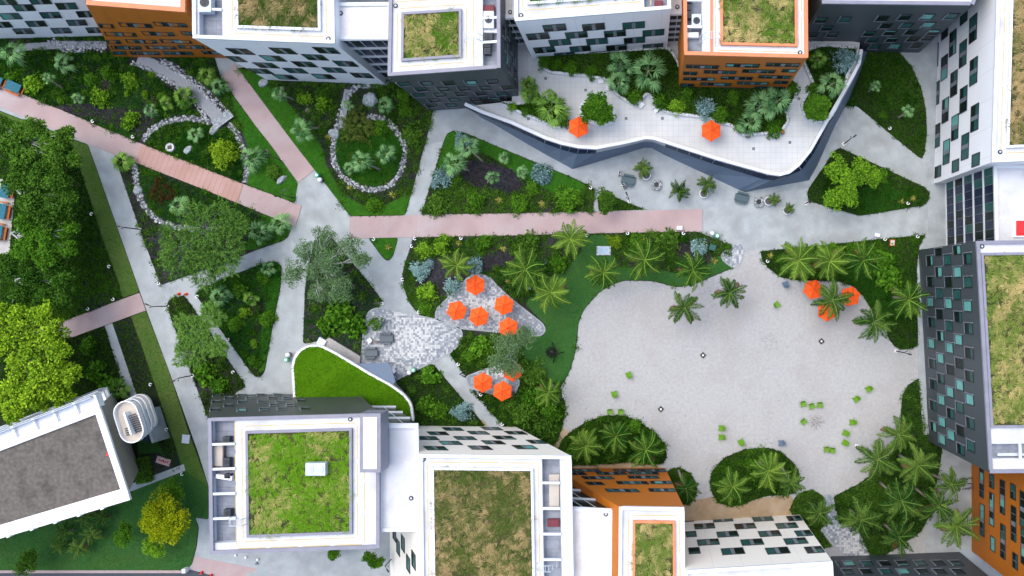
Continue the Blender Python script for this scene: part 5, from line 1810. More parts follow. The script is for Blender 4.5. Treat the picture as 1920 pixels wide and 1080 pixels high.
def tree(px, py, z, label, lobes, mat, leaf, seed, bark=None, kind="crown", name="broadleaf_tree", base=None, zb=0.05, rt=.22, limbs=14, cat="tree", nl=70, nc=60, hfac=.6, zoff=-0.25, group=None, tint=(.1, .85)):
    """trunk with limbs reaching into a crown made of several lobes; lobes = (x, y, r) in image pixels"""
    g = P(*(base or (px, py)), zb)
    t = thing(name, label, cat, g, 0, group)
    rng = random.Random(seed)
    parts, centres = [], []
    for i, (x, y, r) in enumerate(lobes):
        c = P(x, y, z) - g
        R = r / S * (1 - z / H)
        if kind == "crown":
            me, C = crown_mesh("tmp", mat, R, R * hfac, nc, nl, leaf[0], leaf[1], seed + i, tint=tint)
        else:
            me, C = sprig_mesh("tmp", mat, R, R * hfac, int(nc * 3.2), nl // 3, leaf[0], leaf[1], seed + i, tint=tint)
        n = len(me.vertices)
        v = np.empty(n * 3, np.float32)
        me.vertices.foreach_get("co", v)
        tt = np.empty(n, np.float32)
        me.attributes["tint"].data.foreach_get("value", tt)
        dz = rng.uniform(-1.0, 1.0) if len(lobes) > 5 else rng.uniform(-.4, .4)
        parts.append((v.reshape(-1, 3) + np.array([[c.x, c.y, c.z + dz]]), np.arange(n).reshape(-1, 4), tt))
        centres.append((c, R, C))
        bpy.data.meshes.remove(me)
    V, F, T_ = merge(parts)
    link_mesh("crown", np_mesh("crown", V, F, mat, T_), t)
    m = MB()
    top = Vector((0, 0, z * .45))
    m.tube([(0, 0, 0), (rng.uniform(-.1, .1), rng.uniform(-.1, .1), z * .25), top], [rt * 1.5, rt, rt * .9], 8)
    m.build("trunk", bark or M_BARK, t, smooth=True)
    per = max(3, limbs // len(lobes))
    for c, R, C in centres:
        m = MB()
        hub = lerp(top, c, .55)
        m.tube([top, lerp(top, hub, .5) + Vector((0, 0, -.1)), hub], [rt * .7, rt * .5, rt * .42], 6)
        for k in range(per):
            e = c + Vector(C[rng.randrange(len(C))]) * .92
            mid = lerp(hub, e, .5) + Vector((rng.uniform(-.3, .3), rng.uniform(-.3, .3), .15))
            m.tube([hub, mid, e], [rt * .34, rt * .2, rt * .07], 5)
        m.build("limb", bark or M_BARK, t, smooth=True)
    return t


# ---- trees
LT = dict(nl=44, nc=46, tint=(0, 1.0), limbs=26, bark=M_BARKP)
tree(45, 275, 7.5, "dark green tree at the left edge just below the pink path", [(22, 262, 30), (60, 240, 22), (84, 268, 26), (120, 255, 19), (50, 298, 28), (112, 294, 26), (138, 300, 14)], L_DARK, (.36, .19), 201, **LT)
tree(70, 365, 8.3, "dark green tree beside the upper teal tables at the left edge", [(38, 342, 28), (78, 332, 28), (118, 342, 26), (58, 380, 30), (104, 384, 30), (136, 372, 16), (84, 410, 22)], L_DARK, (.34, .18), 207, **LT)
tree(55, 440, 7.5, "mid green tree leaning over the lower teal tables at the left edge", [(46, 424, 26), (84, 440, 28), (118, 432, 22), (52, 466, 28), (92, 478, 26), (124, 468, 16)], L_MID, (.33, .18), 213, **LT)
tree(60, 525, 7, "dark green tree directly above the big yellow-green tree at the left edge", [(20, 500, 26), (56, 516, 28), (98, 508, 26), (124, 528, 20), (36, 552, 28), (80, 556, 26), (112, 564, 18)], L_DARK2, (.33, .17), 219, **LT)
tree(70, 680, 9, "big yellow-green tree at the left edge above the weathered roof", [(18, 588, 30), (52, 604, 32), (86, 592, 26), (108, 622, 26), (30, 640, 34), (78, 650, 36), (122, 660, 26), (40, 690, 36), (92, 700, 34), (134, 700, 22), (20, 735, 34), (66, 742, 36), (112, 738, 30), (40, 772, 26)], L_YEL, (.40, .23), 231, nl=44, nc=30, rt=.4, tint=(.05, 1))
tree(312, 970, 6, "round golden yellow tree standing on the bottom left lawn", [(310, 955, 38), (325, 985, 32), (295, 985, 32)], L_GOLD, (.24, .13), 241, nl=80, nc=60, tint=(.2, 1.0))
tree(318, 920, 3.6, "dark green bushy tree tucked behind the golden tree", [(322, 920, 24), (285, 960, 22)], L_MID, (.22, .12), 245, nl=60, nc=40)
tree(292, 1025, 3.2, "light green bushy tree at the lower foot of the golden tree", [(292, 1024, 22)], L_LIME, (.22, .12), 248, nl=60, nc=40)
tree(230, 1003, 4, "small dark tree with a brown tip between the palm cluster and the golden tree", [(230, 1008, 19), (235, 990, 13)], L_MID, (.2, .11), 251, nl=60, nc=40)
tree(52, 1056, 4, "small dark tree with a purple tip in the bottom left corner of the lawn", [(48, 1062, 24), (58, 1045, 16)], L_DARK, (.2, .11), 255, nl=60, nc=40)
tree(390, 445, 6.5, "large pale feathery tree over the lower part of the ring bed", [(390, 425, 52), (350, 470, 48), (420, 465, 46), (385, 500, 40), (440, 420, 26)], L_FEATH, (.24, .065), 261, bark=M_BARKP, kind="sprig", nl=100, nc=100, hfac=.5, limbs=50, rt=.2)
tree(372, 640, 6, "pale feathery tree reaching across the narrow concrete path", [(358, 618, 30), (396, 592, 25), (356, 662, 28), (408, 650, 20), (378, 640, 22)], L_FEATH, (.23, .06), 271, bark=M_BARKP, kind="sprig", nl=90, nc=72, hfac=.5, limbs=44, rt=.18)
tree(612, 500, 7, "grey-green oak with open branches at the meeting of the pink paths", [(605, 446, 26), (568, 470, 26), (550, 512, 25), (620, 490, 30), (660, 462, 24), (680, 488, 18), (595, 545, 26), (640, 540, 28), (585, 505, 24), (625, 520, 24)], L_OAK, (.2, .1), 281, bark=M_BARKP, nl=44, nc=42, hfac=.4, limbs=72, rt=.25)
tree(955, 655, 6, "dark grey-green tree with pale branches over the small lower patio", [(955, 645, 34), (985, 630, 24), (935, 680, 22), (960, 690, 20)], L_OAK, (.2, .1), 295, bark=M_BARKP, nl=48, nc=50, hfac=.5, limbs=44, rt=.16, base=(962, 662))
tree(1120, 206, 9, "dense deep green tree in the oval planter on the terrace", [(1120, 200, 27), (1108, 212, 20), (1132, 214, 20)], L_MID, (.34, .15), 305, nl=60, nc=46, zb=5.5, hfac=.7)
tree(1532, 201, 8.5, "round bright green tree at the right end of the terrace", [(1532, 200, 28)], L_MID, (.26, .14), 309, nl=80, nc=70, zb=5.5, hfac=.7)
tree(1590, 330, 5.5, "lime green tree with clustered leaves, upper of the pair in the right triangle bed", [(1570, 318, 26), (1610, 322, 30), (1635, 332, 20), (1590, 345, 20)], L_LIME, (.26, .2), 313, nl=40, nc=34, hfac=.5, tint=(0, .8))
tree(1570, 375, 4.8, "lime green tree with clustered leaves, lower of the pair in the right triangle bed", [(1562, 372, 26), (1590, 366, 22)], L_LIME, (.26, .2), 319, nl=40, nc=34, hfac=.5, tint=(0, .8))
tree(700, 1048, 4.5, "small green tree by the bottom walkway beside the white wall", [(706, 1055, 14), (694, 1043, 12)], L_MID, (.2, .11), 323, nl=50, nc=30)
tree(626, 1036, 4, "small green tree showing below the roof of the bottom charcoal tower", [(626, 1036, 15)], L_MID, (.2, .11), 325, nl=50, nc=30)
tree(1136, 378, 3.2, "dense dark green bushy tree on the pink path's upper edge beside the plaza", [(1136, 372, 18), (1138, 388, 14)], L_DARK, (.2, .11), 327, nl=60, nc=40)

# ---- coconut palms
G_C = "coconut palms round the beach"
for a in [
    ("coco", 1070, 448, 33, "yellow-ribbed coconut palm overhanging the lower edge of the straight pink path"),
    ("coco", 1131, 512, 36, "coconut palm directly below the pale blue slab on the lawn"),
    ("coco", 1209, 487, 38, "coconut palm above the sand, second right of the pale blue slab"),
    ("coco", 1299, 506, 34, "coconut palm above the sand, just left of the checkered leaf patio"),
    ("coco", 986, 506, 44, "widest coconut palm, above right of the upper umbrella patio"),
    ("coco", 1033, 548, 38, "dusky coconut palm on the lawn right of the upper umbrella patio"),
    ("coco", 857, 498, 30, "small yellow coconut palm between three silver shrubs"),
    ("cocod", 1283, 577, 37, "lone coconut palm on the sand, left of the two there"),
    ("cocod", 1368, 549, 32, "lone coconut palm on the sand, right of the two there"),
    ("coco", 1497, 488, 43, "leftmost coconut palm of the row of three above the blue chair"),
    ("coco", 1556, 490, 37, "middle coconut palm of the row of three above the beach umbrellas"),
    ("coco", 1618, 488, 35, "rightmost coconut palm of the row of three above the beach umbrellas"),
    ("cocod", 1560, 562, 42, "coconut palm standing among the three beach umbrellas"),
    ("coco", 1703, 562, 38, "coconut palm whose fronds touch the charcoal tower's wall"),
    ("cocod", 1638, 604, 42, "coconut palm at the sand's edge below right of the beach umbrellas"),
    ("coco", 1028, 735, 28, "coconut palm in the hedge at the left edge of the sand"),
    ("coco", 1098, 836, 33, "left coconut palm of three in the rounded bed by the ochre block"),
    ("coco", 1155, 818, 34, "middle coconut palm of three in the rounded bed by the ochre block"),
    ("coco", 1211, 843, 34, "right coconut palm of three in the rounded bed by the ochre block"),
    ("cocod", 1286, 915, 28, "brownish coconut palm in the little bed at the ochre block's corner"),
    ("coco", 1374, 912, 36, "left coconut palm in the oval bed inside the sand"),
    ("coco", 1440, 882, 36, "upper coconut palm in the oval bed inside the sand"),
    ("cocod", 1482, 906, 31, "right coconut palm leaning out of the oval bed inside the sand"),
    ("cocod", 1684, 814, 36, "uppermost coconut palm of the grove at the lower right of the sand"),
    ("cocod", 1646, 860, 46, "coconut palm of the lower right grove reaching farthest over the sand"),
    ("cocod", 1719, 872, 36, "coconut palm of the lower right grove in the dark bed near the charcoal tower"),
    ("cocod", 1690, 939, 40, "coconut palm in the centre of the lower right grove"),
    ("cocod", 1758, 949, 38, "coconut palm of the lower right grove beside the dark strip of bed"),
    ("cocod", 1783, 907, 30, "coconut palm in front of the bicycles"),
    ("cocod", 1792, 985, 40, "coconut palm on the grey paving beside the ochre corner block"),
    ("cocod", 1614, 974, 38, "coconut palm beside the lower checkered paver path, right of it"),
    ("cocod", 1685, 1006, 34, "lowest coconut palm of the lower right grove"),
    ("cocod", 1537, 962, 28, "coconut palm beside the white block, left of the lower paver path"),
]:
    bs = {1482: (1462, 870), 1690: (1650, 905), 1758: (1715, 915), 1792: (1745, 940), 1286: (1272, 882)}.get(a[1])
    palm(a[0], a[1], a[2], a[3] * random.uniform(.92, 1.08), a[4], z=(6.5 if a[1] > 1250 else 5.5) + random.uniform(-.8, .8), group=G_C, base=bs)

# ---- fan palms
G_F = "fan palms in the garden beds"
for a in [
    ("fanb", 25, 100, 21, "fan palm at the far left under the white corner block", (46, 116)),
    ("fanb", 119, 118, 17, "grey-green fan palm below the white pebble strip at top left", None),
    ("fanb", 90, 146, 10, "small fan palm with a long fallen-looking trunk near the lime shrubs at top left", (119, 165)),
    ("fanb", 145, 184, 10, "little grey fan palm in the middle of the top left bed", (152, 194)),
    ("fan", 345, 182, 20, "broad fan palm beside the grey gravel stream", None),
    ("fan", 312, 193, 12, "small yellow fan palm left of the gravel stream palm", None),
    ("fanb", 282, 208, 12, "pale small fan palm near the top of the large ring", None),
    ("fan", 390, 143, 17, "upper fan palm between the gravel stream and the slanting pink path", None),
    ("fanb", 413, 163, 15, "lower fan palm between the gravel stream and the slanting pink path", None),
    ("fanb", 366, 253, 13, "fan palm inside the large ring just right of the stone fire ring", None),
    ("fanb", 476, 298, 22, "fan palm on the vivid lawn right of the large ring", None),
    ("fan", 231, 303, 19, "fan palm at the corner of the pink path and the long grey path", None),
    ("fanb", 336, 386, 17, "fan palm poking out beside the feathery tree in the ring bed", None),
    ("fanb", 528, 418, 18, "fan palm overlapping the end of the pink boardwalk path", None),
    ("fanb", 488, 435, 21, "fan palm on the vivid lawn below the boardwalk", None),
    ("fanb", 503, 505, 13, "small fan palm at the top of the wedge shaped bed", None),
    ("fanb", 415, 556, 18, "fan palm in the wedge bed beside the narrow path", None),
    ("fan", 470, 560, 13, "small fan palm in the middle of the wedge bed", None),
    ("fanb", 523, 177, 13, "fan palm with a leaning trunk by the white block's foot", (553, 187)),
    ("fanb", 566, 243, 20, "pale fan palm with a leaning trunk beside the round mulch patch", (600, 240)),
    ("fanb", 722, 197, 14, "fan palm beside the big pale boulder", (734, 202)),
    ("fanb", 652, 197, 9, "small fan palm over the gravel inlet at the smaller ring", (664, 200)),
    ("fanb", 678, 303, 18, "fan palm with a curved trunk inside the smaller stone ring", (713, 318)),
    ("fanb", 725, 288, 17, "fan palm at the right inside the smaller stone ring", (730, 300)),
    ("fanb", 655, 316, 11, "lowest small fan palm inside the smaller stone ring", None),
    ("fanb", 876, 276, 19, "fan palm with a trunk leaning right in the middle bed", (906, 303)),
    ("fanb", 852, 308, 20, "fan palm below the leaning one in the middle bed", (880, 320)),
    ("fanb", 923, 332, 12, "small fan palm in the purple ground cover of the middle bed", (915, 343)),
    ("fanb", 945, 296, 10, "little fan palm near the grey walk in the middle bed", None),
    ("fanb", 979, 322, 11, "little fan palm left of the round silver shrub in the middle bed", (984, 330)),
    ("fanb", 1642, 161, 10, "small fan palm in the dark bed behind the terrace, upper", (1628, 172)),
    ("fanb", 1703, 209, 11, "small fan palm in the dark bed behind the terrace, lower right", (1684, 221)),
    ("fan", 222, 730, 20, "bushy fan palm by the north corner of the weathered building", None),
]:
    palm(a[0], a[1], a[2], a[3], a[4], z=3.2 if a[5] else 1.3, base=a[5], group=G_F, rt=.13)
for x, y, r, lab in ((122, 996, 18, "left feathery palm of the lush cluster on the bottom left lawn"), (160, 970, 18, "top feathery palm of the lush cluster on the bottom left lawn"), (174, 1001, 19, "right-hand feathery palm of the lush cluster on the bottom left lawn"), (148, 1026, 19, "bottom feathery palm of the lush cluster on the bottom left lawn"), (113, 1022, 17, "lower left feathery palm of the lush cluster on the bottom left lawn"), (192, 968, 17, "feathery palm of the lush cluster nearest the weathered building")):
    palm("cocod", x, y, r * 1.05, lab, z=1.9, group="palm cluster on the lawn", rt=.12)
for k, x, y, r, z, lab in (("fanb", 1163, 120, 23, 8.5, "left tall fan palm below the long white block on the terrace"), ("fanb", 1160, 155, 20, 7.5, "fan palm under the left tall one on the terrace"), ("fanb", 1216, 133, 31, 9, "widest fan palm in the terrace bed below the long white block"),
                           ("fan", 1034, 205, 29, 7.6, "big fan palm in the left terrace planter"), ("fan", 1030, 180, 14, 8, "upright young fan palm behind the big one in the left terrace planter"), ("fan", 991, 160, 16, 7, "dark fan palm against the charcoal tower on the terrace"), ("fan", 993, 178, 16, 7, "second fan palm against the charcoal tower, below the dark one"),
                           ("fanb", 1426, 198, 27, 8, "left fan palm of the pair in the right terrace bed"), ("fanb", 1457, 190, 26, 8.4, "right fan palm of the pair in the right terrace bed"), ("fanb", 1404, 231, 22, 7, "lower fan palm overhanging the kerb in the right terrace bed"), ("fanb", 1560, 158, 22, 7.5, "bushy fan palm beside the terrace parapet at the right end"),
                           ("fan", 1533, 112, 16, 7, "bright young fan palm right of the ochre tower on the terrace")):
    palm(k, x, y, r, lab, z=z, zb=5.5, group="fan palms on the terrace", rt=.13)


def pot(px, py, r, label, plant_r, plant_px, kind, z=1.6):
    t = thing("potted_palm", label, "potted palm", P(px, py, 0.0), 0, "potted palms on the grey plaza")
    m = MB()
    R = r / S
    m.cyl((0, 0), R * .7, 0, .62, 22, 0, r2=R)
    m.cyl((0, 0), R * .86, .6, .645, 22, 1)
    m.build("pot", [M_WHITEP, M_GRAVELD], t)
    d = P(*plant_px, z) - P(px, py, 0)
    m = MB()
    m.tube([(0, 0, .5), (d.x * .4, d.y * .4, z * .7), (d.x, d.y, z)], [.09, .07, .07], 7)
    m.build("trunk", M_PALMB, t)
    CNT[0] += 1
    link_mesh("crown", {"coco": COCO, "cocod": COCOD, "fan": FAN}[kind][CNT[0] % 3], t, d, random.uniform(0, 6.28), plant_r / S)


pot(1212, 330, 8, "potted palm between the left grey sofa and the stone fire pit", 19, (1206, 316), "cocod")
pot(1275, 360, 7, "potted palm in the middle of the grey plaza, pot hidden by leaves", 20, (1274, 358), "cocod")
pot(1319, 364, 8, "potted palm right of centre with its white pot showing below", 20, (1326, 346), "cocod")
pot(1440, 378, 8, "potted palm touching the right stone fire pit", 13, (1452, 374), "cocod", 1.3)
pot(1475, 395, 8, "smallest potted palm, alone at the right of the plaza", 11, (1480, 391), "cocod", 1.2)
tp = thing("potted_tree", "bushy potted shrub beside the sofas on the lower paver patio", "potted tree", P(712, 606, .085))
m_ = MB(); m_.cyl((0, 0), .34, 0, .6, 18, r2=.45); m_.build("pot", M_LGREY, tp)
m_ = MB(); m_.tube([(0, 0, .5), (0, 0, 1.4)], .05, 6); m_.build("trunk", M_BARK, tp)
cm_, _ = crown_mesh("crown", L_DARK, 1.05, .8, 26, 34, .24, .10, 330)
link_mesh("crown", cm_, tp, (0, -.05, 1.6))

# ---- silver shrubs
for x, y, r, z, lab in ((788, 508, 19, .05, "round silver shrub near the path's bend, leftmost of the three by the yellow palm"), (890, 496, 16, .05, "silver shrub right of the small yellow coconut palm"), (850, 536, 17, .05, "silver shrub at the upper left edge of the umbrella patio"), (866, 772, 19, .05, "silver shrub in the bed beside the lower concrete path"), (1014, 328, 20, .05, "silver shrub near the tip of the middle bed"), (827, 333, 19, .05, "silver shrub on the left edge of the middle bed"), (868, 266, 18, .05, "silver shrub at the top of the middle bed"), (1310, 465, 16, .05, "silver shrub left of the checkered leaf patio"), (1323, 204, 19, 5.5, "silver shrub in the terrace bed above the right parasol"), (1585, 112, 23, 5.5, "large silver shrub at the terrace's top right corner"), (806, 494, 8, .05, "tiny silver shrub touching the round one near the path's bend")):
    shrub("silver", x, y, r, lab, z=z, group="silver shrubs")
# ---- green shrubs
for k, x, y, r, z, lab in (
    ("lime", 62, 158, 20, .05, "lime shrub beside the teal table at the far left of the pink path"), ("lime", 185, 184, 19, .05, "largest lime shrub in the middle of the top left bed"), ("lime", 243, 226, 18, .05, "lime shrub just above the pink path by the river stones"),
    ("mid", 206, 137, 17, .05, "tall mid green shrub under the ochre tower at top left"), ("lime", 243, 152, 17, .05, "light green shrub left of the gravel stream"), ("mid", 170, 148, 13, .05, "mid green shrub in the centre of the top left bed"), ("mid", 181, 107, 8, .05, "small shrub close to the ochre tower's corner"), ("lime", 285, 141, 7, .05, "small lime ball beside the gravel stream"),
    ("lime", 272, 178, 8, .05, "small lime shrub below the light green one near the stream"), ("mid", 113, 188, 8, .05, "small shrub on the lower slope of the top left bed"), ("mid", 303, 181, 10, .05, "shrub left of the broad stream palm"), ("lime", 238, 175, 6, .05, "tiny lime shrub under the light green one"), ("mid", 22, 143, 13, .05, "mid green shrub behind the teal table at the far left"),
    ("ball", 418, 289, 29, .05, "big round yellow-green shrub inside the large ring"), ("maroon", 300, 357, 22, .05, "brown maroon shrub inside the lower ring beside the boulder"), ("feather", 668, 236, 30, .05, "olive feathery bush at the smaller ring's top left"),
    ("mid", 712, 238, 18, .05, "green shrub right of the olive feathery bush"), ("dark", 775, 250, 22, .05, "dark shrub outside the smaller ring on its right"), ("mid", 757, 205, 16, .05, "green shrub right of the pale boulder"), ("mid", 757, 181, 15, .05, "green shrub under the charcoal tower's foot"), ("lime", 570, 185, 14, .05, "bright shrub below the white block's foot"), ("lime", 605, 195, 16, .05, "bright shrub left of the gravel inlet"), ("mid", 700, 385, 17, .05, "green shrub at the bottom of the smaller ring, outside the stones"),
    ("mid", 892, 376, 19, .05, "bright shrub in the middle bed above the straight pink path"), ("dark", 818, 384, 22, .05, "dark shrub at the lower left corner of the middle bed"), ("mid", 975, 383, 19, .05, "green shrub right of the bright one above the pink path"), ("mid", 1066, 374, 26, .05, "wide green shrub at the right end of the middle bed"), ("mid", 1000, 352, 15, .05, "green shrub below the round silver shrub of the middle bed"),
    ("lime", 795, 470, 16, .05, "bright shrub at the left below the straight pink path"), ("lime", 829, 458, 19, .05, "light green shrub second from the left below the straight pink path"), ("mid", 907, 457, 18, .05, "green shrub third from the left below the straight pink path"), ("dark", 988, 458, 24, .05, "dark wide shrub under the straight pink path left of the palm"), ("yellow", 1153, 451, 15, .05, "yellow-green shrub beside the pale blue slab"), ("dark", 1252, 452, 23, .05, "dark round shrub under the right end of the straight pink path"), ("mid", 1195, 455, 17, .05, "green shrub right of the yellow-green one"), ("mid", 1048, 495, 18, .05, "green shrub on the lawn edge below the path palm"),
    ("lime", 800, 548, 20, .05, "bright leafy shrub at the lower left of the umbrella bed"), ("mid", 795, 580, 14, .05, "green shrub beside the patio link in the umbrella bed"), ("grape", 636, 585, 28, .05, "round-leaved shrub mass right under the grey-green oak, upper"), ("grape", 660, 612, 24, .05, "round-leaved shrub mass under the oak, lower right"), ("grape", 612, 610, 20, .05, "round-leaved shrub mass under the oak, lower left"),
    ("grape", 903, 650, 20, .05, "round-leaved shrub below the patio in the lower umbrella bed"), ("mid", 878, 668, 14, .05, "green shrub beside the lower path in the umbrella bed"), ("grape", 806, 705, 18, .05, "round-leaved shrub in the bed below the lower patio"), ("grape", 800, 760, 19, .05, "round-leaved shrub near the white block in the south bed"), ("grape", 823, 772, 14, .05, "round-leaved shrub left of the silver shrub in the south bed"),
    ("dark", 995, 700, 27, .05, "dark hedge shrub right of the lowest umbrella"), ("mid", 1000, 745, 27, .05, "green hedge shrub left of the hedge palm"), ("mid", 1036, 770, 24, .05, "green hedge shrub along the left edge of the sand"), ("dark", 985, 775, 26, .05, "dark hedge shrub above the white block's corner"), ("dark", 960, 760, 20, .05, "dark hedge shrub nearest the lower concrete path"), ("dark", 1020, 805, 24, .05, "dark hedge shrub at the white block's right corner"),
    ("mid", 495, 520, 15, .05, "green shrub near the point of the wedge bed"), ("mid", 450, 545, 16, .05, "green shrub in the upper wedge bed"), ("lime", 458, 586, 11, .05, "small lime shrub in the wedge bed"), ("mid", 500, 600, 17, .05, "green shrub on the right of the wedge bed"), ("lime", 476, 645, 8, .05, "tiny lime shrub low in the wedge bed"), ("mid", 478, 677, 14, .05, "green shrub at the bottom of the wedge bed"), ("mid", 440, 610, 16, .05, "green shrub by the narrow path in the wedge bed"),
    ("grape", 385, 700, 22, .05, "broad-leaved shrub beside the long grey path above the charcoal tower"), ("mid", 410, 725, 18, .05, "green shrub against the charcoal tower's wall"), ("grape", 180, 700, 22, .05, "broad-leaved shrub right of the big yellow-green tree"), ("grape", 200, 720, 18, .05, "broad-leaved shrub by the narrow walk below the yellow-green tree"), ("mid", 165, 650, 18, .05, "green shrub between the yellow-green tree and the narrow walk"),
    ("mid", 1020, 118, 12, 5.5, "green shrub at the left end of the terrace's rear bed"), ("mid", 1070, 128, 13, 5.5, "green shrub along the terrace's rear bed below the white block"), ("mid", 1110, 135, 13, 5.5, "green shrub right of the middle of the terrace's rear bed"), ("mid", 1045, 120, 11, 5.5, "green shrub second in the terrace's rear bed"), ("mid", 1190, 182, 15, 5.5, "green shrub at the point of the terrace's rear bed"), ("mid", 1240, 190, 17, 5.5, "bright shrub right of the white seats on the terrace"), ("lime", 1270, 200, 15, 5.5, "lime shrub right of the white seats on the terrace"), ("mid", 1350, 215, 17, 5.5, "green shrub between the silver shrub and the lower fan palm"), ("mid", 1450, 240, 18, 5.5, "green shrub at the terrace bed's right kerb"), ("mid", 1385, 240, 10, 5.5, "green shrub at the corner of the terrace bed's kerb"), ("mid", 1485, 165, 13, 5.5, "green shrub right under the ochre terrace tower's corner"), ("mid", 1055, 228, 13, 5.5, "green shrub at the right end of the left terrace planter"), ("lime", 960, 200, 9, 5.5, "lime shrub at the left end of the left terrace planter"), ("mid", 985, 209, 9, 5.5, "green shrub along the parapet in the left terrace planter"), ("mid", 1290, 178, 13, 5.5, "green shrub below the ochre terrace tower's left corner"), ("mid", 1375, 180, 13, 5.5, "green shrub below the middle of the ochre terrace tower"), ("mid", 1525, 165, 11, 5.5, "green shrub left of the parapet palm on the terrace"),
    ("mid", 1612, 410, 0, .05, ""), ("mid", 1655, 330, 14, .05, "dark shrub right of the lime trees"), ("grape", 1650, 490, 26, .05, "broad-leaved shrub mass right of the palm row"), ("grape", 1672, 525, 24, .05, "broad-leaved shrub mass above the tower-side palm"), ("mid", 1600, 468, 14, .05, "green shrub along the plaza kerb by the palm row"), ("mid", 1560, 465, 13, .05, "green shrub along the plaza kerb behind the middle palm"),
    ("mid", 1655, 215, 8, .05, "bright shrub in the dark bed behind the terrace"), ("mid", 1075, 850, 16, .05, "dark fronds shrub at the left of the rounded three-palm bed"), ("dark", 1150, 855, 18, .05, "dark shrub at the bottom of the rounded three-palm bed"), ("mid", 1190, 800, 15, .05, "shrub at the top of the rounded three-palm bed"), ("mid", 1410, 870, 15, .05, "shrub in the middle of the oval sand bed"),
    ("mid", 560, 300, 0, .05, ""), ("dark", 513, 322, 15, .05, "spreading dark shrub beside the small boulder bench on the lawn"), ("mid", 1365, 462, 6, .05, "small shrub by the green box left of the leaf patio"),
):
    if r:
        shrub(k, x, y, r, lab, z=z, group="shrubs in the beds" if z < 1 else "shrubs on the terrace")
for k, x, y, r, lab in (("spike", 655, 352, 8, "yellow spiky rosette at the lower left of the smaller ring"), ("spike", 728, 463, 9, "pale spiky rosette in the tiny grass triangle"), ("spike", 1339, 489, 9, "pale spiky rosette left of the leaf patio"), ("spike", 615, 256, 9, "yellow spiky rosette left of the smaller ring's stones"), ("spike", 735, 365, 10, "yellow spiky rosette at the lower right of the smaller ring"), ("spike", 860, 455, 8, "yellow spiky rosette between shrubs below the pink path"), ("spike", 942, 466, 9, "pale spiky rosette right of the third shrub below the pink path"), ("spike", 1444, 478, 8, "pale spiky rosette at the beach bed's left tip"), ("spike", 1206, 452, 8, "yellow spiky rosette above the second slab palm"), ("spike", 1712, 372, 8, "grey spiky rosette, upper one in the right triangle bed's tip"), ("spike", 1690, 378, 8, "grey spiky rosette, lower one in the right triangle bed's tip"), ("spike", 935, 375, 9, "yellow spiky rosette in the dark part of the middle bed"), ("spike", 952, 528, 7, "yellow spiky rosette right of the top umbrella"), ("agave", 1023, 492, 7, "blue agave by the dark mulch under the path palm"), ("agave", 993, 540, 5, "small blue agave near the dusky palm"), ("spike", 1015, 382, 9, "yellow spiky rosette between green shrubs of the middle bed")):
    shrub(k, x, y, r, lab, "plant", group="spiky plants")

# clipped hedge
hd = thing("clipped_hedge", "rectangular lime hedge beside the pink banner and the weathered building", "hedge", P(273, 880, .05), .15)
rng_ = np.random.default_rng(5)
n_ = 5200
p_ = np.stack([rng_.uniform(-1.05, 1.05, n_), rng_.uniform(-1.75, 1.75, n_), rng_.uniform(.1, 1.1, n_)], 1)
V_, F_ = leaf_quads(p_, rng_.normal(0, 1, (n_, 3)) + [0, 0, .5], .17, .09, rng_)
link_mesh("foliage", np_mesh("foliage", V_, F_, L_LIME, np.repeat(rng_.uniform(.1, .8, n_), 4)), hd)
m_ = MB(); m_.box((0, 0, .5), (1.7, 3.1, .9)); m_.build("stem_core", M_SOIL, hd)

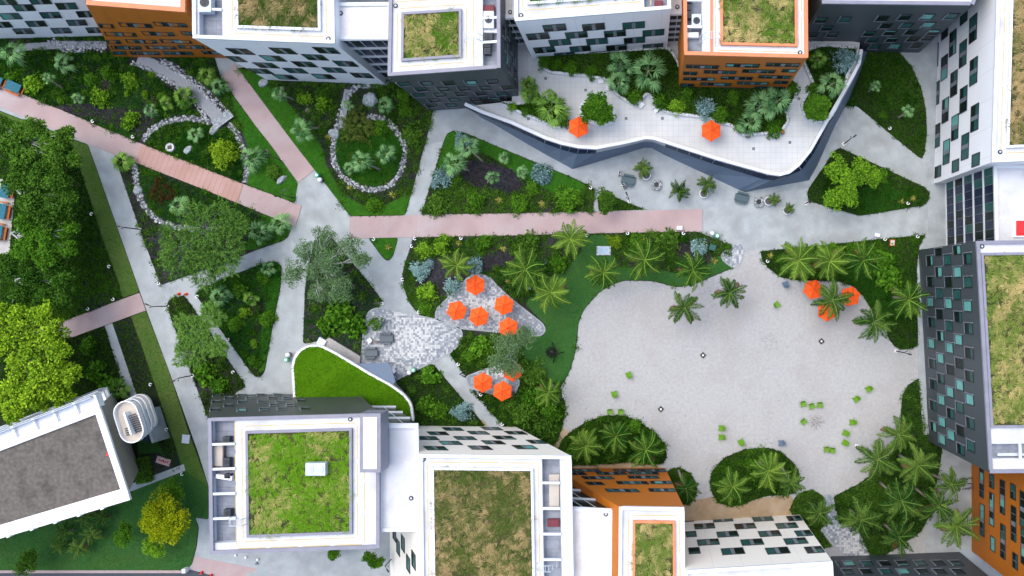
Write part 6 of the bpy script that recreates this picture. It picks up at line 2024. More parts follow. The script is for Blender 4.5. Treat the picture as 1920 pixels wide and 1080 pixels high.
# ---- ground cover
NWP = [(100, 200), (150, 192), (230, 200), (300, 215), (270, 258), (200, 232), (130, 212)]
MIDP = [(850, 305), (900, 298), (960, 318), (985, 345), (960, 362), (880, 348)]
BIGP = [(800, 480), (870, 486), (950, 468), (970, 492), (900, 510), (835, 545), (800, 530)]
BIGP2 = [(1262, 458), (1300, 448), (1320, 488), (1282, 492)]
PAT = [[(812, 598), (818, 576), (862, 533), (880, 513), (898, 509), (920, 515), (936, 532), (1022, 606), (1027, 622), (1014, 634), (864, 620)], [(684, 586), (700, 575), (786, 588), (868, 614), (872, 630), (845, 665), (740, 718), (674, 684)], [(868, 706), (925, 682), (960, 668), (981, 690), (970, 742), (952, 751), (876, 729)]]
WLK = [[(195, 611), (213, 606), (265, 758), (242, 765)], [(222, 914), (345, 868), (350, 882), (226, 930)]]
for nm, args in {
    "nw": dict(poly=B_NW, dens=34, blades=6, ln=.34, wd=.055, mat=L_LIRI, seed=401, gap=.22, excl=[NWP, LW_P2A, [(258, 100), (430, 215), (414, 235), (300, 150), (240, 115)]], tint=(.1, 1)),
    "nw2": dict(poly=B_NW, dens=7, blades=9, ln=.22, wd=.09, mat=L_MID, seed=402, gap=.38, excl=[LW_P2A, [(258, 100), (430, 215), (414, 235), (300, 150), (240, 115)]]),
    "nw3": dict(poly=NWP, dens=20, blades=6, ln=.2, wd=.05, mat=L_PURP, seed=403, gap=.15),
    "ring_in": dict(poly=[(272, 262), (300, 236), (350, 226), (400, 232), (438, 246), (456, 300), (457, 342), (385, 356 - 40), (270, 268)], dens=34, blades=6, ln=.36, wd=.05, mat=L_LIRI, seed=404, tint=(.2, 1)),
    "ring_low": dict(poly=[(262, 312), (385, 358), (470, 394), (500, 412), (470, 440), (430, 418), (330, 424), (285, 398), (262, 350)], dens=34, blades=6, ln=.34, wd=.05, mat=L_LIRI, seed=405, tint=(.2, 1)),
    "ring_out": dict(poly=B_RING, dens=12, blades=6, ln=.22, wd=.05, mat=L_PURP, seed=406, gap=.48),
    "ring_out2": dict(poly=B_RING, dens=10, blades=6, ln=.26, wd=.06, mat=L_DARK, seed=407, gap=.25),
    "fork": dict(poly=B_FORK, dens=30, blades=6, ln=.34, wd=.055, mat=L_LIRI, seed=408, gap=.25, tint=(.2, 1)),
    "fork2": dict(poly=[(400, 545), (450, 560), (470, 620), (440, 600)], dens=18, blades=6, ln=.2, wd=.05, mat=L_PURP, seed=409),
    "sliv": dict(poly=B_SLIV, dens=28, blades=6, ln=.26, wd=.07, mat=L_DARK, seed=410, gap=.3),
    "sliv2": dict(poly=[(318, 565), (350, 558), (372, 590), (330, 610)], dens=16, blades=6, ln=.2, wd=.05, mat=L_OLIVE, seed=411),
    "ring2o": dict(poly=B_RING2, dens=26, blades=6, ln=.26, wd=.07, mat=L_DARK, seed=412, gap=.2, excl=[LW_P2B]),
    "ring2p": dict(poly=[(545, 195), (600, 190), (628, 250), (626, 300), (650, 350), (700, 366), (760, 330), (790, 250), (800, 270), (760, 380), (700, 395), (640, 365), (605, 280)], dens=18, blades=6, ln=.22, wd=.055, mat=L_PURP, seed=413, gap=.35),
    "ring2i": dict(poly=[(632, 250), (690, 226), (735, 244), (756, 280), (745, 325), (705, 350), (660, 338), (634, 310)], dens=60, blades=7, ln=.42, wd=.045, mat=L_LIRI, seed=414, tint=(.3, 1), elev=(20, 60)),
    "mid": dict(poly=B_MID, dens=32, blades=6, ln=.26, wd=.07, mat=L_DARK, seed=415, gap=.2, excl=[LW_MID, MIDP]),
    "midp": dict(poly=MIDP, dens=24, blades=6, ln=.22, wd=.05, mat=L_PURP, seed=416, gap=.1),
    "mid2": dict(poly=B_MID2, dens=30, blades=6, ln=.24, wd=.08, mat=L_MID, seed=417),
    "big": dict(poly=B_BIG, dens=32, blades=6, ln=.26, wd=.07, mat=L_DARK2, seed=418, gap=.18, excl=[LW_BIG, BIGP, BIGP2] + PAT, tint=(.1, 1)),
    "bigp": dict(poly=BIGP, dens=20, blades=6, ln=.22, wd=.05, mat=L_PURP, seed=419, gap=.1, excl=PAT),
    "bigp2": dict(poly=BIGP2, dens=18, blades=6, ln=.2, wd=.05, mat=L_PURP, seed=420),
    "big3": dict(poly=[(880, 520), (990, 480), (1040, 500), (1000, 560), (960, 555), (930, 520)], dens=26, blades=6, ln=.3, wd=.06, mat=L_LIRI, seed=421, excl=PAT),
    "low": dict(poly=[(866, 632), (980, 632), (985, 690), (925, 684), (872, 702), (846, 662)], dens=34, blades=6, ln=.26, wd=.07, mat=L_DARK, seed=422, excl=PAT),
    "low2": dict(poly=[(880, 730), (950, 748), (985, 700), (1050, 728), (1060, 765), (1053, 805), (1030, 830), (945, 798)], dens=36, blades=7, ln=.3, wd=.09, mat=L_DARK, seed=423, excl=PAT),
    "oak": dict(poly=B_OAK, dens=22, blades=7, ln=.24, wd=.05, mat=L_LIRI, seed=424, gap=.25),
    "oakp": dict(poly=[(640, 560), (700, 545), (715, 575), (680, 670), (610, 635), (570, 640)], dens=14, blades=7, ln=.18, wd=.05, mat=L_PURP, seed=425, gap=.3, excl=PAT),
    "south": dict(poly=B_SOUTH, dens=34, blades=6, ln=.24, wd=.06, mat=L_DARK2, excl=PAT, seed=426, tint=(.2, 1)),
    "east": dict(poly=B_EAST, dens=40, blades=6, ln=.22, wd=.07, mat=L_DARK2, seed=427, tint=(.2, 1)),
    "east2": dict(poly=[(1580, 380), (1650, 335), (1700, 365), (1690, 390), (1612, 404)], dens=28, blades=6, ln=.34, wd=.06, mat=L_LIRI, seed=428, tint=(.4, 1)),
    "ne": dict(poly=B_NE, dens=34, blades=6, ln=.24, wd=.08, mat=L_DARK2, seed=429),
    "ne2": dict(poly=[(1610, 110), (1680, 105), (1700, 150), (1690, 210), (1650, 200), (1620, 160)], dens=16, blades=6, ln=.24, wd=.1, mat=L_MID, seed=430),
    "e2": dict(poly=B_E2, dens=36, blades=6, ln=.26, wd=.08, mat=L_DARK2, seed=431),
    "e2b": dict(poly=[(1440, 480), (1560, 462), (1650, 450), (1660, 470), (1600, 520), (1490, 522)], dens=30, blades=6, ln=.3, wd=.07, mat=L_MID, seed=432),
    "e2c": dict(poly=[(1550, 500), (1640, 505), (1690, 560), (1660, 610), (1610, 545)], dens=30, blades=6, ln=.36, wd=.06, mat=L_LIRI, seed=433, tint=(.2, .8)),
    "e3": dict(poly=B_E3, dens=34, blades=6, ln=.25, wd=.08, mat=L_DARK2, seed=434),
    "e3b": dict(poly=[(1565, 935), (1640, 890), (1680, 905), (1650, 960), (1580, 980)], dens=28, blades=6, ln=.26, wd=.08, mat=L_DARK, seed=435, tint=(.3, 1)),
    "p1": dict(poly=B_P1, dens=44, blades=7, ln=.34, wd=.09, mat=L_DARK, seed=436),
    "p2": dict(poly=B_P2, dens=44, blades=7, ln=.28, wd=.08, mat=L_DARK, seed=437),
    "p3": dict(poly=B_P3, dens=44, blades=7, ln=.3, wd=.08, mat=L_DARK, seed=438),
    "p4": dict(poly=B_P4, dens=44, blades=7, ln=.28, wd=.08, mat=L_DARK, seed=439),
    "w1": dict(poly=[(0, 215), (134, 270), (160, 345), (190, 440), (226, 540), (229, 558), (125, 600), (0, 600)], dens=30, blades=6, ln=.26, wd=.08, mat=L_MID, seed=440, excl=[[(-30, 330), (24, 338), (30, 345), (18, 475), (-30, 480)]], tint=(.1, .9)),
    "w2": dict(poly=[(150, 560), (190, 548), (228, 558), (170, 585), (140, 590)], dens=20, blades=6, ln=.2, wd=.06, mat=L_PURP, seed=441),
    "w3": dict(poly=[(142, 632), (197, 613), (243, 738), (245, 765), (214, 735), (100, 770), (0, 790), (0, 640)], dens=32, blades=6, ln=.26, wd=.08, mat=L_DARK, seed=442),
    "w4": dict(poly=[(213, 607), (246, 597), (267, 652), (292, 725), (317, 802), (342, 878), (322, 885), (262, 757)], dens=20, blades=7, ln=.22, wd=.06, mat=L_DARK, seed=443, gap=.3),
    "w4p": dict(poly=[(213, 607), (246, 597), (267, 652), (280, 725), (262, 757)], dens=14, blades=7, ln=.18, wd=.05, mat=L_PURP, seed=444),
    "tb1": dict(poly=TB1, dens=34, blades=6, ln=.3, wd=.11, mat=L_DARK, seed=445, z=5.5),
    "tb2": dict(poly=TB2, dens=44, blades=6, ln=.3, wd=.11, mat=L_LIME, seed=446, z=5.5, tint=(0, .5)),
    "tb3": dict(poly=TB3, dens=34, blades=6, ln=.3, wd=.1, mat=L_DARK2, seed=447, z=5.5),
}.items():
    o = ground_cover("ground_cover", **args)
    if o:
        tag(o, kind="stuff")
for i, (k, mt, dn, tn) in enumerate((("nw", L_MID, .55, (0, .7)), ("nw", L_DARK, .7, (.1, .8)), ("ring", L_MID, .6, (0, .7)), ("fork", L_MID, .8, (0, .7)), ("sliv", L_DARK, .8, (.1, .9)), ("ring2", L_MID, .55, (0, .8)), ("ring2", L_DARK, .6, (.1, .9)), ("mid", L_MID, .7, (0, .8)), ("mid", L_DARK, .7, (.1, .9)), ("big", L_MID, .7, (0, .8)), ("big", L_DARK, .8, (.1, .9)), ("oak", L_DARK, .5, (.1, .9)), ("south", L_DARK, .6, (.1, .9)), ("east", L_MID, .4, (0, .5)), ("ne", L_MID, .35, (0, .5)), ("e2", L_MID, .5, (0, .6)), ("e3", L_DARK, .8, (0, .8)), ("p1", L_MID, .8, (0, .7)), ("p2", L_MID, .8, (0, .7)))):
    ex = {"nw": [NWP, LW_P2A, [(258, 100), (430, 215), (414, 235), (300, 150), (240, 115)]], "ring2": [LW_P2B, [(640, 160), (664, 160), (650, 250), (630, 250)]], "mid": [LW_MID, MIDP], "big": [LW_BIG, BIGP, BIGP2] + PAT, "oak": PAT, "south": PAT, "fork": [LW_FORK], "ring": [LW_JUNC]}.get(k, [])
    o = ground_cover("low_plants", BEDS[k], dn, 60, .26, .10, mt, 600 + i, excl=ex, elev=(5, 80), jit=1.1, lift=.5, tint=tn, gap=.15)
    if o:
        tag(o, kind="stuff")
for i, (p, m) in enumerate(LAWNS):
    vivid = m is M_LAWN3
    o = ground_cover("grass", p, 60 if vivid else 34, 3, .15, .03, L_TURF, 500 + i, z=.06, elev=(35, 85), patch=.35, tint=(.1, .9) if vivid else (.0, .5), excl=WLK + PAT)
    if o:
        tag(o, kind="stuff")

# ------------------------------------------------------------------ furniture and fittings
def copy_tree(o, loc, rz, label, group=None):
    c = o.copy()
    COL.objects.link(c)
    c.location = loc
    c.rotation_euler = (0, 0, rz)
    c["label"] = label
    if group:
        c["group"] = group
    for ch in list(o.children):
        d = ch.copy()
        COL.objects.link(d)
        d.parent = c
        for g in list(ch.children):
            e = g.copy()
            COL.objects.link(e)
            e.parent = d
    return c


def place(make, rows, group, z=0.0):
    """first row builds the thing, the others are copies of it and its parts"""
    proto = None
    for r in rows:
        x, y, a, lab = r[:4]
        zz = r[4] if len(r) > 4 else z
        loc = P(x, y, zz)
        if proto is None:
            proto = make(loc, a, lab, group)
        else:
            c = copy_tree(proto, loc, a, lab, group)
            if group == "orange parasols":
                c.rotation_euler = (random.uniform(-.07, .07), random.uniform(-.07, .07), a)


def mk_umbrella(loc, a, lab, group):
    t = thing("parasol", lab, "umbrella", loc, a, group)
    m = MB()
    R, n = 1.42, 6
    rim = [(R * math.cos(2 * math.pi * k / n), R * math.sin(2 * math.pi * k / n), 2.25) for k in range(n)]
    for k in range(n):
        p, q = Vector(rim[k]), Vector(rim[(k + 1) % n])
        top = Vector((0, 0, 2.85))
        c = lerp(p, q, .5) * .97 + Vector((0, 0, .05))
        mid = lerp(top, c, .5) - Vector((0, 0, .05))
        lp, lq = lerp(top, p, .5), lerp(top, q, .5)
        for f in ((top, lp, mid), (top, mid, lq), (lp, p, c, mid), (mid, c, q, lq)):
            m.face(f)
        for u, v in ((p, c), (c, q)):
            m.face([u, u - Vector((0, 0, .16)), v - Vector((0, 0, .16)), v])
    m.build("canopy", M_OUMB, t)
    for k in range(n):
        m = MB()
        p = Vector(rim[k])
        m.tube([(0, 0, 2.865), p + Vector((0, 0, .015))], .022, 5)
        m.build("rib", M_ORED, t)
    m = MB(); m.cyl((0, 0), .03, 0, 2.95, 10); m.build("pole", M_WHITEP, t)
    m = MB(); m.cyl((0, 0), .35, 0, .08, 18); m.build("base", M_DGREY, t)
    m = MB(); m.cyl((0, 0), .05, 2.86, 2.98, 10); m.build("finial", M_ORED, t)
    return t


place(mk_umbrella, [
    (897, 535, .52, "orange hexagonal parasol at the top of the upper paver patio", .08), (950, 571, .35, "orange hexagonal parasol at the right of the upper paver patio", .08), (861, 581, .2, "orange hexagonal parasol at the left of the upper paver patio", .08),
    (904, 592, .3, "orange hexagonal parasol in the middle of the upper paver patio", .08), (958, 613, .52, "orange hexagonal parasol at the bottom of the upper paver patio, next to the grey-green tree", .08),
    (911, 713, .5, "orange hexagonal parasol at the left of the small lower patio", .08), (965, 694, .6, "orange hexagonal parasol half hidden by the grey-green tree's branches", .08), (948, 730, .45, "orange hexagonal parasol lowest on the small lower patio", .08),
    (1085, 244, .47, "orange hexagonal parasol on the terrace beside the oval planter", ZT), (1331, 251, .52, "orange hexagonal parasol alone on the terrace paving, right-hand one", ZT),
    (1520, 544, .2, "orange hexagonal parasol on the sand, left of the palm there", .03), (1587, 557, .25, "orange hexagonal parasol on the sand, right of the palm there", .03), (1546, 582, .5, "orange hexagonal parasol on the sand, under the palm's lower fronds", .03)], "orange parasols")


def chair_parts(t, mat):
    m = MB(); m.box((0, .06, .30), (.56, .56, .05), rx=.12)
    m.build("seat", mat, t)
    m = MB()
    for k in range(5):
        m.box((-.22 + .11 * k, -.36, .60), (.095, .035, .78 - .05 * abs(k - 2)), rx=.38)
    m.box((0, -.30, .5), (.56, .04, .07), rx=.38)
    m.build("backrest", mat, t)
    for s_ in (-1, 1):
        m = MB(); m.box((s_ * .345, .02, .50), (.13, .74, .035)); m.build("armrest", mat, t)
        m = MB(); m.box((s_ * .33, .33, .25), (.06, .08, .5)); m.build("leg", mat, t)
        m = MB(); m.box((s_ * .33, -.28, .25), (.06, .08, .5)); m.build("leg", mat, t)


def mk_chair(loc, a, lab, group):
    t = thing("beach_chair", lab, "chair", loc, a, group)
    chair_parts(t, M_GCHAIR)
    return t


place(mk_chair, [
    (1179, 702, .4, "lime garden chair on the sand, upper of the two strays at the left"), (1152, 738, .3, "lime garden chair on the sand, lower of the two strays at the left"), (1144, 772, math.pi + .1, "lime garden chair at the rounded palm bed's edge, left of the pair"), (1164, 772, math.pi - .1, "lime garden chair at the rounded palm bed's edge, right of the pair"),
    (1352, 802, 1.5, "lime garden chair above the oval bed, upper one of two"), (1352, 819, 1.6, "lime garden chair above the oval bed, just under another"), (1389, 828, .5, "lime garden chair nearest the oval bed's top"),
    (1456, 571, -.9, "lime garden chair alone near the beach parasols"), (1627, 729, 2.1, "lime garden chair farthest right and highest of the right-hand scatter"), (1604, 748, 2.2, "lime garden chair just below left of the highest in the right-hand scatter"),
    (1505, 757, math.pi + .2, "lime garden chair, left of the row of three"), (1521, 761, math.pi + .25, "lime garden chair, middle of the row of three"), (1536, 759, math.pi, "lime garden chair, right of the row of three"), (1506, 790, -2.5, "lime garden chair left of the brown patch on the sand"),
    (1597, 791, 1.6, "lime garden chair right of the brown patch, upper"), (1584, 811, 1.2, "lime garden chair right of the brown patch, second down"), (1583, 829, 1.1, "lime garden chair right of the brown patch, third down"), (1549, 842, math.pi + .1, "lime garden chair of the touching pair, left one"), (1559, 844, math.pi - .1, "lime garden chair of the touching pair, right one")],
    "lime garden chairs on the sand", .03)
for x, y, a, lab in ((1464, 830, 1.6, "blue folding beach chair above the oval bed's right end"), (1472, 533, .4, "blue folding beach chair under the palm row's first fronds")):
    t = thing("folding_chair", lab, "chair", P(x, y, .03), a, "blue folding chairs")
    chair_parts(t, M_BCHAIR)


def mk_bollard(loc, a, lab, group):
    t = thing("bollard_light", lab, "garden light", loc, a, group)
    m = MB(); m.cyl((0, 0), .055, 0, .62, 10); m.build("post", M_BLACK, t)
    m = MB()
    n = 14
    for k in range(n):
        a0, a1 = math.radians(40 + 280 * k / n), math.radians(40 + 280 * (k + 1) / n)
        for r0, r1, z0, z1 in ((.13, .225, .62, .70),):
            p = [(r * math.cos(x), r * math.sin(x)) for r, x in ((r0, a0), (r1, a0), (r1, a1), (r0, a1))]
            m.prism(p, z0, z1)
    m.build("lamp_ring", M_WHITEP, t)
    m = MB(); m.cyl((0, 0), .125, .6, .66, 12); m.build("lamp_cap", M_BLACK, t)
    return t


place(mk_bollard, [(x, y, a, "white crescent path light " + w) for x, y, a, w in (
    (179, 229, .6, "on the upper edge of the long pink path, left one"), (254, 258, .6, "above the long pink path, next to the river stones"), (177, 402, -.5, "on the left edge of the olive lawn strip, upper"), (210, 500, -.5, "on the left edge of the olive lawn strip, lower"), (302, 531, 1.2, "at the ring bed's lowest corner"),
    (217, 561, 2.5, "on the upper edge of the short pink path, right one"), (170, 579, 2.5, "on the upper edge of the short pink path, left one"), (287, 720, -.4, "left of the lawn strip by the narrow walk, upper"), (317, 804, -.4, "left of the lawn strip by the narrow walk, lower"), (441, 697, -1.0, "at the sliver bed's right edge, low on the narrow path"),
    (431, 636, 2.0, "right of the narrow path, mid wedge bed"), (374, 556, -.7, "at the wedge bed's top left corner"), (346, 887, .5, "at the end of the little walk by the golden tree"), (703, 449, 2.6, "in the tiny grass triangle's corner"), (780, 448, .3, "at the top left corner of the umbrella bed"),
    (774, 462, .3, "second from the top on the umbrella bed's left edge"), (757, 524, 0, "at the bend of the umbrella bed's left edge"), (787, 585, -.4, "at the umbrella bed's lowest left corner by the patio link"), (861, 682, .9, "right of the lower path, by the grey-green tree"), (903, 739, .9, "just below the small lower patio"), (943, 794, .9, "at the lower path's end beside the white block"),
    (1108, 353, 2.2, "at the middle bed's right tip"), (1101, 442, -.5, "beside the palm overhanging the straight pink path"), (1281, 438, .9, "under the right end of the straight pink path"), (866, 447, 1.2, "under the straight pink path near the light green shrubs"), (1177, 438, 2.1, "under the straight pink path beside the yellow-green shrub"), (1666, 242, 2.2, "in the dark bed behind the terrace"), (1700, 382, 1.0, "in the right triangle bed's tip"), (1657, 449, 1.0, "near the orange sign by the plaza kerb"), (1718, 444, 1.0, "at the beach bed's top right corner"), (1438, 490, 1.0, "at the beach bed's left tip"))], "crescent path lights", .05)


def mk_bin(col):
    def f(loc, a, lab, group):
        t = thing("litter_bin", lab, "bin", loc, a, group)
        m = MB(); m.cyl((0, 0), .31, 0, .85, 22, 0, r2=.335); m.build("body", col, t)
        m = MB(); m.cyl((0, 0), .335, .86, .96, 22, 0, r2=.2); m.build("lid", M_LGREY if col is M_BROWN else M_GBIN, t)
        m = MB(); m.cyl((0, 0), .20, .96, 1.0, 20, 0); m.cyl((0, 0), .08, 1.0, 1.02, 12, 1); m.build("top_plate", [M_WHITEP, M_LGREY if col is M_BROWN else M_GBIN], t)
        return t
    return f


place(mk_bin(M_GBIN), [(598, 330, 0, "green round litter bin on the lawn's corner where the slanting pink path ends"), (541, 674, 0, "green round litter bin by the turf pavilion's left wall"), (778, 693, 0, "green round litter bin on the lower paver patio's edge"), (1344, 443, 0, "green round litter bin near the leaf patio")], "round litter bins")
place(mk_bin(M_BROWN), [(603.5, 338.5, 0, "brown round litter bin on the lawn's corner where the slanting pink path ends"), (544, 664.5, 0, "brown round litter bin by the turf pavilion's left wall"), (770, 697.5, 0, "brown round litter bin on the lower paver patio's edge"), (1334.5, 438, 0, "brown round litter bin near the leaf patio")], "round litter bins")


def mk_sofa(mat):
    def f(loc, a, lab, group):
        t = thing("daybed_sofa", lab, "sofa", loc, a, group)
        m = MB(); m.box((0, 0, .36), (1.9, .98, .20)); m.box((0, 0, .48), (1.82, .92, .06)); m.build("seat", mat, t)
        m = MB(); m.box((0, 0, .17), (1.7, .8, .22)); m.build("base", M_DGREY, t)
        m = MB(); m.box((.03, .64, .52), (1.48, .26, .62), rx=-.12); m.box((.03, .60, .84), (1.44, .16, .05)); m.build("backrest", mat, t)
        m = MB(); m.box((-.03, -.64, .52), (1.48, .24, .50), rx=.12); m.build("backrest", mat, t)
        return t
    return f


place(mk_sofa(M_SOFA), [(1178, 339, -.2, "grey-green double-sided sofa with a person on its lower backrest"), (1390, 372, -.25, "grey-green double-sided sofa under the corner of the slate wall")], "plaza sofas")
place(mk_sofa(M_SOFA2), [(726, 634, 0, "grey double-sided sofa, upper right of the two on the lower paver patio"), (697, 661, 0, "grey double-sided sofa, lower left of the two on the lower paver patio")], "patio sofas", .085)


def mk_firepit(loc, a, lab, group):
    t = thing("stone_fire_pit", lab, "fire pit", loc, a, group)
    rng = np.random.default_rng(77)
    m = MB()
    n = 14
    for k in range(n):
        a0, a1 = 2 * math.pi * (k + .04) / n, 2 * math.pi * (k + .96) / n
        f = lambda an: min(1 / max(abs(math.cos(an)), abs(math.sin(an))), 1.2)
        r1 = .72
        p = [(.34 * math.cos(a0), .34 * math.sin(a0)), (r1 * f(a0) * math.cos(a0) * .85, r1 * f(a0) * math.sin(a0)), (r1 * f(a1) * math.cos(a1) * .85, r1 * f(a1) * math.sin(a1)), (.34 * math.cos(a1), .34 * math.sin(a1))]
        m.prism(p, 0, .42 + rng.uniform(-.03, .05), int(rng.uniform(0, 2)))
    m.build("stone_surround", [M_STONED, M_ROCK], t)
    m = MB(); m.cyl((0, 0), .34, 0.05, .33, 18); m.build("fire_bowl", M_BLACK, t)
    m = MB()
    for k in range(26):
        an, r = rng.uniform(0, 6.28), rng.uniform(.42, .78)
        s_ = rng.uniform(.05, .1)
        m.box((r * math.cos(an) * .85, r * math.sin(an), .46), (s_ * 2, s_ * 1.4, s_), int(rng.uniform(0, 2)), rz=rng.uniform(0, 3))
    o = m.build("stone_topping", [M_STONED, M_STONE], t)
    o["kind"] = "stuff"
    return t


place(mk_firepit, [(1231, 347, -.25, "rough stone fire pit between potted palms in the middle of the plaza"), (1422, 379, .1, "rough stone fire pit between the right sofa and a potted palm")], "stone fire pits")
fr = thing("stone_fire_ring", "white round stone ring with a dark square hole inside the large ring bed", "fire ring", P(321, 277, .05), .2)
m_ = MB(); m_.cyl((0, 0), .66, 0, .4, 30, 0, r2=.6); m_.build("stone_ring", M_STONE, fr)
m_ = MB(); m_.box((0, 0, .41), (.55, .5, .05)); m_.build("hearth", M_BLACK, fr)
m_ = MB(); m_.box((0, .05, .45), (.2, .1, .04)); m_.build("grate", M_BROWN, fr)


def rock(name, px, py, w, l, h, a, label, cat="boulder", seed=1, z=.05, mat=None):
    rng = np.random.default_rng(seed)
    bm = bmesh.new()
    bmesh.ops.create_icosphere(bm, subdivisions=3, radius=1)
    k = rng.normal(0, 1, (6, 3))
    for v in bm.verts:
        c = v.co
        f = 1 + .10 * sum(math.sin(3 * (c.x * a_[0] + c.y * a_[1] + c.z * a_[2])) for a_ in k) / 2.4
        e = max(abs(c.x), abs(c.y)) ** 0.35
        v.co = Vector((c.x * f * w / 2 / (e * .35 + .65), c.y * f * l / 2 / (e * .35 + .65), max(min(c.z * f, .72), -.3) * h))
    me = bpy.data.meshes.new(name)
    bm.to_mesh(me)
    bm.free()
    me.materials.append(mat or M_ROCK)
    o = link_mesh(name, me, None, P(px, py, z), a)
    return tag(o, label, cat)


rock("boulder", 695, 187, 2.2, 2.0, .9, .3, "largest pale grey boulder in the bed below the white block", seed=3)
rock("boulder", 495, 156, 1.5, 1.1, .6, .4, "pale boulder on the lawn at the white block's left foot", seed=4)
rock("boulder", 627, 250, 1.6, 1.4, .6, 0, "grey boulder where the gravel inlet meets the smaller ring's stones", seed=5)
rock("boulder", 260, 357, 1.25, 1.5, .7, -.5, "pale flat boulder interrupting the lower left ring of stones", seed=6)
rock("boulder", 354, 281, 1.5, .9, .5, .7, "pale slab rock right of the white fire ring", seed=7)
rock("boulder", 528, 337, 1.7, .75, .5, .75, "elongated pale stone bench on the vivid lawn between the pink paths", seed=8)
rock("boulder", 405, 241, 2.4, 1.0, .6, .75, "long pale boulder bench below the stone bridge", seed=9)
br_ = thing("stone_bridge", "flat pale stone slab bridge at the end of the gravel stream", "bridge", P(419, 224, .05), .62)
m_ = MB(); m_.box((0, 0, .22), (3.0, 1.25, .3)); m_.build("deck_slab", M_ROCK, br_)
m_ = MB(); m_.box((0, -.62, .42), (3.1, .12, .16)); m_.build("edge_kerb", M_STONE, br_)
cap = thing("mulch_dome", "small rusty brown dome on the round mulch patch", "dome", P(577, 207, .05))
m_ = MB(); m_.cyl((0, 0), .42, 0, .12, 18, 0, r2=.3); m_.build("dome", M_BROWN, cap)


def mk_lamp(loc, a, lab, group):
    t = thing("lamp_post", lab, "street lamp", loc, a, group)
    m = MB(); m.tube([(0, 0, 0), (0, 0, 3.7)], [.085, .06], 8); m.build("pole", M_BLACK, t)
    m = MB(); m.box((0, 0, .03), (.42, .42, .06)); m.build("base_plate", M_WHITEP, t)
    m = MB(); m.tube([(0, 0, 3.6), (.2, 0, 3.8), (.6, 0, 3.85)], .045, 6); m.build("arm", M_BLACK, t)
    m = MB(); m.box((.75, 0, 3.83), (.5, .2, .08)); m.build("lamp_head", M_BLACK, t)
    m = MB(); m.tube([(0, 0, 3.4), (.3, .22, 3.5)], .03, 6); m.cyl((.32, .24), .07, 3.46, 3.6, 8); m.build("spotlight", M_BLACK, t)
    return t


place(mk_lamp, [(716, 569, .1, "black lamp post at the lower paver patio's top edge"), (839, 553, 0, "black lamp post at the upper umbrella patio's left edge"), (872, 697, -.4, "black lamp post at the small lower patio's left corner"), (314, 574, math.pi - .4, "black lamp post at the sliver bed's top beside the long grey path"), (361, 704, math.pi + .6, "black lamp post halfway down the long grey path"), (262, 430, math.pi - .2, "black lamp post on the ring bed's left edge"), (549, 371, 1.0, "black lamp post at the vivid lawn's tip by the boardwalk end"), (527, 300, 1.9, "black lamp post on the left edge of the slanting pink path"), (1276, 903, 2.0, "black lamp post in the little bed at the ochre block's corner"), (1680, 658, -.25, "black lamp post lying close to the charcoal tower's beach bed"), (737, 1045, -1.0, "black lamp post on the grass beside the bottom white block"), (1054, 742, -2.2, "black lamp post at the hedge beside the sand"), (1582, 270, .6, "black lamp post at the right triangle bed's top"), (1180, 378, 2.0, "black lamp post on the small bed by the plaza"), (1606, 836, 2.8, "black lamp post in the sand beside the lower right palm grove"), (1512, 381, 3.6, "black lamp post at the right triangle bed's left corner")], "black lamp posts")


def mk_target(loc, a, lab, group):
    t = thing("sand_marker", lab, "marker", loc, a, group)
    m = MB()
    for k in range(4):
        an = math.pi / 2 * k
        m.box((.235 * math.cos(an), .235 * math.sin(an), .06), (.15, .62, .14), rz=an)
    m.build("black_frame", M_BLACK, t)
    m = MB(); m.cyl((0, 0), .13, 0, .2, 14); m.build("white_cap", M_WHITEP, t)
    return t


place(mk_target, [(1318, 666, .78, "small black square marker with a white centre in the middle of the sand"), (1239, 767, .78, "small black square marker with a white centre near the rounded palm bed"), (1540, 640, .7, "small black square marker with a white centre below the beach parasols")], "square sand markers", .03)


def mk_seat(loc, a, lab, group):
    t = thing("lounge_chair", lab, "seat", loc, a, group)
    m = MB(); m.box((0, .05, .2), (.7, .62, .3)); m.build("seat", M_WHITEP, t)
    m = MB(); m.box((0, -.28, .42), (.7, .16, .42), rx=.25); m.build("backrest", M_LGREY, t)
    m = MB(); m.box((0, .05, .37), (.6, .5, .05)); m.build("cushion", M_COPEW, t)
    return t


place(mk_seat, [(1127, 152, math.pi + .05, "white lounge seat, top left one of four on the terrace"), (1142, 165, 1.6, "white lounge seat tucked against the terrace bed's kerb"), (1202, 197, -2.3, "white lounge seat at the terrace bed's point"), (1230, 206, -2.4, "white lounge seat, rightmost of four on the terrace")], "white terrace seats", ZT)
for x, y, lab in ((1401, 256, "round grey side table with an orange cushion at the terrace bed's kerb, left one"), (1466, 249, "round grey side table with an orange cushion at the terrace bed's kerb, right one")):
    t = thing("side_table", lab, "table", P(x, y, ZT), 0, "round terrace tables")
    m_ = MB(); m_.cyl((0, 0), .33, .4, .45, 20); m_.build("tabletop", M_SOFA2, t)
    m_ = MB(); m_.cyl((0, 0), .08, 0, .4, 10); m_.build("leg", M_DGREY, t)
    m_ = MB(); m_.box((.08, .06, .48), (.36, .2, .06), rz=.7); m_.build("cushion", M_OUMB, t)


def mk_cone(loc, a, lab, group):
    t = thing("traffic_cone", lab, "cone", loc, a, group)
    m = MB(); m.cyl((0, 0), .17, .04, .7, 14, 0, r2=.035); m.build("cone", M_ORED, t)
    m = MB(); m.box((0, 0, .02), (.4, .4, .04)); m.build("base", M_ORED, t)
    return t


place(mk_cone, [(336.5, 551, .2, "orange traffic cone at the narrow path's mouth, left one"), (350, 551.5, .5, "orange traffic cone at the narrow path's mouth, right one")], "traffic cones")


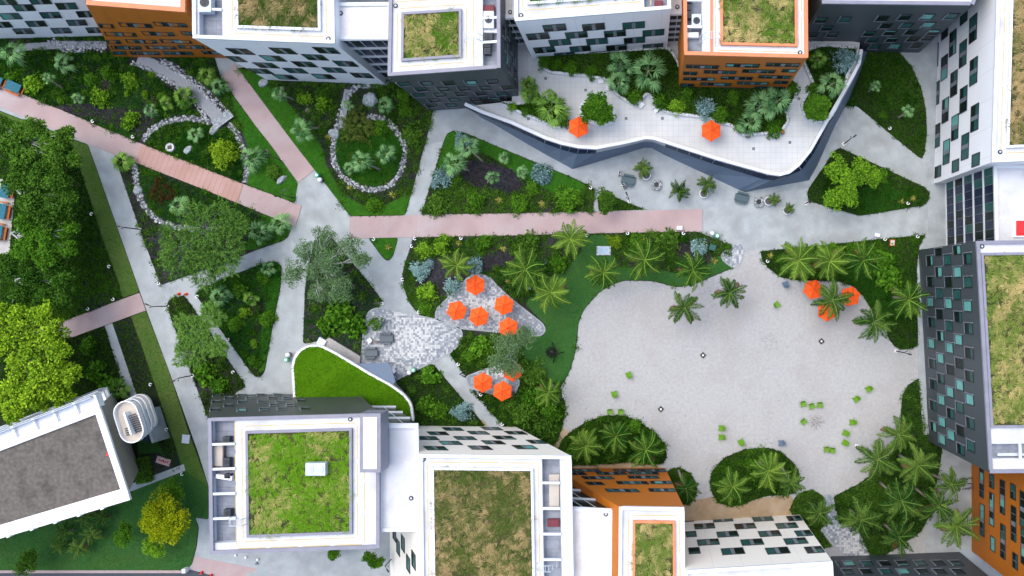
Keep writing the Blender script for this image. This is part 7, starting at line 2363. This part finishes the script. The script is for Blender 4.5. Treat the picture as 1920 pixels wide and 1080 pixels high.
def mk_tableset(loc, a, lab, group):
    t = thing("teal_table", lab, "table", loc, a, group)
    m = MB(); m.box((0, 0, .76), (2.1, 1.25, .06)); m.build("tabletop", M_TEAL, t)
    for sx in (-1, 1):
        m = MB(); m.box((sx * .85, 0, .37), (.1, 1.0, .72)); m.build("leg", M_WOODO, t)
    m = MB(); m.box((0, -.88, .44), (2.0, .28, .06)); m.box((0, -.88, .2), (1.6, .1, .4)); m.build("bench", M_WOODO, t)
    m = MB(); m.box((1.28, 0, .44), (.18, 1.1, .06)); m.box((1.28, 0, .2), (.1, .8, .4)); m.build("side_board", M_WOODO, t)
    return t


place(mk_tableset, [(31.5, 164.5, -.42, "teal-topped picnic table beside the long pink path"), (-3, 152, -.42, "teal-topped picnic table cut by the left edge beside the long pink path"), (16, 358, 1.4, "top teal-topped picnic table of the column at the left edge"), (9, 397, 1.4, "second teal-topped picnic table of the column at the left edge"), (2, 437, 1.4, "third teal-topped picnic table of the column at the left edge")], "teal picnic tables", .07)


def board(name, lab, cat, px, py, z, w, l, a, top, rim, h=.12, extra=None):
    t = thing(name, lab, cat, P(px, py, z), a)
    m = MB(); m.box((0, 0, h / 2), (w, l, h)); m.build("frame", rim, t)
    m = MB(); m.box((0, 0, h + .012), (w * .84, l * .8, .024)); m.build("face", top, t)
    if extra:
        for (n_, c, d, mt, r_) in extra:
            m = MB(); m.box(c, d, rz=r_); m.build(n_, mt, t)


board("slab_sign", "pale blue slab with a white rim lying on the lawn below the pink path", "sign", 1132, 470, .06, 1.95, 1.25, 0, M_PALEBLUE, M_STONE, .2, [("bolt", (sx * .88, sy * .32, .22), (.1, .14, .04), M_BLACK, 0) for sx in (-1, 1) for sy in (-1, 1)])
board("utility_box", "white square box on the straight pink path near its right end", "box", 1274, 428, .07, .75, .55, 0, M_LGREY, M_WHITEP, .5)
board("utility_box", "dark green box beside the leaf patio", "box", 1335.5, 464.5, .05, .85, .8, -.3, M_DKGREENBOX, M_DKGREENBOX, .7)
board("notice_board", "white leaning board on the plaza kerb above the beach palms", "sign", 1644, 441, 0, .75, .5, -.2, M_WHITEP, M_LGREY, .35)
board("notice_board", "small orange and pale green board in the dark bed by the plaza kerb", "sign", 1672, 455.5, .05, .62, .85, -.1, M_STONE, M_OUMB, .4, [("stripe", (-.05, -.12, .44), (.3, .2, .03), M_GCHAIR, .3)])
board("banner", "pink banner with red marks lying on the mulch beside the clipped hedge", "banner", 306.5, 864.5, .07, 1.95, .95, -.3, M_PINKB, M_PINKB, .06, [("mark", (-.55 + .28 * k, .05 * (-1) ** k, .09), (.2, .22 + .05 * (k % 3), .02), M_RED if k in (0, 1, 3, 4) else M_BLACK, .4 * k) for k in range(5)])
sheet("planting_bed", [(262, 852), (300, 848), (325, 870), (318, 882), (280, 892), (264, 890)], .05, .072, M_MULCH, r=5)
board("manhole_cover", "pale grey square cover on the lawn edge beside the long grey path", "cover", 349, 823, .06, 1.05, 1.2, -.1, M_LGREY, M_LGREY, .12)
board("table", "white small table beside the turf pavilion's rounded corner", "table", 606, 641, 0, 1.15, 1.0, -.52, M_WHITEP, M_LGREY, .7)
board("utility_box", "white box on a post at the bottom lawn's edge by the road", "box", 350.5, 1067, .06, .5, .6, .1, M_LGREY, M_WHITEP, .9)
t = thing("stop_marker", "red square marker on the pink crossing, left of two", "marker", P(379, 1073, .02), .2, "red markers on the crossing")
m_ = MB(); m_.box((0, 0, .25), (.32, .3, .5)); m_.build("red_box", M_RED, t)
m_ = MB(); m_.box((-.1, .1, .52), (.2, .2, .04)); m_.build("cap", M_BLACK, t)
copy_tree(t, P(397, 1078, .02), .2, "red square marker on the pink crossing, right of two")
for i, (x, y, w_) in enumerate(((443, 1040, "nearest the charcoal tower's corner"), (462, 1044, "in the middle of three"), (484, 1048, "beside the blue disc"))):
    t = thing("ground_light", "tiny white stud on the bottom walkway, " + w_, "stud", P(x, y, .01), 0, "white studs on the bottom walkway")
    m_ = MB(); m_.cyl((0, 0), .13, 0, .35, 12); m_.build("stud", M_WHITEP, t)
t = thing("blue_disc", "small dark blue disc on the bottom walkway beside the white studs", "disc", P(482, 1056, .01))
m_ = MB(); m_.cyl((0, 0), .17, 0, .3, 14); m_.build("disc", M_BCHAIR, t)

for x, y, lab in ((678, 638, "white lounge chair left of the sofas on the lower paver patio"), (738, 695, "white lounge chair at the canopy's end on the lower paver patio")):
    t = thing("lounge_chair", lab, "chair", P(x + 16 if x < 700 else x, y, .085), .6, "white patio chairs")
    m_ = MB(); m_.box((0, 0, .3), (.55, .5, .06)); m_.build("seat", M_WHITEP, t)
    m_ = MB(); m_.box((0, -.3, .55), (.55, .08, .5), rx=.3); m_.build("backrest", M_WHITEP, t)
    for sx in (-1, 1):
        m_ = MB(); m_.box((sx * .3, .0, .22), (.05, .6, .44)); m_.build("side_frame", M_LGREY, t)
t = thing("side_table", "round brown side table between the two patio sofas", "table", P(707, 641, .085))
m_ = MB(); m_.cyl((0, 0), .25, .4, .45, 18); m_.build("tabletop", M_BROWN, t)
m_ = MB(); m_.cyl((0, 0), .1, 0, .4, 10); m_.build("leg", M_DGREY, t)

# hanging basket swing on the lawn
sw = thing("basket_swing", "black round basket swing on a tripod frame standing on the dark lawn", "swing", P(1035, 660, .06))
m_ = MB()
for k in range(20):
    a0, a1 = 2 * math.pi * k / 20, 2 * math.pi * (k + 1) / 20
    for r in (.25, .42, .60, .74):
        h = .35 + (r / .74) ** 2 * .35
        m_.tube([(r * math.cos(a0), r * math.sin(a0), h), (r * math.cos(a1), r * math.sin(a1), h)], .045, 4, cap=False)
    m_.tube([(.1 * math.cos(a0), .1 * math.sin(a0), .33), (.74 * math.cos(a0), .74 * math.sin(a0), .70)], .022, 4, cap=False)
m_.build("basket", M_BLACK, sw)
m_ = MB(); m_.cyl((0, 0), .24, .33, .42, 16); m_.build("cushion", M_BLACK, sw)
for e in ((.15, -1.45, 0), (.0, 1.35, 0), (-.95, .0, 0), (1.6, 0, 0)):
    m_ = MB(); m_.tube([(.8, -.15, 1.9), e], .07, 6); m_.build("frame_leg", M_BLACK, sw)
m_ = MB(); m_.tube([(.8, -.15, 1.9), (0, 0, .7)], .02, 5); m_.build("hanger", M_BLACK, sw)
# bicycles by the ochre block
def mk_bike(loc, a, lab, group):
    t = thing("bicycle", lab, "bicycle", loc, a, group)
    for sx in (-.5, .5):
        m = MB()
        for k in range(16):
            a0, a1 = 2 * math.pi * k / 16, 2 * math.pi * (k + 1) / 16
            m.tube([(sx + .32 * math.cos(a0), .0, .33 + .32 * math.sin(a0)), (sx + .32 * math.cos(a1), .0, .33 + .32 * math.sin(a1))], .025, 5, cap=False)
        m.build("wheel", M_BLACK, t)
    m = MB()
    m.tube([(-.5, 0, .33), (-.15, 0, .8), (.4, 0, .8), (.5, 0, .33)], .022, 6)
    m.tube([(-.15, 0, .8), (0, 0, .3), (.4, 0, .8)], .022, 6)
    m.build("frame", M_BLACK, t)
    m = MB(); m.box((-.18, 0, .88), (.24, .12, .05)); m.build("saddle", M_DGREY, t)
    m = MB(); m.tube([(.42, -.26, .95), (.42, .26, .95)], .02, 6); m.build("handlebar", M_DGREY, t)
    return t


place(mk_bike, [(1811, 896, .1, "black bicycle at the top of the bicycle row by the ochre corner block"), (1813, 905, -.1, "black bicycle in the middle of the bicycle row by the ochre corner block"), (1814, 914, .2, "black bicycle at the bottom of the bicycle row by the ochre corner block")], "bicycles by the ochre block")

# ---- two people on the plaza, each body grown as one skin
def person(loc, rz, joints, edges, rad, label, extra):
    t = thing("person", label, "person", loc, rz)
    me = bpy.data.meshes.new("body")
    me.from_pydata(joints, edges, [])
    o = bpy.data.objects.new("body", me)
    COL.objects.link(o)
    o.parent = t
    sk = o.modifiers.new("skin", 'SKIN')
    for i, r in enumerate(rad):
        me.skin_vertices[0].data[i].radius = (r, r)
    me.skin_vertices[0].data[0].use_root = True
    o.modifiers.new("sub", 'SUBSURF').levels = 1
    o.modifiers["sub"].render_levels = 1
    dg = bpy.context.evaluated_depsgraph_get()
    m2 = bpy.data.meshes.new_from_object(o.evaluated_get(dg))
    o.modifiers.clear()
    o.data = m2
    m2.materials.clear()
    for m in (M_SKIN, M_WHITEP, M_DENIM):
        m2.materials.append(m)
    return t, o, extra


def paint(o, f):
    for p in o.data.polygons:
        p.material_index = f(p.center)
        p.use_smooth = True


def hairball(t, c, r, mat=M_HAIR):
    bm = bmesh.new()
    bmesh.ops.create_uvsphere(bm, u_segments=14, v_segments=10, radius=r)
    for v in bm.verts:
        if v.co.y > r * .3 and v.co.z < r * .2:
            v.co.y *= .6
        if v.co.z < -r * .3:
            v.co.z *= .6
    me = bpy.data.meshes.new("hair")
    bm.to_mesh(me)
    bm.free()
    me.materials.append(mat)
    link_mesh("hair", me, t, c)


# standing, mid-stride, white shirt, dark trousers
J = [(0, 0, .95), (0, 0, 1.2), (0, .01, 1.42), (0, .02, 1.53), (0, .04, 1.66), (-.2, 0, 1.40), (-.24, .06, 1.12), (-.22, .2, .9), (-.21, .26, .82), (.2, 0, 1.40), (.24, -.08, 1.12), (.23, -.04, .88), (.22, -.02, .79), (-.1, 0, .9), (-.11, .22, .5), (-.11, .16, .09), (-.11, .34, .05), (.1, 0, .9), (.11, -.12, .5), (.12, -.42, .14), (.12, -.28, .05)]
E = [(0, 1), (1, 2), (2, 3), (3, 4), (2, 5), (5, 6), (6, 7), (7, 8), (2, 9), (9, 10), (10, 11), (11, 12), (0, 13), (13, 14), (14, 15), (15, 16), (0, 17), (17, 18), (18, 19), (19, 20)]
RR = [.15, .14, .15, .06, .105, .075, .05, .038, .035, .075, .05, .038, .035, .095, .065, .045, .04, .095, .065, .045, .04]
t, o, _ = person(P(1162, 327, 0), 2.4, J, E, RR, "person walking on the plaza in a white shirt and dark trousers, left of the sofa", None)
paint(o, lambda c: 0 if (c.z > 1.5 or (abs(c.x) > .17 and c.z < 1.2)) else (1 if c.z > .93 else 2))
hairball(t, (0, .0, 1.71), .115)
# seated on the lower backrest
J2 = [(0, 0, .62), (0, 0, .85), (0, .02, 1.06), (0, .03, 1.16), (0, .06, 1.28), (-.2, 0, 1.04), (-.23, .1, .8), (-.14, .33, .72), (-.1, .4, .7), (.2, 0, 1.04), (.23, .1, .8), (.14, .33, .72), (.1, .4, .7), (-.1, .05, .58), (-.12, .45, .55), (-.12, .5, .12), (-.12, .66, .06), (.1, .05, .58), (.12, .45, .55), (.12, .46, .12), (.12, .62, .06)]
t, o, _ = person(P(1168.5, 348, 0.12), math.pi + .6, J2, E, RR, "person sitting on the sofa's lower backrest in a white shirt", None)
paint(o, lambda c: 0 if (c.z > 1.13 or (c.z < .8 and c.y > .28 and c.z > .66)) else (1 if c.z > .66 else 2))
hairball(t, (0, .02, 1.33), .115)

# fine litter of leaves on the sand and two scuffed brown patches
for i, (x, y, r, lab) in enumerate(((1530, 792, 15, "brown leaf litter patch among the lime chairs"), (1445, 640, 22, "faint brown litter patch in the middle of the sand"), (1350, 520, 0, ""))):
    if not r:
        continue
    rng = np.random.default_rng(900 + i)
    n = 420 if i == 0 else 160
    a = rng.uniform(0, 6.28, n)
    q = np.sqrt(rng.uniform(0, 1, n)) * r * rng.uniform(.6, 1.25, n)
    c = np.array([P(x + u * math.cos(v), y + u * math.sin(v), .045)[:] for u, v in zip(q, a)])
    D = np.stack([np.cos(a * 7), np.sin(a * 7), np.zeros(n)], 1)
    V, F = leaf_quads(c, D, rng.uniform(.05, .12, n), .04, rng, up=np.repeat(np.array([[0, 0, 1.0]]), n, 0))
    o = link_mesh("leaf_litter", np_mesh("leaf_litter", V, F, L_MAR, np.repeat(rng.uniform(.5, 1, n), 4)))
    tag(o, lab, "leaves", None, "stuff")
rng = np.random.default_rng(950)
sx, sy = scatter(SAND, .14, rng, [B_P1, B_P2, B_P3, B_E2, B_E3, B_P4])
n = len(sx)
c = np.stack([(sx - VR[0]) / S, (VR[1] - sy) / S, np.full(n, .045)], 1)
a = rng.uniform(0, 6.28, n)
V, F = leaf_quads(c, np.stack([np.cos(a), np.sin(a), np.zeros(n)], 1), rng.uniform(.08, .22, n), .06, rng, up=np.repeat(np.array([[0, 0, 1.0]]), n, 0))
o = link_mesh("leaf_litter", np_mesh("leaf_litter", V, F, L_MAR, np.repeat(rng.uniform(0, .8, n), 4)))
tag(o, "scattered dead leaves all over the pale sand", "leaves", None, "stuff")
